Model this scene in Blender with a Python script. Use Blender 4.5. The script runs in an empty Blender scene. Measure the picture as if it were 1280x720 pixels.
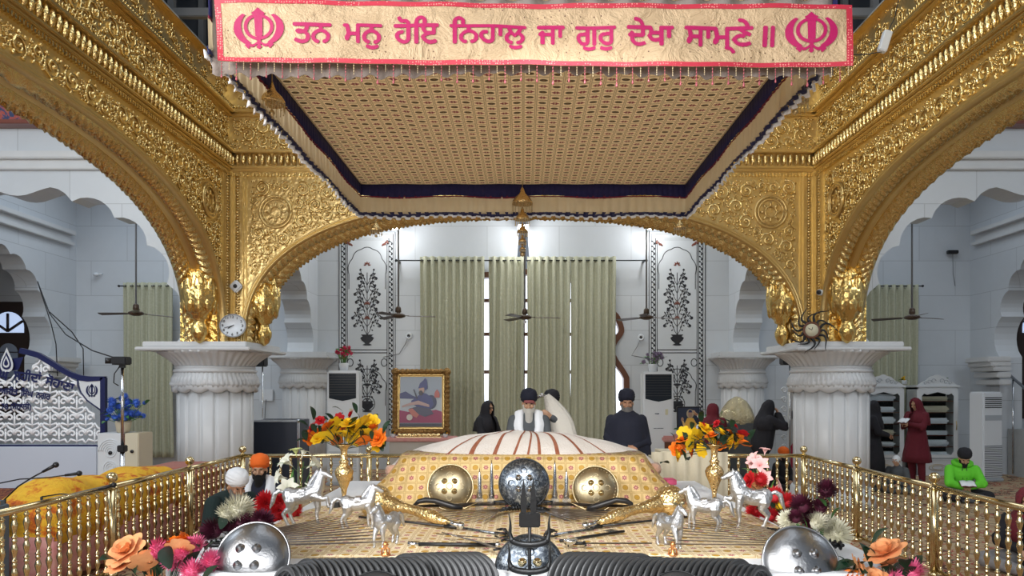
import bpy, bmesh, math, random
import numpy as np
from mathutils import Vector, Matrix, Euler
random.seed(7)
PI = math.pi
SC = bpy.context.scene
C = SC.collection
F = 900.0; CX, CY, CZ = 654.0, 486.0, 1.9
def P(px, py, d):            # the point of the place seen at that spot of the photo, at distance d
    return Vector(((px-CX)/F*d, d, CZ+(CY-py)/F*d))

# ------------------------------------------------------------------ materials
class X:
    def __init__(s, nt, k): s.nt, s.k = nt, k
    def _b(s, op, o=None, c=None):
        n = s.nt.nodes.new('ShaderNodeMath'); n.operation = op
        for i, v in enumerate((s, o, c)):
            if v is None: continue
            if isinstance(v, X): s.nt.links.new(v.k, n.inputs[i])
            else: n.inputs[i].default_value = v
        return X(s.nt, n.outputs[0])
    def __add__(s, o): return s._b('ADD', o)
    def __sub__(s, o): return s._b('SUBTRACT', o)
    def __mul__(s, o): return s._b('MULTIPLY', o)
    def __truediv__(s, o): return s._b('DIVIDE', o)
    def lt(s, o): return s._b('LESS_THAN', o)
    def gt(s, o): return s._b('GREATER_THAN', o)
    def f(s, op, o=None): return s._b(op, o)
class NT:
    def __init__(s, name):
        s.m = bpy.data.materials.new(name); s.m.use_nodes = True
        s.nt = s.m.node_tree; s.b = s.nt.nodes['Principled BSDF']
    def coords(s, kind='Object'):
        t = s.nt.nodes.new('ShaderNodeTexCoord'); sp = s.nt.nodes.new('ShaderNodeSeparateXYZ')
        s.nt.links.new(t.outputs[kind], sp.inputs[0]); s.tc = t.outputs[kind]
        return [X(s.nt, sp.outputs[i]) for i in range(3)]
    def noise(s, scale, detail=3, rough=.5, vec=None, dist=0):
        n = s.nt.nodes.new('ShaderNodeTexNoise'); n.inputs['Scale'].default_value = scale
        n.inputs['Detail'].default_value = detail; n.inputs['Roughness'].default_value = rough
        n.inputs['Distortion'].default_value = dist
        if vec is None: s.coords()
        s.nt.links.new(vec or s.tc, n.inputs['Vector']); return X(s.nt, n.outputs['Fac'])
    def voro(s, scale, feat='F1', out='Distance', rnd=1):
        n = s.nt.nodes.new('ShaderNodeTexVoronoi'); n.inputs['Scale'].default_value = scale
        n.feature = feat; n.inputs['Randomness'].default_value = rnd
        s.coords(); s.nt.links.new(s.tc, n.inputs['Vector']); return X(s.nt, n.outputs[out])
    def mix(s, fac, a, b):
        n = s.nt.nodes.new('ShaderNodeMix'); n.data_type = 'RGBA'
        if isinstance(fac, X): s.nt.links.new(fac.k, n.inputs[0])
        else: n.inputs[0].default_value = fac
        for i, v in ((6, a), (7, b)):
            if isinstance(v, tuple): n.inputs[i].default_value = (*v, 1)
            else: s.nt.links.new(v, n.inputs[i])
        return n.outputs[2]
    def ramp(s, fac, stops):
        n = s.nt.nodes.new('ShaderNodeValToRGB'); e = n.color_ramp.elements
        while len(e) < len(stops): e.new(.5)
        for el, (p, c) in zip(e, stops): el.position = p; el.color = (*c, 1)
        s.nt.links.new(fac.k, n.inputs[0]); return n.outputs[0]
    def col(s, c):
        if isinstance(c, tuple): s.b.inputs['Base Color'].default_value = (*c, 1)
        else: s.nt.links.new(c, s.b.inputs['Base Color'])
    def bump(s, h, strength=.5, dist=.01):
        n = s.nt.nodes.new('ShaderNodeBump'); n.inputs['Strength'].default_value = strength
        n.inputs['Distance'].default_value = dist
        s.nt.links.new(h.k, n.inputs['Height']); s.nt.links.new(n.outputs[0], s.b.inputs['Normal'])
    def set(s, rough=None, metal=None, **k):
        if rough is not None: s.b.inputs['Roughness'].default_value = rough
        if metal is not None: s.b.inputs['Metallic'].default_value = metal
        for a, v in k.items(): s.b.inputs[a.replace('_', ' ')].default_value = v
        return s.m
def mat(name, col, rough=.5, metal=0, bump=None, var=None, sheen=0):
    t = NT(name)
    if var:
        col2, sc = var; t.col(t.mix(t.noise(sc, 4), col, col2))
    else: t.col(col)
    if bump: t.bump(t.noise(bump[0], 4, .6), bump[1], bump[2] if len(bump) > 2 else .01)
    if sheen: t.set(Sheen_Weight=sheen)
    return t.set(rough, metal)
def emis(name, col, st):
    t = NT(name); t.col(col); t.set(.5)
    t.b.inputs['Emission Color'].default_value = (*col, 1); t.b.inputs['Emission Strength'].default_value = st
    return t.m
M = {}
def gold(name, col, col2, rough, bs, bstr, metal=.9, dist=.012):
    t = NT(name); n = t.noise(bs, 5, .62); v = t.voro(bs*1.3, 'SMOOTH_F1')
    t.col(t.mix(t.noise(3, 3), col, col2)); t.bump(n*.6+v, bstr, dist)
    return t.set(rough, metal)
M['gold'] = gold('gilded_sheet', (.80, .62, .30), (.66, .48, .20), .34, 16, .6)
M['gold_relief'] = gold('gilded_relief', (.90, .71, .34), (.74, .54, .21), .24, 34, .5, .96)
M['gold_plain'] = gold('gilded_moulding', (.82, .63, .28), (.66, .47, .19), .33, 45, .25)
M['gold_foil'] = gold('crinkled_gilding', (.90, .62, .20), (.82, .52, .14), .2, 11, 1.0, .95, .03)
M['gold_bud'] = gold('burnished_bud_gilding', (.86, .62, .24), (.74, .50, .16), .22, 14, .5, .95, .02)
M['brass'] = mat('polished_brass', (.78, .65, .38), .19, 1.0, (30, .06))
M['brass2'] = mat('aged_brass', (.62, .50, .28), .3, 1.0, (60, .3))
M['brass_orn'] = gold('embossed_brass', (.86, .68, .36), (.70, .48, .20), .25, 40, .8, .95)
M['steel'] = mat('bright_steel', (.62, .64, .67), .16, 1.0, (25, .08))
M['steel_sh'] = mat('brushed_steel', (.44, .45, .47), .30, 1.0, (60, .2), ((.30, .31, .33), 6))
M['brass_sh'] = mat('dull_brass', (.60, .50, .30), .36, 1.0, (120, .35, .004), ((.36, .31, .22), 16))
M['steel_dark'] = NT('etched_dark_steel')
t = M['steel_dark']; t.col(t.mix(t.noise(45, 5, .7).gt(.52), (.10, .12, .15), (.30, .34, .38))); t.bump(t.noise(45, 5, .7), .4, .004); M['steel_dark'] = t.set(.3, .9)
M['blade'] = mat('blade_steel', (.34, .31, .29), .32, .9, (40, .15), ((.07, .05, .045), 7))
M['ring'] = mat('dark_grey_ring_steel', (.058, .06, .066), .42, .6, None, ((.10, .105, .11), 14))
M['iron'] = mat('black_iron', (.035, .037, .04), .38, .8, (40, .2))
M['silver'] = mat('cast_silver', (.76, .78, .81), .34, .95, (55, .9, .008), ((.40, .42, .45), 30))
M['black'] = mat('black_plastic', (.012, .012, .014), .4)
M['blackcloth'] = mat('black_cloth', (.008, .008, .012), .85, 0, (90, .3), ((.018, .018, .024), 8))
M['navycloth'] = mat('navy_cloth', (.006, .008, .02), .85, 0, (90, .3), ((.012, .014, .03), 8))
M['greycloth'] = mat('charcoal_cloth', (.06, .068, .075), .85, 0, (60, .3), ((.10, .11, .12), 12))
M['whitecloth'] = mat('white_cotton', (.84, .87, .91), .85, 0, (14, .35, .02))
M['creamknit'] = mat('cream_knit', (.66, .60, .45), .9, 0, (70, .8, .01))
M['orange'] = mat('orange_cotton', (.90, .16, .015), .8, 0, (40, .4))
M['maroon'] = mat('maroon_cloth', (.10, .006, .014), .85, 0, (50, .4), ((.15, .010, .022), 30))
M['redcloth'] = mat('red_scarf_cloth', (.22, .015, .03), .85, 0, (60, .4), ((.05, .01, .015), 30))
M['green'] = mat('lime_green_fleece', (.13, .62, .03), .8, 0, (18, .5, .02))
M['pinkcloth'] = mat('pink_flowered_cloth', (.52, .15, .17), .85, 0, (20, .5, .02), ((.62, .40, .33), 14))
M['navyband'] = mat('navy_velvet', (.010, .010, .085), .8, 0, (30, .4))
M['skin'] = mat('skin', (.42, .22, .13), .5, 0, (60, .1))
M['skin2'] = mat('light_skin', (.50, .29, .18), .5, 0, (60, .1))
M['eye'] = mat('dark_eye', (.01, .006, .005), .2)
M['beard_b'] = mat('black_beard', (.008, .007, .007), .9, 0, (120, 1, .02))
M['beard_g'] = mat('grey_beard', (.20, .19, .18), .9, 0, (120, 1, .02))
M['beard_w'] = mat('white_beard', (.70, .68, .62), .9, 0, (120, 1, .02))
M['fan'] = mat('bronze_brown_enamel', (.06, .035, .02), .35)
M['wood'] = mat('brown_wood', (.16, .055, .022), .4, 0, (20, .3), ((.09, .028, .012), 10))
M['plastic'] = mat('white_plastic', (.68, .72, .76), .35)
M['plastic2'] = mat('cool_grey_plastic', (.40, .44, .48), .45)
M['paint'] = mat('white_painted_wood', (.66, .69, .71), .4)
M['navy'] = mat('navy_paint', (.008, .012, .075), .4)
M['leaf'] = mat('green_leaf', (.03, .13, .03), .5, 0, (30, .3), ((.07, .22, .05), 9))
M['leafdark'] = mat('dark_green_leaf', (.008, .035, .016), .45)
M['stem'] = mat('green_stem', (.10, .25, .05), .5)
def petal(name, a, b): return mat(name, a, .65, 0, (50, .3), (b, 12))
M['f_yellow'] = petal('yellow_petal', (.90, .62, .01), (.80, .48, .01))
M['f_orange'] = petal('orange_petal', (.90, .26, .01), (.80, .14, .01))
M['f_peach'] = petal('peach_petal', (.90, .47, .22), (.85, .33, .12))
M['f_pink'] = petal('hot_pink_petal', (.85, .10, .30), (.90, .25, .42))
M['f_maroon'] = petal('maroon_petal', (.10, .006, .03), (.05, .004, .02))
M['f_white'] = petal('cream_petal', (.82, .80, .68), (.74, .72, .55))
M['f_red'] = petal('red_petal', (.62, .01, .015), (.42, .006, .015))
M['f_lily'] = petal('white_lily_petal', (.86, .87, .80), (.80, .82, .66))
M['f_pinklily'] = petal('pink_lily_petal', (.88, .40, .42), (.90, .66, .62))
M['f_blue'] = petal('blue_petal', (.03, .08, .45), (.05, .16, .6))
M['f_mauve'] = petal('mauve_petal', (.20, .15, .25), (.3, .24, .34))
# marble with block joints
def marble(name, a, b, joint, bw=1.7, bh=.82, rough=.32):
    t = NT(name); x, y, z = t.coords()
    cb = t.nt.nodes.new('ShaderNodeCombineXYZ')
    t.nt.links.new((x+y).k, cb.inputs[0]); t.nt.links.new(z.k, cb.inputs[1])
    br = t.nt.nodes.new('ShaderNodeTexBrick'); t.nt.links.new(cb.outputs[0], br.inputs['Vector'])
    br.inputs['Scale'].default_value = 1; br.inputs['Mortar Size'].default_value = .007
    br.inputs['Mortar Smooth'].default_value = .3
    br.inputs['Brick Width'].default_value = bw; br.inputs['Row Height'].default_value = bh
    br.inputs['Color1'].default_value = (*a, 1); br.inputs['Color2'].default_value = (*b, 1)
    br.inputs['Mortar'].default_value = (*joint, 1)
    n = t.noise(1.6, 6, .6, dist=1.2)
    t.col(t.mix(n*.35, br.outputs['Color'], (.42, .45, .48)))
    return t.set(rough)
M['marble'] = marble('white_marble_blocks', (.63, .67, .71), (.58, .62, .66), (.40, .43, .46))
M['marble_col'] = mat('veined_white_marble', (.66, .68, .69), .35, 0, (18, .12), ((.56, .57, .58), 3))
M['marble_warm'] = mat('beige_marble', (.48, .45, .40), .45, 0, (14, .3), ((.38, .35, .31), 4))
M['stone'] = mat('grey_stone_ledge', (.42, .44, .44), .6, 0, (12, .3), ((.30, .31, .32), 5))
M['inlay'] = mat('black_inlay', (.02, .022, .03), .3)
M['inlay_red'] = mat('rust_inlay', (.20, .06, .04), .35)
# carpet
t = NT('patterned_carpet'); n1 = t.noise(1.2, 3, .5, dist=1.6); n2 = t.noise(1.7, 2, .5, dist=2.4); n3 = t.noise(90, 2)
c1 = t.mix((n1-.5).f('ABSOLUTE').lt(.018), (.50, .37, .22), (.07, .03, .02))
c2 = t.mix((n2-.55).f('ABSOLUTE').lt(.020), c1, (.40, .06, .035))
c3 = t.mix(n2.gt(.66), c2, (.30, .07, .04)); c4 = t.mix(n3*.35, c3, (.16, .12, .08))
t.col(c4); t.bump(n3, .5, .004); M['carpet'] = t.set(.95)
t = NT('red_stage_carpet'); n1 = t.noise(7, 3, .6, dist=2)
t.col(t.ramp(n1, [(.4, (.10, .006, .012)), (.5, (.16, .01, .015)), (.55, (.55, .22, .04)), (.6, (.04, .01, .02))])); M['stagecarpet'] = t.set(.95)
# brocades
def brocade(name, cell, base, line, kind, ky=1):
    t = NT(name); x, y, z = t.coords()
    u = x*(1/cell); v = (y*ky+z)*(1/cell)
    cu = u.f('FRACT')-.5; cv = v.f('FRACT')-.5
    par = (u.f('FLOOR')+v.f('FLOOR'))*.5; par = par.f('FRACT').gt(.25)
    r = (cu*cu+cv*cv).f('SQRT'); th = cv.f('ARCTAN2', cu)
    m = cu.f('ABSOLUTE').f('MAXIMUM', cv.f('ABSOLUTE'))
    weave = t.noise(160, 2)
    c = t.mix(weave*.45, base, (base[0]*.72, base[1]*.66, base[2]*.5))
    c = t.mix((m-.455).f('ABSOLUTE').lt(.018), c, line)
    c = t.mix((m-.40).f('ABSOLUTE').lt(.010), c, line)
    if kind == 'flower':
        pet = r.lt((th*8).f('COSINE')*.06+.21)
        ca = t.mix(pet, c, (.50, .15, .16)); ca = t.mix((r-.17).f('ABSOLUTE').lt((th*8).f('COSINE')*.045-.0), ca, (.09, .01, .035)); ca = t.mix(r.lt(.05), ca, (.75, .6, .35))
        cb = t.mix(r.lt(.24), c, (.52, .30, .045)); cb = t.mix((r-.25).f('ABSOLUTE').lt(.02), cb, (.36, .20, .03))
        c = t.mix(par, ca, cb)
    else:
        e = (cu*cu+cv*cv*2.2).f('SQRT')
        pet = e.lt((th*6).f('COSINE')*.05+.30)
        ca = t.mix(pet, c, (.27, .055, .05)); ca = t.mix(r.lt(.07), ca, (.6, .42, .22))
        cb = t.mix(e.lt(.31), c, (.10, .055, .02)); cb = t.mix(e.lt(.09), cb, (.2, .11, .04))
        c = t.mix(par, ca, cb)
    t.col(c); t.bump(weave, .25, .003); return t.set(.55, .15)
M['brocade'] = brocade('gold_flower_brocade', .097, (.74, .56, .28), (.40, .25, .07), 'flower', .3)
M['brocade_table'] = brocade('cream_flower_brocade', .097, (.88, .76, .54), (.50, .32, .12), 'flower')
M['canopybrocade'] = brocade('canopy_brocade', .098, (.92, .68, .38), (.26, .14, .05), 'oval')
t = NT('cream_sequin_fabric'); v = t.voro(26, rnd=.35)
t.col(t.mix(v.lt(.11), t.mix(t.noise(5, 3), (.60, .45, .28), (.48, .34, .20)), (.14, .07, .04)))
t.bump(t.noise(7, 5, .65, dist=.6), 1.0, .04); M['banner'] = t.set(.5, .1)
t = NT('red_trim_ribbon'); v = t.voro(70, rnd=.4)
t.col(t.mix(v.lt(.28), (.52, .03, .06), (.80, .30, .26))); M['bannertrim'] = t.set(.5, .1)
M['magenta'] = mat('magenta_applique', (.42, .001, .10), .6, 0, (40, .2))
M['creamsatin'] = mat('cream_satin', (.88, .74, .48), .5, 0, (20, .2), ((.92, .82, .60), 6))
M['greylace'] = mat('grey_net_lining', (.30, .26, .24), .7, 0, (40, .5))
M['blanket'] = mat('white_pile_blanket', (.90, .87, .83), .95, 0, (45, .8, .02), ((.70, .62, .55), 6), .4)
M['blanketpeach'] = mat('peach_pile_blanket', (.55, .28, .18), .95, 0, (45, .8, .02), ((.66, .40, .28), 8), .4)
M['stripe'] = mat('rust_pile_stripe', (.27, .05, .025), .95, 0, (60, .8, .02), ((.5, .22, .12), 10))
M['curtain'] = mat('olive_striped_curtain', (.35, .36, .25), .8, 0, (60, .4), ((.52, .52, .40), 22))
M['yellowcloth'] = NT('orange_yellow_velvet'); t = M['yellowcloth']
t.col(t.ramp(t.noise(5, 5, .7), [(.36, (.85, .44, .02)), (.5, (.88, .52, .03)), (.58, (.72, .20, .01)), (.66, (.42, .06, .01))])); t.bump(t.noise(26, 5, .7), .9, .03); M['yellowcloth'] = t.set(.8)
M['glow'] = emis('bright_window_pane', (.80, .88, 1.0), 2.0)
M['glow2'] = emis('pale_window_pane', (.55, .68, .95), .75)
M['darkwood'] = mat('dark_brown_wood', (.03, .016, .012), .4)
M['lamp'] = emis('led_lamp_face', (1, 1, 1), 60)
M['bead'] = mat('rose_bead', (.45, .12, .14), .3, .2)
M['goldsequin'] = mat('gold_sequin', (.80, .70, .46), .16, 1, (38, 1, .06))
M['darkceil'] = mat('dark_upper_glass', (.020, .026, .036), .3)
M['beam'] = mat('grey_steel_beam', (.20, .21, .22), .5, .3)
t = NT('painted_frieze'); n1 = t.noise(5, 3, .6, dist=1.8)
t.col(t.ramp(n1, [(.38, (.03, .045, .12)), (.48, (.04, .06, .15)), (.52, (.45, .10, .07)), (.6, (.30, .05, .04)), (.66, (.45, .32, .15))])); M['frieze'] = t.set(.6)
t = NT('clear_acrylic'); t.col((.9, .93, .95)); t.set(Transmission_Weight=.85, IOR=1.3); M['acrylic'] = t.set(.1)
t = NT('cabinet_glass'); t.col((.85, .9, .92)); t.set(Transmission_Weight=1, IOR=1.1); M['glass'] = t.set(.03)

def translucent(m, fac):      # thin cloth lets some of the daylight above it through
    nt = m.node_tree; b = nt.nodes['Principled BSDF']; out = nt.nodes['Material Output']
    tr = nt.nodes.new('ShaderNodeBsdfTranslucent'); mx = nt.nodes.new('ShaderNodeMixShader'); mx.inputs[0].default_value = fac
    src = b.inputs['Base Color']
    if src.is_linked: nt.links.new(src.links[0].from_socket, tr.inputs[0])
    else: tr.inputs[0].default_value = src.default_value
    nt.links.new(b.outputs[0], mx.inputs[1]); nt.links.new(tr.outputs[0], mx.inputs[2]); nt.links.new(mx.outputs[0], out.inputs['Surface'])
translucent(M['canopybrocade'], .36); translucent(M['creamsatin'], .5)
M['fret'] = mat('white_fretwork_paint', (.88, .90, .92), .5)
# ------------------------------------------------------------------ mesh building
class MB:
    def __init__(s): s.v = []; s.f = []; s.sm = []
    def add(s, vs, fs, smooth=True):
        o = len(s.v); s.v += [tuple(v) for v in vs]; s.f += [tuple(i+o for i in f) for f in fs]; s.sm += [smooth]*len(fs); return s
    def box(s, a, b, bev=0):
        (x0, y0, z0), (x1, y1, z1) = a, b
        if bev:
            e = min(bev, abs(x1-x0)/2.1, abs(y1-y0)/2.1, abs(z1-z0)/2.1)
            bm = bmesh.new(); bmesh.ops.create_cube(bm, size=1)
            bmesh.ops.scale(bm, vec=(x1-x0, y1-y0, z1-z0), verts=bm.verts); bmesh.ops.translate(bm, vec=((x0+x1)/2, (y0+y1)/2, (z0+z1)/2), verts=bm.verts)
            bmesh.ops.bevel(bm, geom=bm.edges[:], offset=e, segments=2, affect='EDGES')
            bm.verts.index_update(); s.add([v.co[:] for v in bm.verts], [[v.index for v in f.verts] for f in bm.faces], False); bm.free(); return s
        vs = [(x, y, z) for z in (z0, z1) for y in (y0, y1) for x in (x0, x1)]
        return s.add(vs, [(0, 2, 3, 1), (4, 5, 7, 6), (0, 1, 5, 4), (2, 6, 7, 3), (0, 4, 6, 2), (1, 3, 7, 5)], False)
    def tube(s, pts, rad, n=8, cap=True, flat=None, mod=None):
        pts = [Vector(p) for p in pts]; m = len(pts)
        if not isinstance(rad, (list, tuple)): rad = [rad]*m
        vs = []; fs = []; up = Vector((0, 0, 1)); prev = None
        for i, p in enumerate(pts):
            d = (pts[min(i+1, m-1)]-pts[max(i-1, 0)])
            d = d.normalized() if d.length > 1e-9 else Vector((0, 0, 1))
            if prev is None:
                a = d.cross(up) if abs(d.z) < .95 else d.cross(Vector((1, 0, 0))); a.normalize()
            else:
                a = prev-d*prev.dot(d); a.normalize()
            prev = a; b = d.cross(a)
            for k in range(n):
                t = 2*PI*k/n; r = rad[i]*(mod(i, t) if mod else 1)
                q = a*math.cos(t)*r+b*math.sin(t)*r
                if flat: q = Vector((q.x*flat[0], q.y*flat[1], q.z*flat[2]))
                vs.append(p+q)
        for i in range(m-1):
            for k in range(n):
                fs.append((i*n+k, i*n+(k+1) % n, (i+1)*n+(k+1) % n, (i+1)*n+k))
        if cap: fs += [tuple(range(n))[::-1], tuple((m-1)*n+k for k in range(n))]
        return s.add(vs, fs)
    def cyl(s, p0, p1, r0, r1=None, n=12): return s.tube([p0, p1], [r0, r0 if r1 is None else r1], n)
    def lathe(s, prof, c=(0, 0, 0), n=24, mod=None, smooth=True, axis='z', cap=True):
        vs = []; fs = []
        for i, (r, z) in enumerate(prof):
            for k in range(n):
                t = 2*PI*k/n; rr = r*(mod(i, t) if mod else 1)
                p = (rr*math.cos(t), rr*math.sin(t), z)
                if axis == 'y': p = (p[0], -p[2], p[1])
                if axis == 'x': p = (p[2], p[0], p[1])
                vs.append((p[0]+c[0], p[1]+c[1], p[2]+c[2]))
        m = len(prof)
        for i in range(m-1):
            for k in range(n): fs.append((i*n+k, i*n+(k+1) % n, (i+1)*n+(k+1) % n, (i+1)*n+k))
        if cap and prof[0][0] > 1e-4: fs.append(tuple(range(n))[::-1])
        if cap and prof[-1][0] > 1e-4: fs.append(tuple((m-1)*n+k for k in range(n)))
        return s.add(vs, fs, smooth)
    def ball(s, c, r, n=12, rot=None):
        r = r if isinstance(r, (tuple, list)) else (r, r, r)
        vs = []; fs = []; h = n//2
        for i in range(h+1):
            a = PI*i/h
            for k in range(n):
                t = 2*PI*k/n; q = Vector((r[0]*math.sin(a)*math.cos(t), r[1]*math.sin(a)*math.sin(t), r[2]*math.cos(a)))
                if rot: q = rot @ q
                vs.append(q+Vector(c))
        for i in range(h):
            for k in range(n): fs.append((i*n+k, (i+1)*n+k, (i+1)*n+(k+1) % n, i*n+(k+1) % n))
        return s.add(vs, fs)
    def prism(s, poly, y0, y1):     # polygon in x,z; extruded along y
        n = len(poly)
        a = sum(poly[i][0]*poly[(i+1) % n][1]-poly[(i+1) % n][0]*poly[i][1] for i in range(n))
        if a < 0: poly = poly[::-1]
        vs = [(x, y0, z) for x, z in poly]+[(x, y1, z) for x, z in poly]
        fs = [tuple(range(n)), tuple(range(n, 2*n))[::-1]]+[(i, n+i, n+(i+1) % n, (i+1) % n) for i in range(n)]
        return s.add(vs, fs, False)
    def sheet(s, fn, nu, nv, thick=0):
        vs = [fn(i/nu, j/nv) for j in range(nv+1) for i in range(nu+1)]
        fs = [(j*(nu+1)+i, j*(nu+1)+i+1, (j+1)*(nu+1)+i+1, (j+1)*(nu+1)+i) for j in range(nv) for i in range(nu)]
        return s.add(vs, fs)
    def xf(s, m):
        s.v = [tuple(m @ Vector(v)) for v in s.v]; return s
    def mesh(s, name, m):
        me = bpy.data.meshes.new(name); me.from_pydata(s.v, [], s.f)
        me.polygons.foreach_set('use_smooth', s.sm)
        for k in (m if isinstance(m, (list, tuple)) else [m]): me.materials.append(k)
        me.update(); return me
    def build(s, name, m, parent=None, label=None):
        o = bpy.data.objects.new(name, s.mesh(name, m)); C.objects.link(o)
        if parent: o.parent = parent
        if label: o['label'] = label
        return o
def solid(o, t):
    md = o.modifiers.new('s', 'SOLIDIFY'); md.thickness = t; md.offset = 0; return o
def tag(o, label, cat, group=None, kind=None):
    o['label'] = label; o['category'] = cat
    if group: o['group'] = group
    if kind: o['kind'] = kind
    return o
def thing(name, label, cat, loc=(0, 0, 0), rz=0, group=None, rot=None):
    o = bpy.data.objects.new(name, None); C.objects.link(o); o.empty_display_size = .1
    o.location = loc; o.rotation_euler = rot or (0, 0, rz)
    return tag(o, label, cat, group)
def structure(o): o['kind'] = 'structure'; return o
def copy_tree(o, parent=None):
    c = o.copy(); C.objects.link(c); c.parent = parent
    for ch in list(o.children): copy_tree(ch, c)
    return c
def place(o, me_name, me, parent, loc, rot=(0, 0, 0), sc=1):
    q = bpy.data.objects.new(me_name, me); C.objects.link(q); q.parent = parent; q.location = loc; q.rotation_euler = rot
    q.scale = (sc, sc, sc) if not isinstance(sc, tuple) else sc; return q
def fuse(mb, voxel, name, m, parent=None, smooth=2, label=None):   # one continuous skin over many blobs
    o = mb.build('tmp', m)
    r = o.modifiers.new('r', 'REMESH'); r.mode = 'VOXEL'; r.voxel_size = voxel; r.use_smooth_shade = True
    if smooth:
        k = o.modifiers.new('k', 'SMOOTH'); k.iterations = smooth; k.factor = .5
    dg = bpy.context.evaluated_depsgraph_get()
    me = bpy.data.meshes.new_from_object(o.evaluated_get(dg)); me.name = name
    bpy.data.objects.remove(o)
    if not me.materials: me.materials.append(m)
    q = bpy.data.objects.new(name, me); C.objects.link(q)
    if parent: q.parent = parent
    if label: q['label'] = label
    return q
def capsule(mb, a, b, ra, rb=None, n=12):
    rb = ra if rb is None else rb; a, b = Vector(a), Vector(b)
    mb.ball(a, ra, n); mb.ball(b, rb, n); mb.tube([a, b], [ra, rb], n)

# ------------------------------------------------------------------ writing
def text_cells(body, rows=90, bold=.03):
    cu = bpy.data.curves.new('tx', 'FONT'); cu.body = body; cu.size = 1; cu.resolution_u = 4
    ob = bpy.data.objects.new('tx', cu); C.objects.link(ob)
    dg = bpy.context.evaluated_depsgraph_get(); dg.update()
    cv = ob.evaluated_get(dg).to_curve(dg)
    polys = []
    for sp in cv.splines:
        if sp.type == 'BEZIER':
            bp = sp.bezier_points; pts = []; n = len(bp)
            for i in range(n):
                a, b = bp[i], bp[(i+1) % n]
                for k in range(5):
                    t = k/5; q = a.co*(1-t)**3+a.handle_right*3*t*(1-t)**2+b.handle_left*3*t*t*(1-t)+b.co*t**3
                    pts.append((q.x, q.y))
        else: pts = [(p.co.x, p.co.y) for p in sp.points]
        polys.append(pts)
    ob.to_curve_clear(); bpy.data.objects.remove(ob)
    al = [p for q in polys for p in q]
    x0 = min(p[0] for p in al)-.06; x1 = max(p[0] for p in al)+.06; y0 = min(p[1] for p in al)-.06; y1 = max(p[1] for p in al)+.06
    st = 1/rows; W = int((x1-x0)/st)+1; H = int((y1-y0)/st)+1
    g = np.zeros((H, W), bool); xs = x0+(np.arange(W)+.5)*st
    for j in range(H):
        y = y0+(j+.5)*st; w = np.zeros(W, int)
        for pts in polys:
            n = len(pts)
            for i in range(n):
                (ax, ay), (bx, by) = pts[i], pts[(i+1) % n]
                if (ay <= y) != (by <= y):
                    xx = ax+(y-ay)/(by-ay)*(bx-ax); w += np.where(xs > xx, 1 if by > ay else -1, 0)
        g[j] = w != 0
    k = max(1, int(bold*rows)); out = g.copy()
    for dy in range(-k, k+1):
        for dx in range(-k, k+1):
            if dx*dx+dy*dy <= k*k: out |= np.roll(np.roll(g, dy, 0), dx, 1)
    return out, x0, y0, st
def text_mb(body, fx, bold=.035, rows=80):      # fx maps (x, y) of the letters to a point
    g, x0, y0, st = text_cells(body, rows, bold); mb = MB(); H, W = g.shape; done = np.zeros_like(g)
    ink = np.where(g.any(0))[0]; xa = x0+ink[0]*st; xb = x0+(ink[-1]+1)*st
    for j in range(H):
        i = 0
        while i < W:
            if g[j, i] and not done[j, i]:
                i2 = i
                while i2 < W and g[j, i2] and not done[j, i2]: i2 += 1
                j2 = j
                while j2 < H and j2-j < 10 and g[j2, i:i2].all() and not done[j2, i:i2].any():
                    done[j2, i:i2] = True; j2 += 1
                q = [(x0+a*st, y0+b*st) for a, b in ((i, j), (i2, j), (i2, j2), (i, j2))]
                mb.add([fx((x-xa)/(xb-xa), y, x-xa) for x, y in q], [(0, 1, 2, 3)], False); i = i2
            else: i += 1
    return mb, xb-xa
def khanda(f):     # the emblem of two curved swords, a ring and an upright sword; unit box -1..1, f maps (x, z) to a point
    mb = MB()
    def poly(pts): mb.add([f(x, z) for x, z in pts], [tuple(range(len(pts)))], False)
    def strip(a, b):
        n = len(a); mb.add([f(*p) for p in a]+[f(*p) for p in b], [(i, i+1, n+i+1, n+i) for i in range(n-1)], False)
    poly([(0, 1), (.16, .82), (.28, .74), (.17, .6), (.15, -.35), (-.15, -.35), (-.17, .6), (-.28, .74), (-.16, .82)])
    poly([(-.1, -.35), (.1, -.35), (.07, -.8), (.12, -.9), (0, -1), (-.12, -.9), (-.07, -.8)])
    A = [2*PI*i/40 for i in range(41)]
    strip([(.62*math.cos(a), .08+.62*math.sin(a)) for a in A], [(.47*math.cos(a), .08+.47*math.sin(a)) for a in A])
    for s in (-1, 1):
        B = [-1.05+i*(2.0/18) for i in range(19)]
        o = [(s*(.05+1.0*math.cos(a)), .0+.86*math.sin(a)) for a in B]; i_ = [(s*(.0+.70*math.cos(a)+.05*(i/18)), .05+.80*math.sin(a)) for i, a in enumerate(B)]
        i_[-1] = o[-1]; strip(o, i_)
        poly([(s*.45, -.62), (s*.62, -.78), (s*.50, -.92), (s*.30, -.74)])
        K = [i/10 for i in range(11)]
        strip([(s*(.04+.5*k), -.58-.16*math.sin(PI*k)) for k in K], [(s*(.04+.5*k), -.70-.18*math.sin(PI*k)) for k in K])
        poly([(s*.42, -.80), (s*.55, -.84), (s*.46, -.97), (s*.38, -.90)])
    return mb
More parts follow.
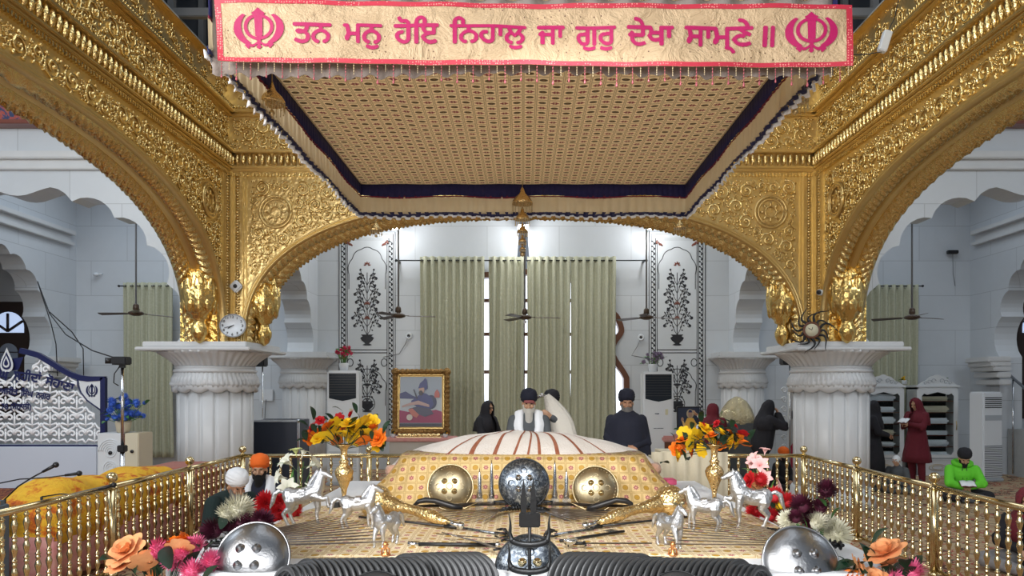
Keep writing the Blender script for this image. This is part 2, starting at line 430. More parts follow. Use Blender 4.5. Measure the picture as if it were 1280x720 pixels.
# ================================================================== the gilded arcade
HW, D0, YM = 4.69, 11.5, 6.81
A_, ZS, B_, NN = 4.35, 2.58, 2.20, 2.55
TOP = 6.85
def arc(a, b, n=64, nn=NN, zs=ZS):
    out = []
    for i in range(n+1):
        t = PI*i/n; c, s_ = math.cos(t), math.sin(t)
        out.append((-a*math.copysign(abs(c)**(2/nn), c), zs+b*abs(s_)**(2/nn)))
    return out
def arc_in(u, z, off):       # inside the arch opening enlarged by off?
    if z < ZS: return abs(u) < A_+off
    return (abs(u)/(A_+off))**NN+((z-ZS)/(B_+off))**NN < 1
def scrolls(regions, rmin, rmax, count, seed, depth=.035, turns=1.6):
    rnd = random.Random(seed); mb = MB(); cs = []
    (x0, x1, z0, z1), ok = regions
    for r in [rmax-(rmax-rmin)*k/6 for k in range(7)]:
        for _ in range(count):
            u, z = rnd.uniform(x0, x1), rnd.uniform(z0, z1)
            if not all(ok(u+r*math.cos(a), z+r*math.sin(a)) for a in (0, PI/2, PI, 3*PI/2, PI/4, 3*PI/4, 5*PI/4, 7*PI/4)): continue
            if any((u-c[0])**2+(z-c[1])**2 < (r+c[2])**2*.93 for c in cs): continue
            cs.append((u, z, r))
    lv = []
    for _ in range(count*2):      # small leaves fill the ground between the coils
        u, z = rnd.uniform(x0, x1), rnd.uniform(z0, z1)
        if ok(u-.03, z) and ok(u+.03, z) and ok(u, z+.02) and ok(u, z-.02) and all((u-c[0])**2+(z-c[1])**2 > (c[2]*.95+.012)**2 for c in cs) and all((u-a)**2+(z-b)**2 > .0017 for a, b in lv): lv.append((u, z))
    for u, z in lv: mb.ball((u, -.006, z), (.034, depth*.6, .015), 6, rot=Matrix.Rotation(rnd.uniform(0, 6.28), 3, 'Y'))
    for u, z, r in cs:
        a0 = rnd.uniform(0, 2*PI); sg = rnd.choice((-1, 1)); n = 13
        pts = [(u+r*(1-.85*i/n)*math.cos(a0+sg*turns*2*PI*i/n), -.012, z+r*(1-.85*i/n)*math.sin(a0+sg*turns*2*PI*i/n)) for i in range(n+1)]
        mb.tube(pts, [r*(.05+.12*math.sin(PI*min(1, (i+1)/n))) for i in range(n+1)], 5, flat=(1, .9, 1))
        mb.ball((u, -.02, z), (r*.20, depth, r*.20), 6)
        for k in range(5):      # leaves thrown off the coil
            a = a0+k*1.25; p = (u+r*1.0*math.cos(a), -.008, z+r*1.0*math.sin(a))
            mb.ball(p, (r*.30, depth*.75, r*.13), 6, rot=Matrix.Rotation(-(a+.7*sg), 3, 'Y'))
    return mb
def sweep(a, b, prof, n=72, mod=None):   # profile [(outward, protrusion)] swept along the arch
    crv = arc(a, b, n); mb = MB(); vs = []; m = len(prof)
    L = 0
    for i, (u, z) in enumerate(crv):
        p, q = crv[max(i-1, 0)], crv[min(i+1, n)]
        t = Vector((q[0]-p[0], q[1]-p[1])).normalized(); nv = Vector((-t.y, t.x))
        if i: L += math.hypot(u-crv[i-1][0], z-crv[i-1][1])
        for j, (o, v) in enumerate(prof):
            vv = v*(mod(L, j) if mod else 1)
            vs.append((u+nv.x*o, -vv, z+nv.y*o))
    fs = [(i*m+j, i*m+j+1, (i+1)*m+j+1, (i+1)*m+j) for i in range(n) for j in range(m-1)]
    return mb.add(vs, fs)
_shared = {}
def gold_meshes():
    S = _shared
    op = arc(A_+.08, B_+.08, 64)
    poly = [(-HW, ZS)]+op+[(HW, ZS), (HW, TOP), (-HW, TOP)]
    S['wall'] = MB().prism(poly, 0, .6).mesh('gilded_wall', M['gold'])
    # mouldings round the arch: outer fillets, gadrooned roll, groove, leafy inner roll
    def roll(o0, w, h, k=7): return [(o0+w*i/k, h*math.sin(PI*i/k)) for i in range(k+1)]
    S['m1'] = sweep(A_, B_, [(.155, 0), (.155, .045), (.135, .05), (.125, .02), (.115, .02), (.11, .055), (.085, .06), (.08, .0), (.08, -.04)]).mesh('arch_fillet', M['gold_plain'])
    def soffit(o0, v0, o1, v1, h, fn, n=420, k=8):
        crv = arc(A_, B_, n); mb = MB(); vs = []; L = 0
        cl = math.hypot(o1-o0, v1-v0); no, nv_ = -(v1-v0)/cl, -(o0-o1)/cl
        for i, (u, z) in enumerate(crv):
            p, q = crv[max(i-1, 0)], crv[min(i+1, n)]
            t = Vector((q[0]-p[0], q[1]-p[1])).normalized(); nv = Vector((-t.y, t.x))
            if i: L += math.hypot(u-crv[i-1][0], z-crv[i-1][1])
            for j in range(k+1):
                f_ = j/k; b = h*math.sin(PI*f_)**.7*fn(L, j); o = o0+(o1-o0)*f_+no*b; v = v0+(v1-v0)*f_+nv_*b
                vs.append((u+nv.x*o, v, z+nv.y*o))
        m = k+1
        return mb.add(vs, [(i*m+j, i*m+j+1, (i+1)*m+j+1, (i+1)*m+j) for i in range(n) for j in range(k)])
    S['m2'] = soffit(.085, .03, .06, .22, .065, lambda L, j: 1+.42*math.sin(L*58+j*.8)).mesh('gadrooned_roll', M['gold_relief'])
    S['m4'] = soffit(.06, .22, .05, .33, -.02, lambda L, j: 1, 90, 4).mesh('plain_groove', M['gold_plain'])
    S['m3'] = soffit(.05, .33, .03, .60, .10, lambda L, j: 1+.22*math.sin(L*34+j*1.9)+.2*math.sin(L*53-j*1.5), 520, 10).mesh('leafy_roll', M['gold_relief'])
    # scroll relief in the spandrels with a ring medallion
    med = [(-3.95, 4.72), (3.95, 4.72)]
    def ok(u, z): return abs(u) < 4.36 and 2.75 < z < 5.24 and not arc_in(u, z, .18) and all((u-a)**2+(z-b)**2 > .30**2 for a, b in med)
    S['r1'] = scrolls(((-4.4, 4.4, 3.0, 5.25), ok), .032, .13, 4500, 3).mesh('scroll_relief', M['gold_relief'])
    mb = MB()
    for a, b in med:
        for r, w in ((.25, .022), (.20, .014), (.09, .012)):
            mb.tube([(a+r*math.cos(t*PI/16), -.02, b+r*math.sin(t*PI/16)) for t in range(33)], w, 6)
        for k in range(24): mb.ball((a+.225*math.cos(k*PI/12), -.02, b+.225*math.sin(k*PI/12)), .013, 6)
        for k in range(8): mb.ball((a+.12*math.cos(k*PI/4), -.012, b+.12*math.sin(k*PI/4)), (.055, .02, .022), 6, rot=Matrix.Rotation(-k*PI/4, 3, 'Y'))
    S['med'] = mb.mesh('medallion', M['gold_plain'])
    S['r2'] = scrolls(((-4.66, 4.66, 5.70, 6.24), lambda u, z: 5.71 < z < 6.23 and abs(u) < 4.66), .05, .13, 1500, 5, .03).mesh('frieze_relief', M['gold_relief'])
    S['r3'] = scrolls(((-4.6, 4.6, 6.42, 6.82), lambda u, z: 6.42 < z < 6.80 and abs(u) < 4.62 and (u*1.1+z) % .5 < .42), .05, .085, 160, 9, .02).mesh('upper_relief', M['gold_relief'])
    # straight mouldings
    mb = MB()
    for z0, z1, d in ((5.36, 5.40, .05), (5.40, 5.44, .08), (5.64, 5.69, .12), (5.69, 5.71, .05), (6.24, 6.28, .06), (6.28, 6.33, .12), (6.82, 6.85, .10)):
        mb.box((-HW, -d, z0), (HW, .02, z1), .012)
    for s in (-1, 1):
        for u0, u1, d in ((4.62, 4.69, .05), (4.46, 4.49, .035), (4.41, 4.43, .03)):
            mb.box((min(s*u0, s*u1), -d, 2.6), (max(s*u0, s*u1), .02, 5.36), .008)
    S['cor'] = mb.mesh('cornice', M['gold_plain'])
    mb = MB()
    for i in range(94):       # standing leaves of the cornice
        u = -HW+.05+i*.0998
        mb.ball((u, -.06, 5.54), (.036, .05, .10), 8)
    S['leaf'] = mb.mesh('cornice_leaves', M['gold_relief'])
    mb = MB()
    for i in range(180):
        u = -HW+.03+i*.0519
        mb.box((u, -.06, 5.28), (u+.026, .01, 5.33)); 
        mb.tube([(u, -.07, 6.34), (u+.04, -.09, 6.39)], .013, 5)
    for s in (-1, 1):
        for i in range(60): mb.ball((s*4.555, -.02, 2.66+i*.0445), (.035, .03, .019), 6)
    S['bead'] = mb.mesh('bead_course', M['gold_relief'])
    # hanging lotus bud at each foot of the arch
    def budmod(i, t): return 1+(.10*abs(math.sin(4*t)) if 5 < i < 15 else 0)
    mb = MB()
    prof = [(.02, 2.60), (.10, 2.65), (.15, 2.75), (.155, 2.82), (.11, 2.90), (.10, 2.95), (.145, 2.98), (.15, 3.02), (.20, 3.06), (.26, 3.15), (.295, 3.27), (.30, 3.38), (.27, 3.50), (.22, 3.58), (.24, 3.64), (.16, 3.74), (.08, 3.86), (.02, 3.95)]
    mb.lathe(prof, n=32, mod=budmod)
    for row, (zz, rr, nn_, hh) in enumerate(((3.22, .25, 9, .17), (3.44, .27, 8, .17), (3.62, .20, 7, .13))):
        for k in range(nn_):
            t = 2*PI*(k+.5*row)/nn_
            mb.ball((rr*math.cos(t), rr*math.sin(t), zz), (.06, .10, hh), 8, rot=Matrix.Rotation(t, 3, 'Z'))
    S['bud'] = mb.mesh('lotus_bud', M['gold_bud'])
gold_meshes()
def gold_wall(name, loc, rz):
    w = bpy.data.objects.new(name, _shared['wall']); C.objects.link(w); structure(w)
    w.location = loc; w.rotation_euler = (0, 0, rz)
    for k, nm in (('m1', 'arch_fillet'), ('m2', 'gadrooned_roll'), ('m3', 'leafy_roll'), ('m4', 'plain_groove'), ('r1', 'scroll_relief'), ('r2', 'frieze_relief'), ('r3', 'upper_relief'),
                  ('cor', 'cornice'), ('leaf', 'cornice_leaves'), ('bead', 'bead_course'), ('med', 'medallion')):
        place(None, nm, _shared[k], w, (0, 0, 0))
    for s in (-1, 1):
        place(None, 'lotus_bud', _shared['bud'], w, (s*4.24, .28, 0), sc=(.78, .85, 1))
    return w
gold_wall('wall_back_gilded', (0, D0, 0), 0)
gold_wall('wall_left_gilded', (-HW, YM, 0), PI/2)
gold_wall('wall_right_gilded', (HW, YM, 0), -PI/2)
for s, nm in ((-1, 'trim_1'), (1, 'trim_2')):    # corner piers behind the gilding
    structure(MB().box((min(s*4.7, s*5.29), 11.51, 2.60), (max(s*4.7, s*5.29), 12.09, 6.85)).build(nm, M['gold']))
    # jamb sheet with crinkled gilding facing the hall
    structure(MB().box((min(s*4.74, s*5.31), 11.135, 2.6), (max(s*4.74, s*5.31), 11.165, 3.8), .01).build('trim_%d' % (3 if s < 0 else 4), M['gold_foil']))
# upper storey: stone ledge, dark lights, beams
mb = MB()
for s in (-1, 1): mb.box((min(s*4.72, s*5.2), 1.5, 6.86), (max(s*4.72, s*5.2), 12.0, 7.02), .02); mb.box((min(s*4.9, s*5.2), 1.5, 7.02), (max(s*4.9, s*5.2), 12, 7.12), .02)
mb.box((-5.2, 11.55, 6.86), (5.2, 12.0, 7.02), .02)
structure(mb.build('trim_5', M['stone']))
structure(MB().box((-5.6, 12.02, 7.0), (5.6, 12.2, 10)).build('wall_back_upper', M['darkceil']))
structure(MB().box((-5.4, 1.0, 7.1), (-5.25, 12.1, 10)).build('wall_left_upper', M['darkceil']))
structure(MB().box((5.25, 1.0, 7.1), (5.4, 12.1, 10)).build('wall_right_upper', M['darkceil']))
mb = MB(); mb.box((-5.25, 9.85, 7.0), (5.25, 9.95, 7.12), .01); mb.box((-5.25, 6.0, 7.9), (5.25, 6.1, 8.0), .01)
for x in (-4.3, 4.3): mb.box((x-.05, 2, 7.75), (x+.05, 12, 7.85))
for s in (-1, 1):
    for y in (8.4, 10.6, 11.6): mb.box((min(s*5.15, s*5.24), y, 7.1), (max(s*5.15, s*5.24), y+.09, 10))
structure(mb.build('trim_6', M['beam']))
d = thing('ceiling_duct', 'grey round duct coming down from the dark roof behind the banner', 'duct', (1.32, 8.0, 0))
MB().cyl((0, 0, 6.15), (0, 0, 9.9), .165, n=20).build('duct_pipe', M['beam'], d); MB().cyl((0, 0, 6.12), (0, 0, 6.2), .185, n=20).build('duct_collar', M['steel'], d)
structure(MB().box((-5.4, 1.0, 10), (5.4, 12.2, 10.1)).build('ceiling_upper', M['darkceil']))
# ================================================================== marble outside the arcade
def foil(a, zs, apex, n, cx=0):     # cusped (multifoil) opening: from left foot over the top to the right foot
    def base(t):      # pointed arch, t 0..1 for the right half from apex to foot
        ang = t*PI/2; return (a*math.sin(ang)**.9, zs+(apex-zs)*math.cos(ang)**.75 if t < 1 else zs)
    pts = []
    K = [base(i/n) for i in range(n+1)]; K[0] = (0, apex)
    for i in range(n):
        (x0, z0), (x1, z1) = K[i], K[i+1]; L = math.hypot(x1-x0, z1-z0); nx, nz = -(z1-z0)/L, (x1-x0)/L
        if nx < 0 and nz < 0: nx, nz = -nx, -nz
        nx = abs(nx); nz = abs(nz)
        for k in range(7):
            t = k/7
            bu = math.sin(PI*t)**.7*L*.24
            if i == 0: bu *= min(1, t*1.6)
            pts.append((x0+(x1-x0)*t+nx*bu, z0+(z1-z0)*t+nz*bu))
    pts.append(K[n])
    left = [(-x, z) for x, z in pts[1:]][::-1]
    return [(x+cx, z) for x, z in left+pts]
def foil_wall(name, u0, u1, z1, op, th, loc, rz, zb=2.6, extra=None, m=None):
    poly = [(u0, zb)]+op+[(u1, zb), (u1, z1), (u0, z1)]
    if extra: poly = extra(op)
    o = MB().prism(poly, 0, th).build(name, m or M['marble']); o.location = loc; o.rotation_euler = (0, 0, rz); return structure(o)
for s, nm in ((-1, 'left'), (1, 'right')):
    # screen wall across the aisle at the column line
    op = foil(2.55, 2.6, 5.05, 5, 0)
    o = foil_wall('wall_%s_screen' % nm, -3.2, 2.95, 7.2, op, .45, (s*8.25, 11.75, 0), 0) if s < 0 else foil_wall('wall_%s_screen' % nm, -2.95, 3.2, 7.2, op, .45, (s*8.25, 11.75, 0), 0)
    mb = MB(); x0, x1 = (s*11.4, s*5.32) if s < 0 else (s*5.32, s*11.4)
    mb.box((x0, 11.66, 5.46), (x1, 11.76, 5.52), .01); mb.box((x0, 11.60, 5.62), (x1, 11.76, 5.74), .015); mb.box((x0, 11.70, 5.52), (x1, 11.76, 5.62))
    structure(mb.build('trim_%s_cornice' % nm, M['marble_col']))
    structure(MB().box((x0, 11.55, 6.2), (x1, 11.74, 6.95)).build('trim_%s_painted_frieze' % nm, M['frieze']))
    mb = MB(); mb.box((x0, 11.5, 6.14), (x1, 11.74, 6.21), .01)
    structure(mb.build('trim_%s_frieze_edge' % nm, M['inlay_red']))
    # wall between centre bay and aisle, cusped opening
    op = foil(1.95, 2.6, 4.55, 5, 0)
    o = foil_wall('wall_%s_arcade' % nm, -2.45, 2.45, 7.2, op, .6, (s*5.15+(.3 if s < 0 else -.3)*-1*-1, 14.55, 0), PI/2)
    o.location = (s*5.15+.3, 14.55, 0)
    # outer aisle wall with cusped opening, wall beyond
    op = foil(1.75, 2.6, 4.75, 5, 0)
    q = [(-2.0, 0)]+[(-1.75, 0)]+op+[(1.75, 0), (2.9, 0), (2.9, 7.2), (-5, 7.2), (-5, 0)]
    o = MB().prism([(-6.5, 0), (-1.75, 0)]+op+[(1.75, 0), (2.9, 0), (2.9, 7.2), (-6.5, 7.2)], 0, .5).build('wall_%s_outer' % nm, M['marble'])
    o.rotation_euler = (0, 0, PI/2); o.location = (s*10.55+(0 if s < 0 else .5), 14.2, 0); structure(o)
    mb = MB(); xx = s*10.55
    for z0, z1_, dd in ((5.22, 5.30, .12), (5.30, 5.46, .04), (5.46, 5.56, .16)): mb.box((min(xx, xx-s*dd), 7.7, z0), (max(xx, xx-s*dd), 16.75, z1_), .01)
    structure(mb.build('trim_%s_outer_cornice' % nm, M['marble_col']))
    # corbel block under the cusped outer arch
    mb = MB()
    for k, (dz, w_) in enumerate(((0, .50), (.10, .44), (.20, .38), (.34, .30), (.5, .25))):
        mb.box((min(xx, xx-s*w_), 15.55, 2.60-dz-.12), (max(xx, xx-s*w_), 16.4, 2.60-dz), .02)
    structure(mb.build('trim_%s_corbel' % nm, M['marble_col']))
    structure(MB().box((min(s*12.6, s*12.9), 7, 0), (max(s*12.6, s*12.9), 17.2, 7.2)).build('wall_%s_far_side' % nm, M['marble']))
    structure(MB().box((min(s*5.3, s*12.9), 7, 6.98), (max(s*5.3, s*12.9), 17.2, 7.2)).build('ceiling_%s' % nm, M['marble']))
structure(MB().box((-5.6, 12.2, 6.98), (5.6, 17.2, 7.2)).build('ceiling_centre', M['marble']))
structure(MB().box((-16, -4, -.1), (16, 17.3, 0)).build('floor', M['carpet']))
# far wall with the cusped window opening
W = [(2.34, .9), (2.34, 2.0), (2.30, 2.25), (2.02, 2.7), (2.04, 2.95), (2.22, 3.25), (2.12, 3.6), (2.0, 3.75), (1.98, 3.95), (1.75, 4.25), (1.3, 4.35), (.9, 4.62), (.45, 4.66), (0, 4.72)]
def smooth_out(pts, k=3):
    out = []
    for i in range(len(pts)-1):
        p0 = pts[max(i-1, 0)]; p1 = pts[i]; p2 = pts[i+1]; p3 = pts[min(i+2, len(pts)-1)]
        for j in range(k):
            t = j/k
            out.append(tuple(.5*((2*p1[c])+(-p0[c]+p2[c])*t+(2*p0[c]-5*p1[c]+4*p2[c]-p3[c])*t*t+(-p0[c]+3*p1[c]-3*p2[c]+p3[c])*t**3) for c in (0, 1)))
    return out+[pts[-1]]
WR = smooth_out([(x+.16, z) for x, z in W], 4); WP = WR+[(-x, z) for x, z in WR[:-1]][::-1]
mb = MB(); half = [(0, 7.2), (12.9, 7.2), (12.9, 0), (0, 0), (0, .9)]+WR
mb.prism(half, 17.0, 17.25); mb.prism([(-x, z) for x, z in half], 17.0, 17.25)
structure(mb.build('wall_back', M['marble']))
win = structure(bpy.data.objects.new('window_1', MB().prism(WP, 17.22, 17.24).mesh('window_glass', M['glow']))); C.objects.link(win)
mb = MB(); prev = None
fr = [Vector((x, 17.0, z)) for x, z in WP]; n = len(fr); vs = []
for i, p in enumerate(fr):
    t = (fr[(i+1) % n]-fr[i-1]); t.y = 0; t.normalize(); nv = Vector((-t.z, 0, t.x))
    for o_, y_ in ((.0, 0), (.0, -.05), (.13, -.05), (.13, .2)): vs.append(Vector((p.x+nv.x*o_, 17.0+y_, p.z+nv.z*o_)))
mb.add(vs, [(i*4+j, i*4+j+1, ((i+1) % n)*4+j+1, ((i+1) % n)*4+j) for i in range(n) for j in range(3)], False)
mb.build('window_frame', M['wood'], win)
mb = MB()
for x in (-1.7, -1.05, -.72, 0, .72, 1.05, 1.7): mb.box((x-.04, 17.1, .9), (x+.04, 17.2, 4.5 if abs(x) < 1.2 else 4.1))
for z in (1.5, 2.3, 3.2, 4.0): mb.box((-2.2, 17.1, z-.04), (2.2, 17.2, z+.04))
mb.build('window_bars', M['wood'], win)
# side windows of the far aisles seen through the cusped openings
for s, k in ((-1, 2), (1, 3)):
    xc = s*12.1; w = structure(bpy.data.objects.new('window_%d' % k, MB().box((xc-.48, 16.94, 1.2), (xc+.48, 17.02, 3.95), .02).mesh('window_board', M['darkwood']))); C.objects.link(w)
    cs = [(xc+.36*math.cos(a), 3.35+.36*math.sin(a)) for a in [PI*i/14 for i in range(15)]]
    MB().prism([(xc+.36, 3.22)]+cs+[(xc-.36, 3.22)], 16.92, 16.935).build('window_pane', M['glow2'], w)
    MB().prism([(xc-.22, 2.0)]+[(xc+.22, 2.0)]+[(xc+.22*math.cos(a), 2.75+.22*math.sin(a)) for a in [PI*i/10 for i in range(11)]], 16.92, 16.935).build('window_pane', mat('dim_window_pane', (.25, .3, .4), .2), w)
    mb = MB()
    for a in (.6, 1.57, 2.54): mb.tube([(xc, 16.9, 3.25), (xc+.42*math.cos(a), 16.9, 3.25+.42*math.sin(a))], .03, 6)
    for z in (2.15, 2.35, 2.55, 2.75): mb.box((xc-.24, 16.9, z), (xc+.24, 16.92, z+.02))
    mb.build('window_tracery', M['darkwood'], w)

# ================================================================== columns
def flute(n, d): return lambda t: 1-d*(abs(math.cos(n*t/2))**22)
def column(loc, sc, label, name='marble_column', grp='marble columns', half=False):
    c = thing(name, label, 'column', loc, 0)
    fl = flute(16, .06)
    MB().lathe([(.68, 0), (.68, .16), (.63, .2), (.63, .28), (.6, .32)], n=56).build('column_base', M['marble_col'], c)
    MB().lathe([(.585, .3), (.585, 1.0), (.585, 1.92)], n=256, mod=lambda i, t: fl(t)).build('shaft', M['marble_col'], c)
    mb = MB()      # lower ring of hanging petals
    pet = lambda t: abs(math.sin(14*t/2))
    mb.lathe([(.59, 1.91), (.635, 1.925), (.665, 1.98), (.65, 2.07), (.61, 2.15), (.60, 2.17)], n=168, mod=lambda i, t: 1+.03*math.sin(56*t+i*1.1)+(.025*pet(t) if i < 3 else 0))
    vs = []; N = 168
    for i, (r, z) in enumerate([(.655, 1.955), (.66, 1.90), (.60, 1.88)]):
        for k in range(N):
            t = 2*PI*k/N; vs.append((r*math.cos(t), r*math.sin(t), z-.05*pet(t)*(i > 0)))
    mb.add(vs, [(i*N+k, i*N+(k+1) % N, (i+1)*N+(k+1) % N, (i+1)*N+k) for i in range(2) for k in range(N)])
    mb.build('petal_collar', M['marble_col'], c)
    mb = MB(); mb.lathe([(.60, 2.15), (.64, 2.17), (.64, 2.20), (.60, 2.22), (.62, 2.235), (.62, 2.25), (.58, 2.26)], n=56); mb.build('neck_ring', M['marble_col'], c)
    mb = MB(); mb.lathe([(.59, 2.25), (.62, 2.29), (.67, 2.34), (.74, 2.40), (.81, 2.45), (.84, 2.47), (.84, 2.50)], n=168, mod=lambda i, t: 1+.026*math.sin(42*t)+(.014*math.sin(84*t+i)))
    mb.build('bell_capital', M['marble_col'], c)
    mb = MB(); mb.box((-.88, -.86, 2.49), (.88, .86, 2.545), .015); mb.box((-.80, -.78, 2.545), (.80, .78, 2.63), .012)
    mb.build('abacus', M['marble_col'], c)
    if sc != 1: c.scale = (sc, sc, 1.0)
    return c
column((-5.06, 11.85, 0), 1, 'white fluted marble column on the left carrying a round wall clock on its capital')
column((5.06, 11.85, 0), 1, 'white fluted marble column on the right carrying a sunburst clock on its capital')
column((-5.1, 16.75, 0), .84, 'grey marble half column against the back wall, left of the floral inlay panels').scale = (.84, .7, 1.04)
column((5.1, 16.75, 0), .84, 'grey marble half column against the back wall, above the gold mound').scale = (.84, .7, 1.04)

# ================================================================== inlay panels on the back wall
def inlay(name, cx, label_s):
    y = 16.985; x0, x1, z0, z1 = cx-.66, cx+.66, .8, 5.6
    p = structure(MB().box((x0, y, z0), (x1, 17.01, z1)).build(name, mat(name+'_slab', (.62, .66, .69), .3)))
    mb = MB(); yb = y-.004
    def line(pts, w): 
        mb.tube([(a, yb, b) for a, b in pts], w, 5, flat=(1, .35, 1))
    for e in (0, .05, .15, .19):
        line([(x0+e, z0), (x0+e, z1-e), (x1-e, z1-e), (x1-e, z0)], .009)
    rnd = random.Random(4)
    z = z0+.05
    while z < z1-.25:      # leaf scroll in the border
        for x in (x0+.1, x1-.1):
            line([(x+.035*math.sin(k*.9), z+.02*k) for k in range(6)], .010)
            mb.ball((x+.02, yb, z+.03), (.022, .004, .03), 6); mb.ball((x-.025, yb, z+.09), (.02, .004, .022), 6)
        z += .12
    def plant(zb, h, w, lobes):
        # vase
        v = [(.05, 0), (.10, .015), (.04, .05), (.11, .12), (.14, .18), (.09, .22), (.13, .26)]
        mb.prism([(cx+a*1.15, zb+b) for a, b in v]+[(cx-a*1.15, zb+b) for a, b in v[::-1]], yb-.003, yb)
        zc = zb+.25
        line([(cx, zc), (cx, zb+h)], .009)
        for k in range(lobes):
            t = k/lobes; zz = zc+(h-.35)*t; ww = w*(1-.35*t)*(.8+.2*math.sin(k*2.1))
            for s in (-1, 1):
                pts = [(cx+s*ww*(u+.06*math.sin(u*9)), zz+.30*math.sin(u*2.3)*(1-.3*t)) for u in [i/9 for i in range(10)]]
                line(pts, .0075)
                ex, ez = pts[-1]
                line([(ex-s*.05*math.cos(a)*(1-a/8), ez-.05*math.sin(a)*(1-a/8)) for a in [i*.6 for i in range(9)]], .008)
                mb.ball((ex, yb, ez), (.030, .005, .030), 8)
                for u in (2, 4, 6, 7):
                    q = pts[u]; mb.ball((q[0]+s*.012, yb, q[1]+.045), (.017, .004, .036), 6, rot=Matrix.Rotation(s*.6, 3, 'Y')); mb.ball((q[0]+s*.04, yb, q[1]-.035), (.015, .004, .028), 6, rot=Matrix.Rotation(-s*.9, 3, 'Y'))
                q = pts[5]
                line([q, (q[0]+s*.05, q[1]+.12)], .006); mb.ball((q[0]+s*.055, yb, q[1]+.15), (.025, .004, .028), 8)
    plant(2.92, 1.72, .36, 7); plant(1.35, 1.1, .34, 5)
    line([(x0+.19, 2.82), (x1-.19, 2.82)], .01); line([(x0+.19, 2.75), (x1-.19, 2.75)], .01)
    for zc in (5.35, 2.6):    # cusped outline
        pts = []
        for k in range(0, 49):
            a = PI*k/48; r = .43+.035*abs(math.sin(a*5)); pts.append((cx+r*math.cos(a), zc-.75+(.62 if zc > 5 else .5)*math.sin(a)+.02*abs(math.sin(a*5))))
        line(pts, .009)
        line([pts[0], (pts[0][0], pts[0][1]-.35)], .008); line([pts[-1], (pts[-1][0], pts[-1][1]-.35)], .008)
    for s in (-1, 1):
        line([(cx+s*(.40+.07*math.cos(a)), 2.52+.09*math.sin(a)) for a in [i*.5 for i in range(14)]], .010)
    # wheel motif on the lower panel
    for r in (.18, .12): line([(cx+r*math.cos(a), 1.55+r*math.sin(a)) for a in [i*PI/12 for i in range(25)]], .009)
    mb.ball((cx, yb, 1.55), (.06, .005, .06), 8); mb.ball((cx, yb, 2.0), (.09, .005, .03), 8)
    mb.build('black_floral_inlay', M['inlay'], p)
    mb = MB(); yb -= .004
    for s in (-1, 1):
        for a in range(3): mb.ball((cx+s*(.38+.05*a), yb, 5.30+.03*a), (.055, .005, .025), 6, rot=Matrix.Rotation(-s*(.7+.5*a), 3, 'Y'))
    for zz, r in ((4.82, .05), (3.55, .045), (3.9, .04)):
        for k in range(5): mb.ball((cx+r*math.cos(PI*k/4), yb, zz+r*math.sin(PI*k/4)), (.018, .005, .035), 6, rot=Matrix.Rotation(-(PI*k/4-PI/2), 3, 'Y'))
    mb.build('rust_flower_inlay', M['inlay_red'], p)
inlay('trim_left_inlay', -3.68, 'l'); inlay('trim_right_inlay', 3.63, 'r')
# ================================================================== camera and light
cam = bpy.data.cameras.new('camera'); co = bpy.data.objects.new('camera', cam); C.objects.link(co); SC.camera = co
co.location = (0, 0, CZ); co.rotation_euler = (PI/2, 0, 0)
cam.sensor_width = 36; cam.lens = F/1280*36; cam.shift_x = (640-CX)/1280; cam.shift_y = -(360-CY)/1280; cam.clip_end = 100
def area(name, loc, rot, size, e, col=(1, 1, 1), sy=None):
    l = bpy.data.lights.new(name, 'AREA'); l.size = size; l.energy = e; l.color = col
    if sy: l.shape = 'RECTANGLE'; l.size_y = sy
    o = bpy.data.objects.new(name, l); C.objects.link(o); o.location = loc; o.rotation_euler = rot; return o
def point(name, loc, e, r=.08, col=(1, 1, 1)):
    l = bpy.data.lights.new(name, 'POINT'); l.energy = e; l.shadow_soft_size = r; l.color = col
    o = bpy.data.objects.new(name, l); C.objects.link(o); o.location = loc; return o
w = bpy.data.worlds.new('hall'); SC.world = w; w.use_nodes = True
w.node_tree.nodes['Background'].inputs[0].default_value = (.62, .72, .85, 1); w.node_tree.nodes['Background'].inputs[1].default_value = .30
area('skylight_daylight', (0, 6.0, 9.6), (0, 0, 0), 7, 330, (.88, .94, 1))
area('left_front_fill', (-5.5, -1.0, 4.6), (math.radians(82), 0, math.radians(-54)), 4.5, 680, (1, .98, .95), 3)  # added fill with no known doorway, brightens the right gilded wall
area('entrance_daylight', (-.6, -2.6, 3.4), (math.radians(72), 0, 0), 6, 300, (1, .98, .95), 3)
sl = bpy.data.lights.new('table_fill_spot', 'SPOT'); sl.energy = 980; sl.spot_size = math.radians(40); sl.spot_blend = .4; sl.shadow_soft_size = .25; sl.color = (1, .98, .95)  # added spot without a fixture, brightens the table and spares the banner
so = bpy.data.objects.new('table_fill_spot', sl); C.objects.link(so); so.location = (.3, 1.0, 4.7); so.rotation_euler = (math.radians(53.5), 0, 0)
area('left_aisle_fill', (-8.2, 6.5, 6.6), (math.radians(40), 0, 0), 3, 240, (.82, .91, 1), 3)  # added fill, tilted onto the stage sign and left screen wall
area('right_aisle_fill', (8.2, 6.5, 6.6), (math.radians(40), 0, 0), 3, 175, (.86, .93, 1), 3)  # matching unseen fill, tilted onto the right screen wall
area('left_bay_fill', (-7.9, 14.4, 6.8), (0, 0, 0), 3, 85, (.82, .91, 1), 3)  # unseen overhead fill for the left bay, no fixture built
area('right_bay_fill', (7.9, 14.4, 6.8), (0, 0, 0), 3, 55, (.82, .91, 1), 3)  # weaker unseen fill above the right bay
area('right_stair_fill', (11.6, 13.6, 6.0), (0, 0, 0), 1, 16, (.86, .93, 1), 1)  # added to lift the dark steps in the alcove, stands for no real lamp
area('back_bay_fill', (0, 14.0, 6.8), (0, 0, 0), 7, 145, (.88, .94, 1), 2)  # unseen fill that brightens the curtains and far wall
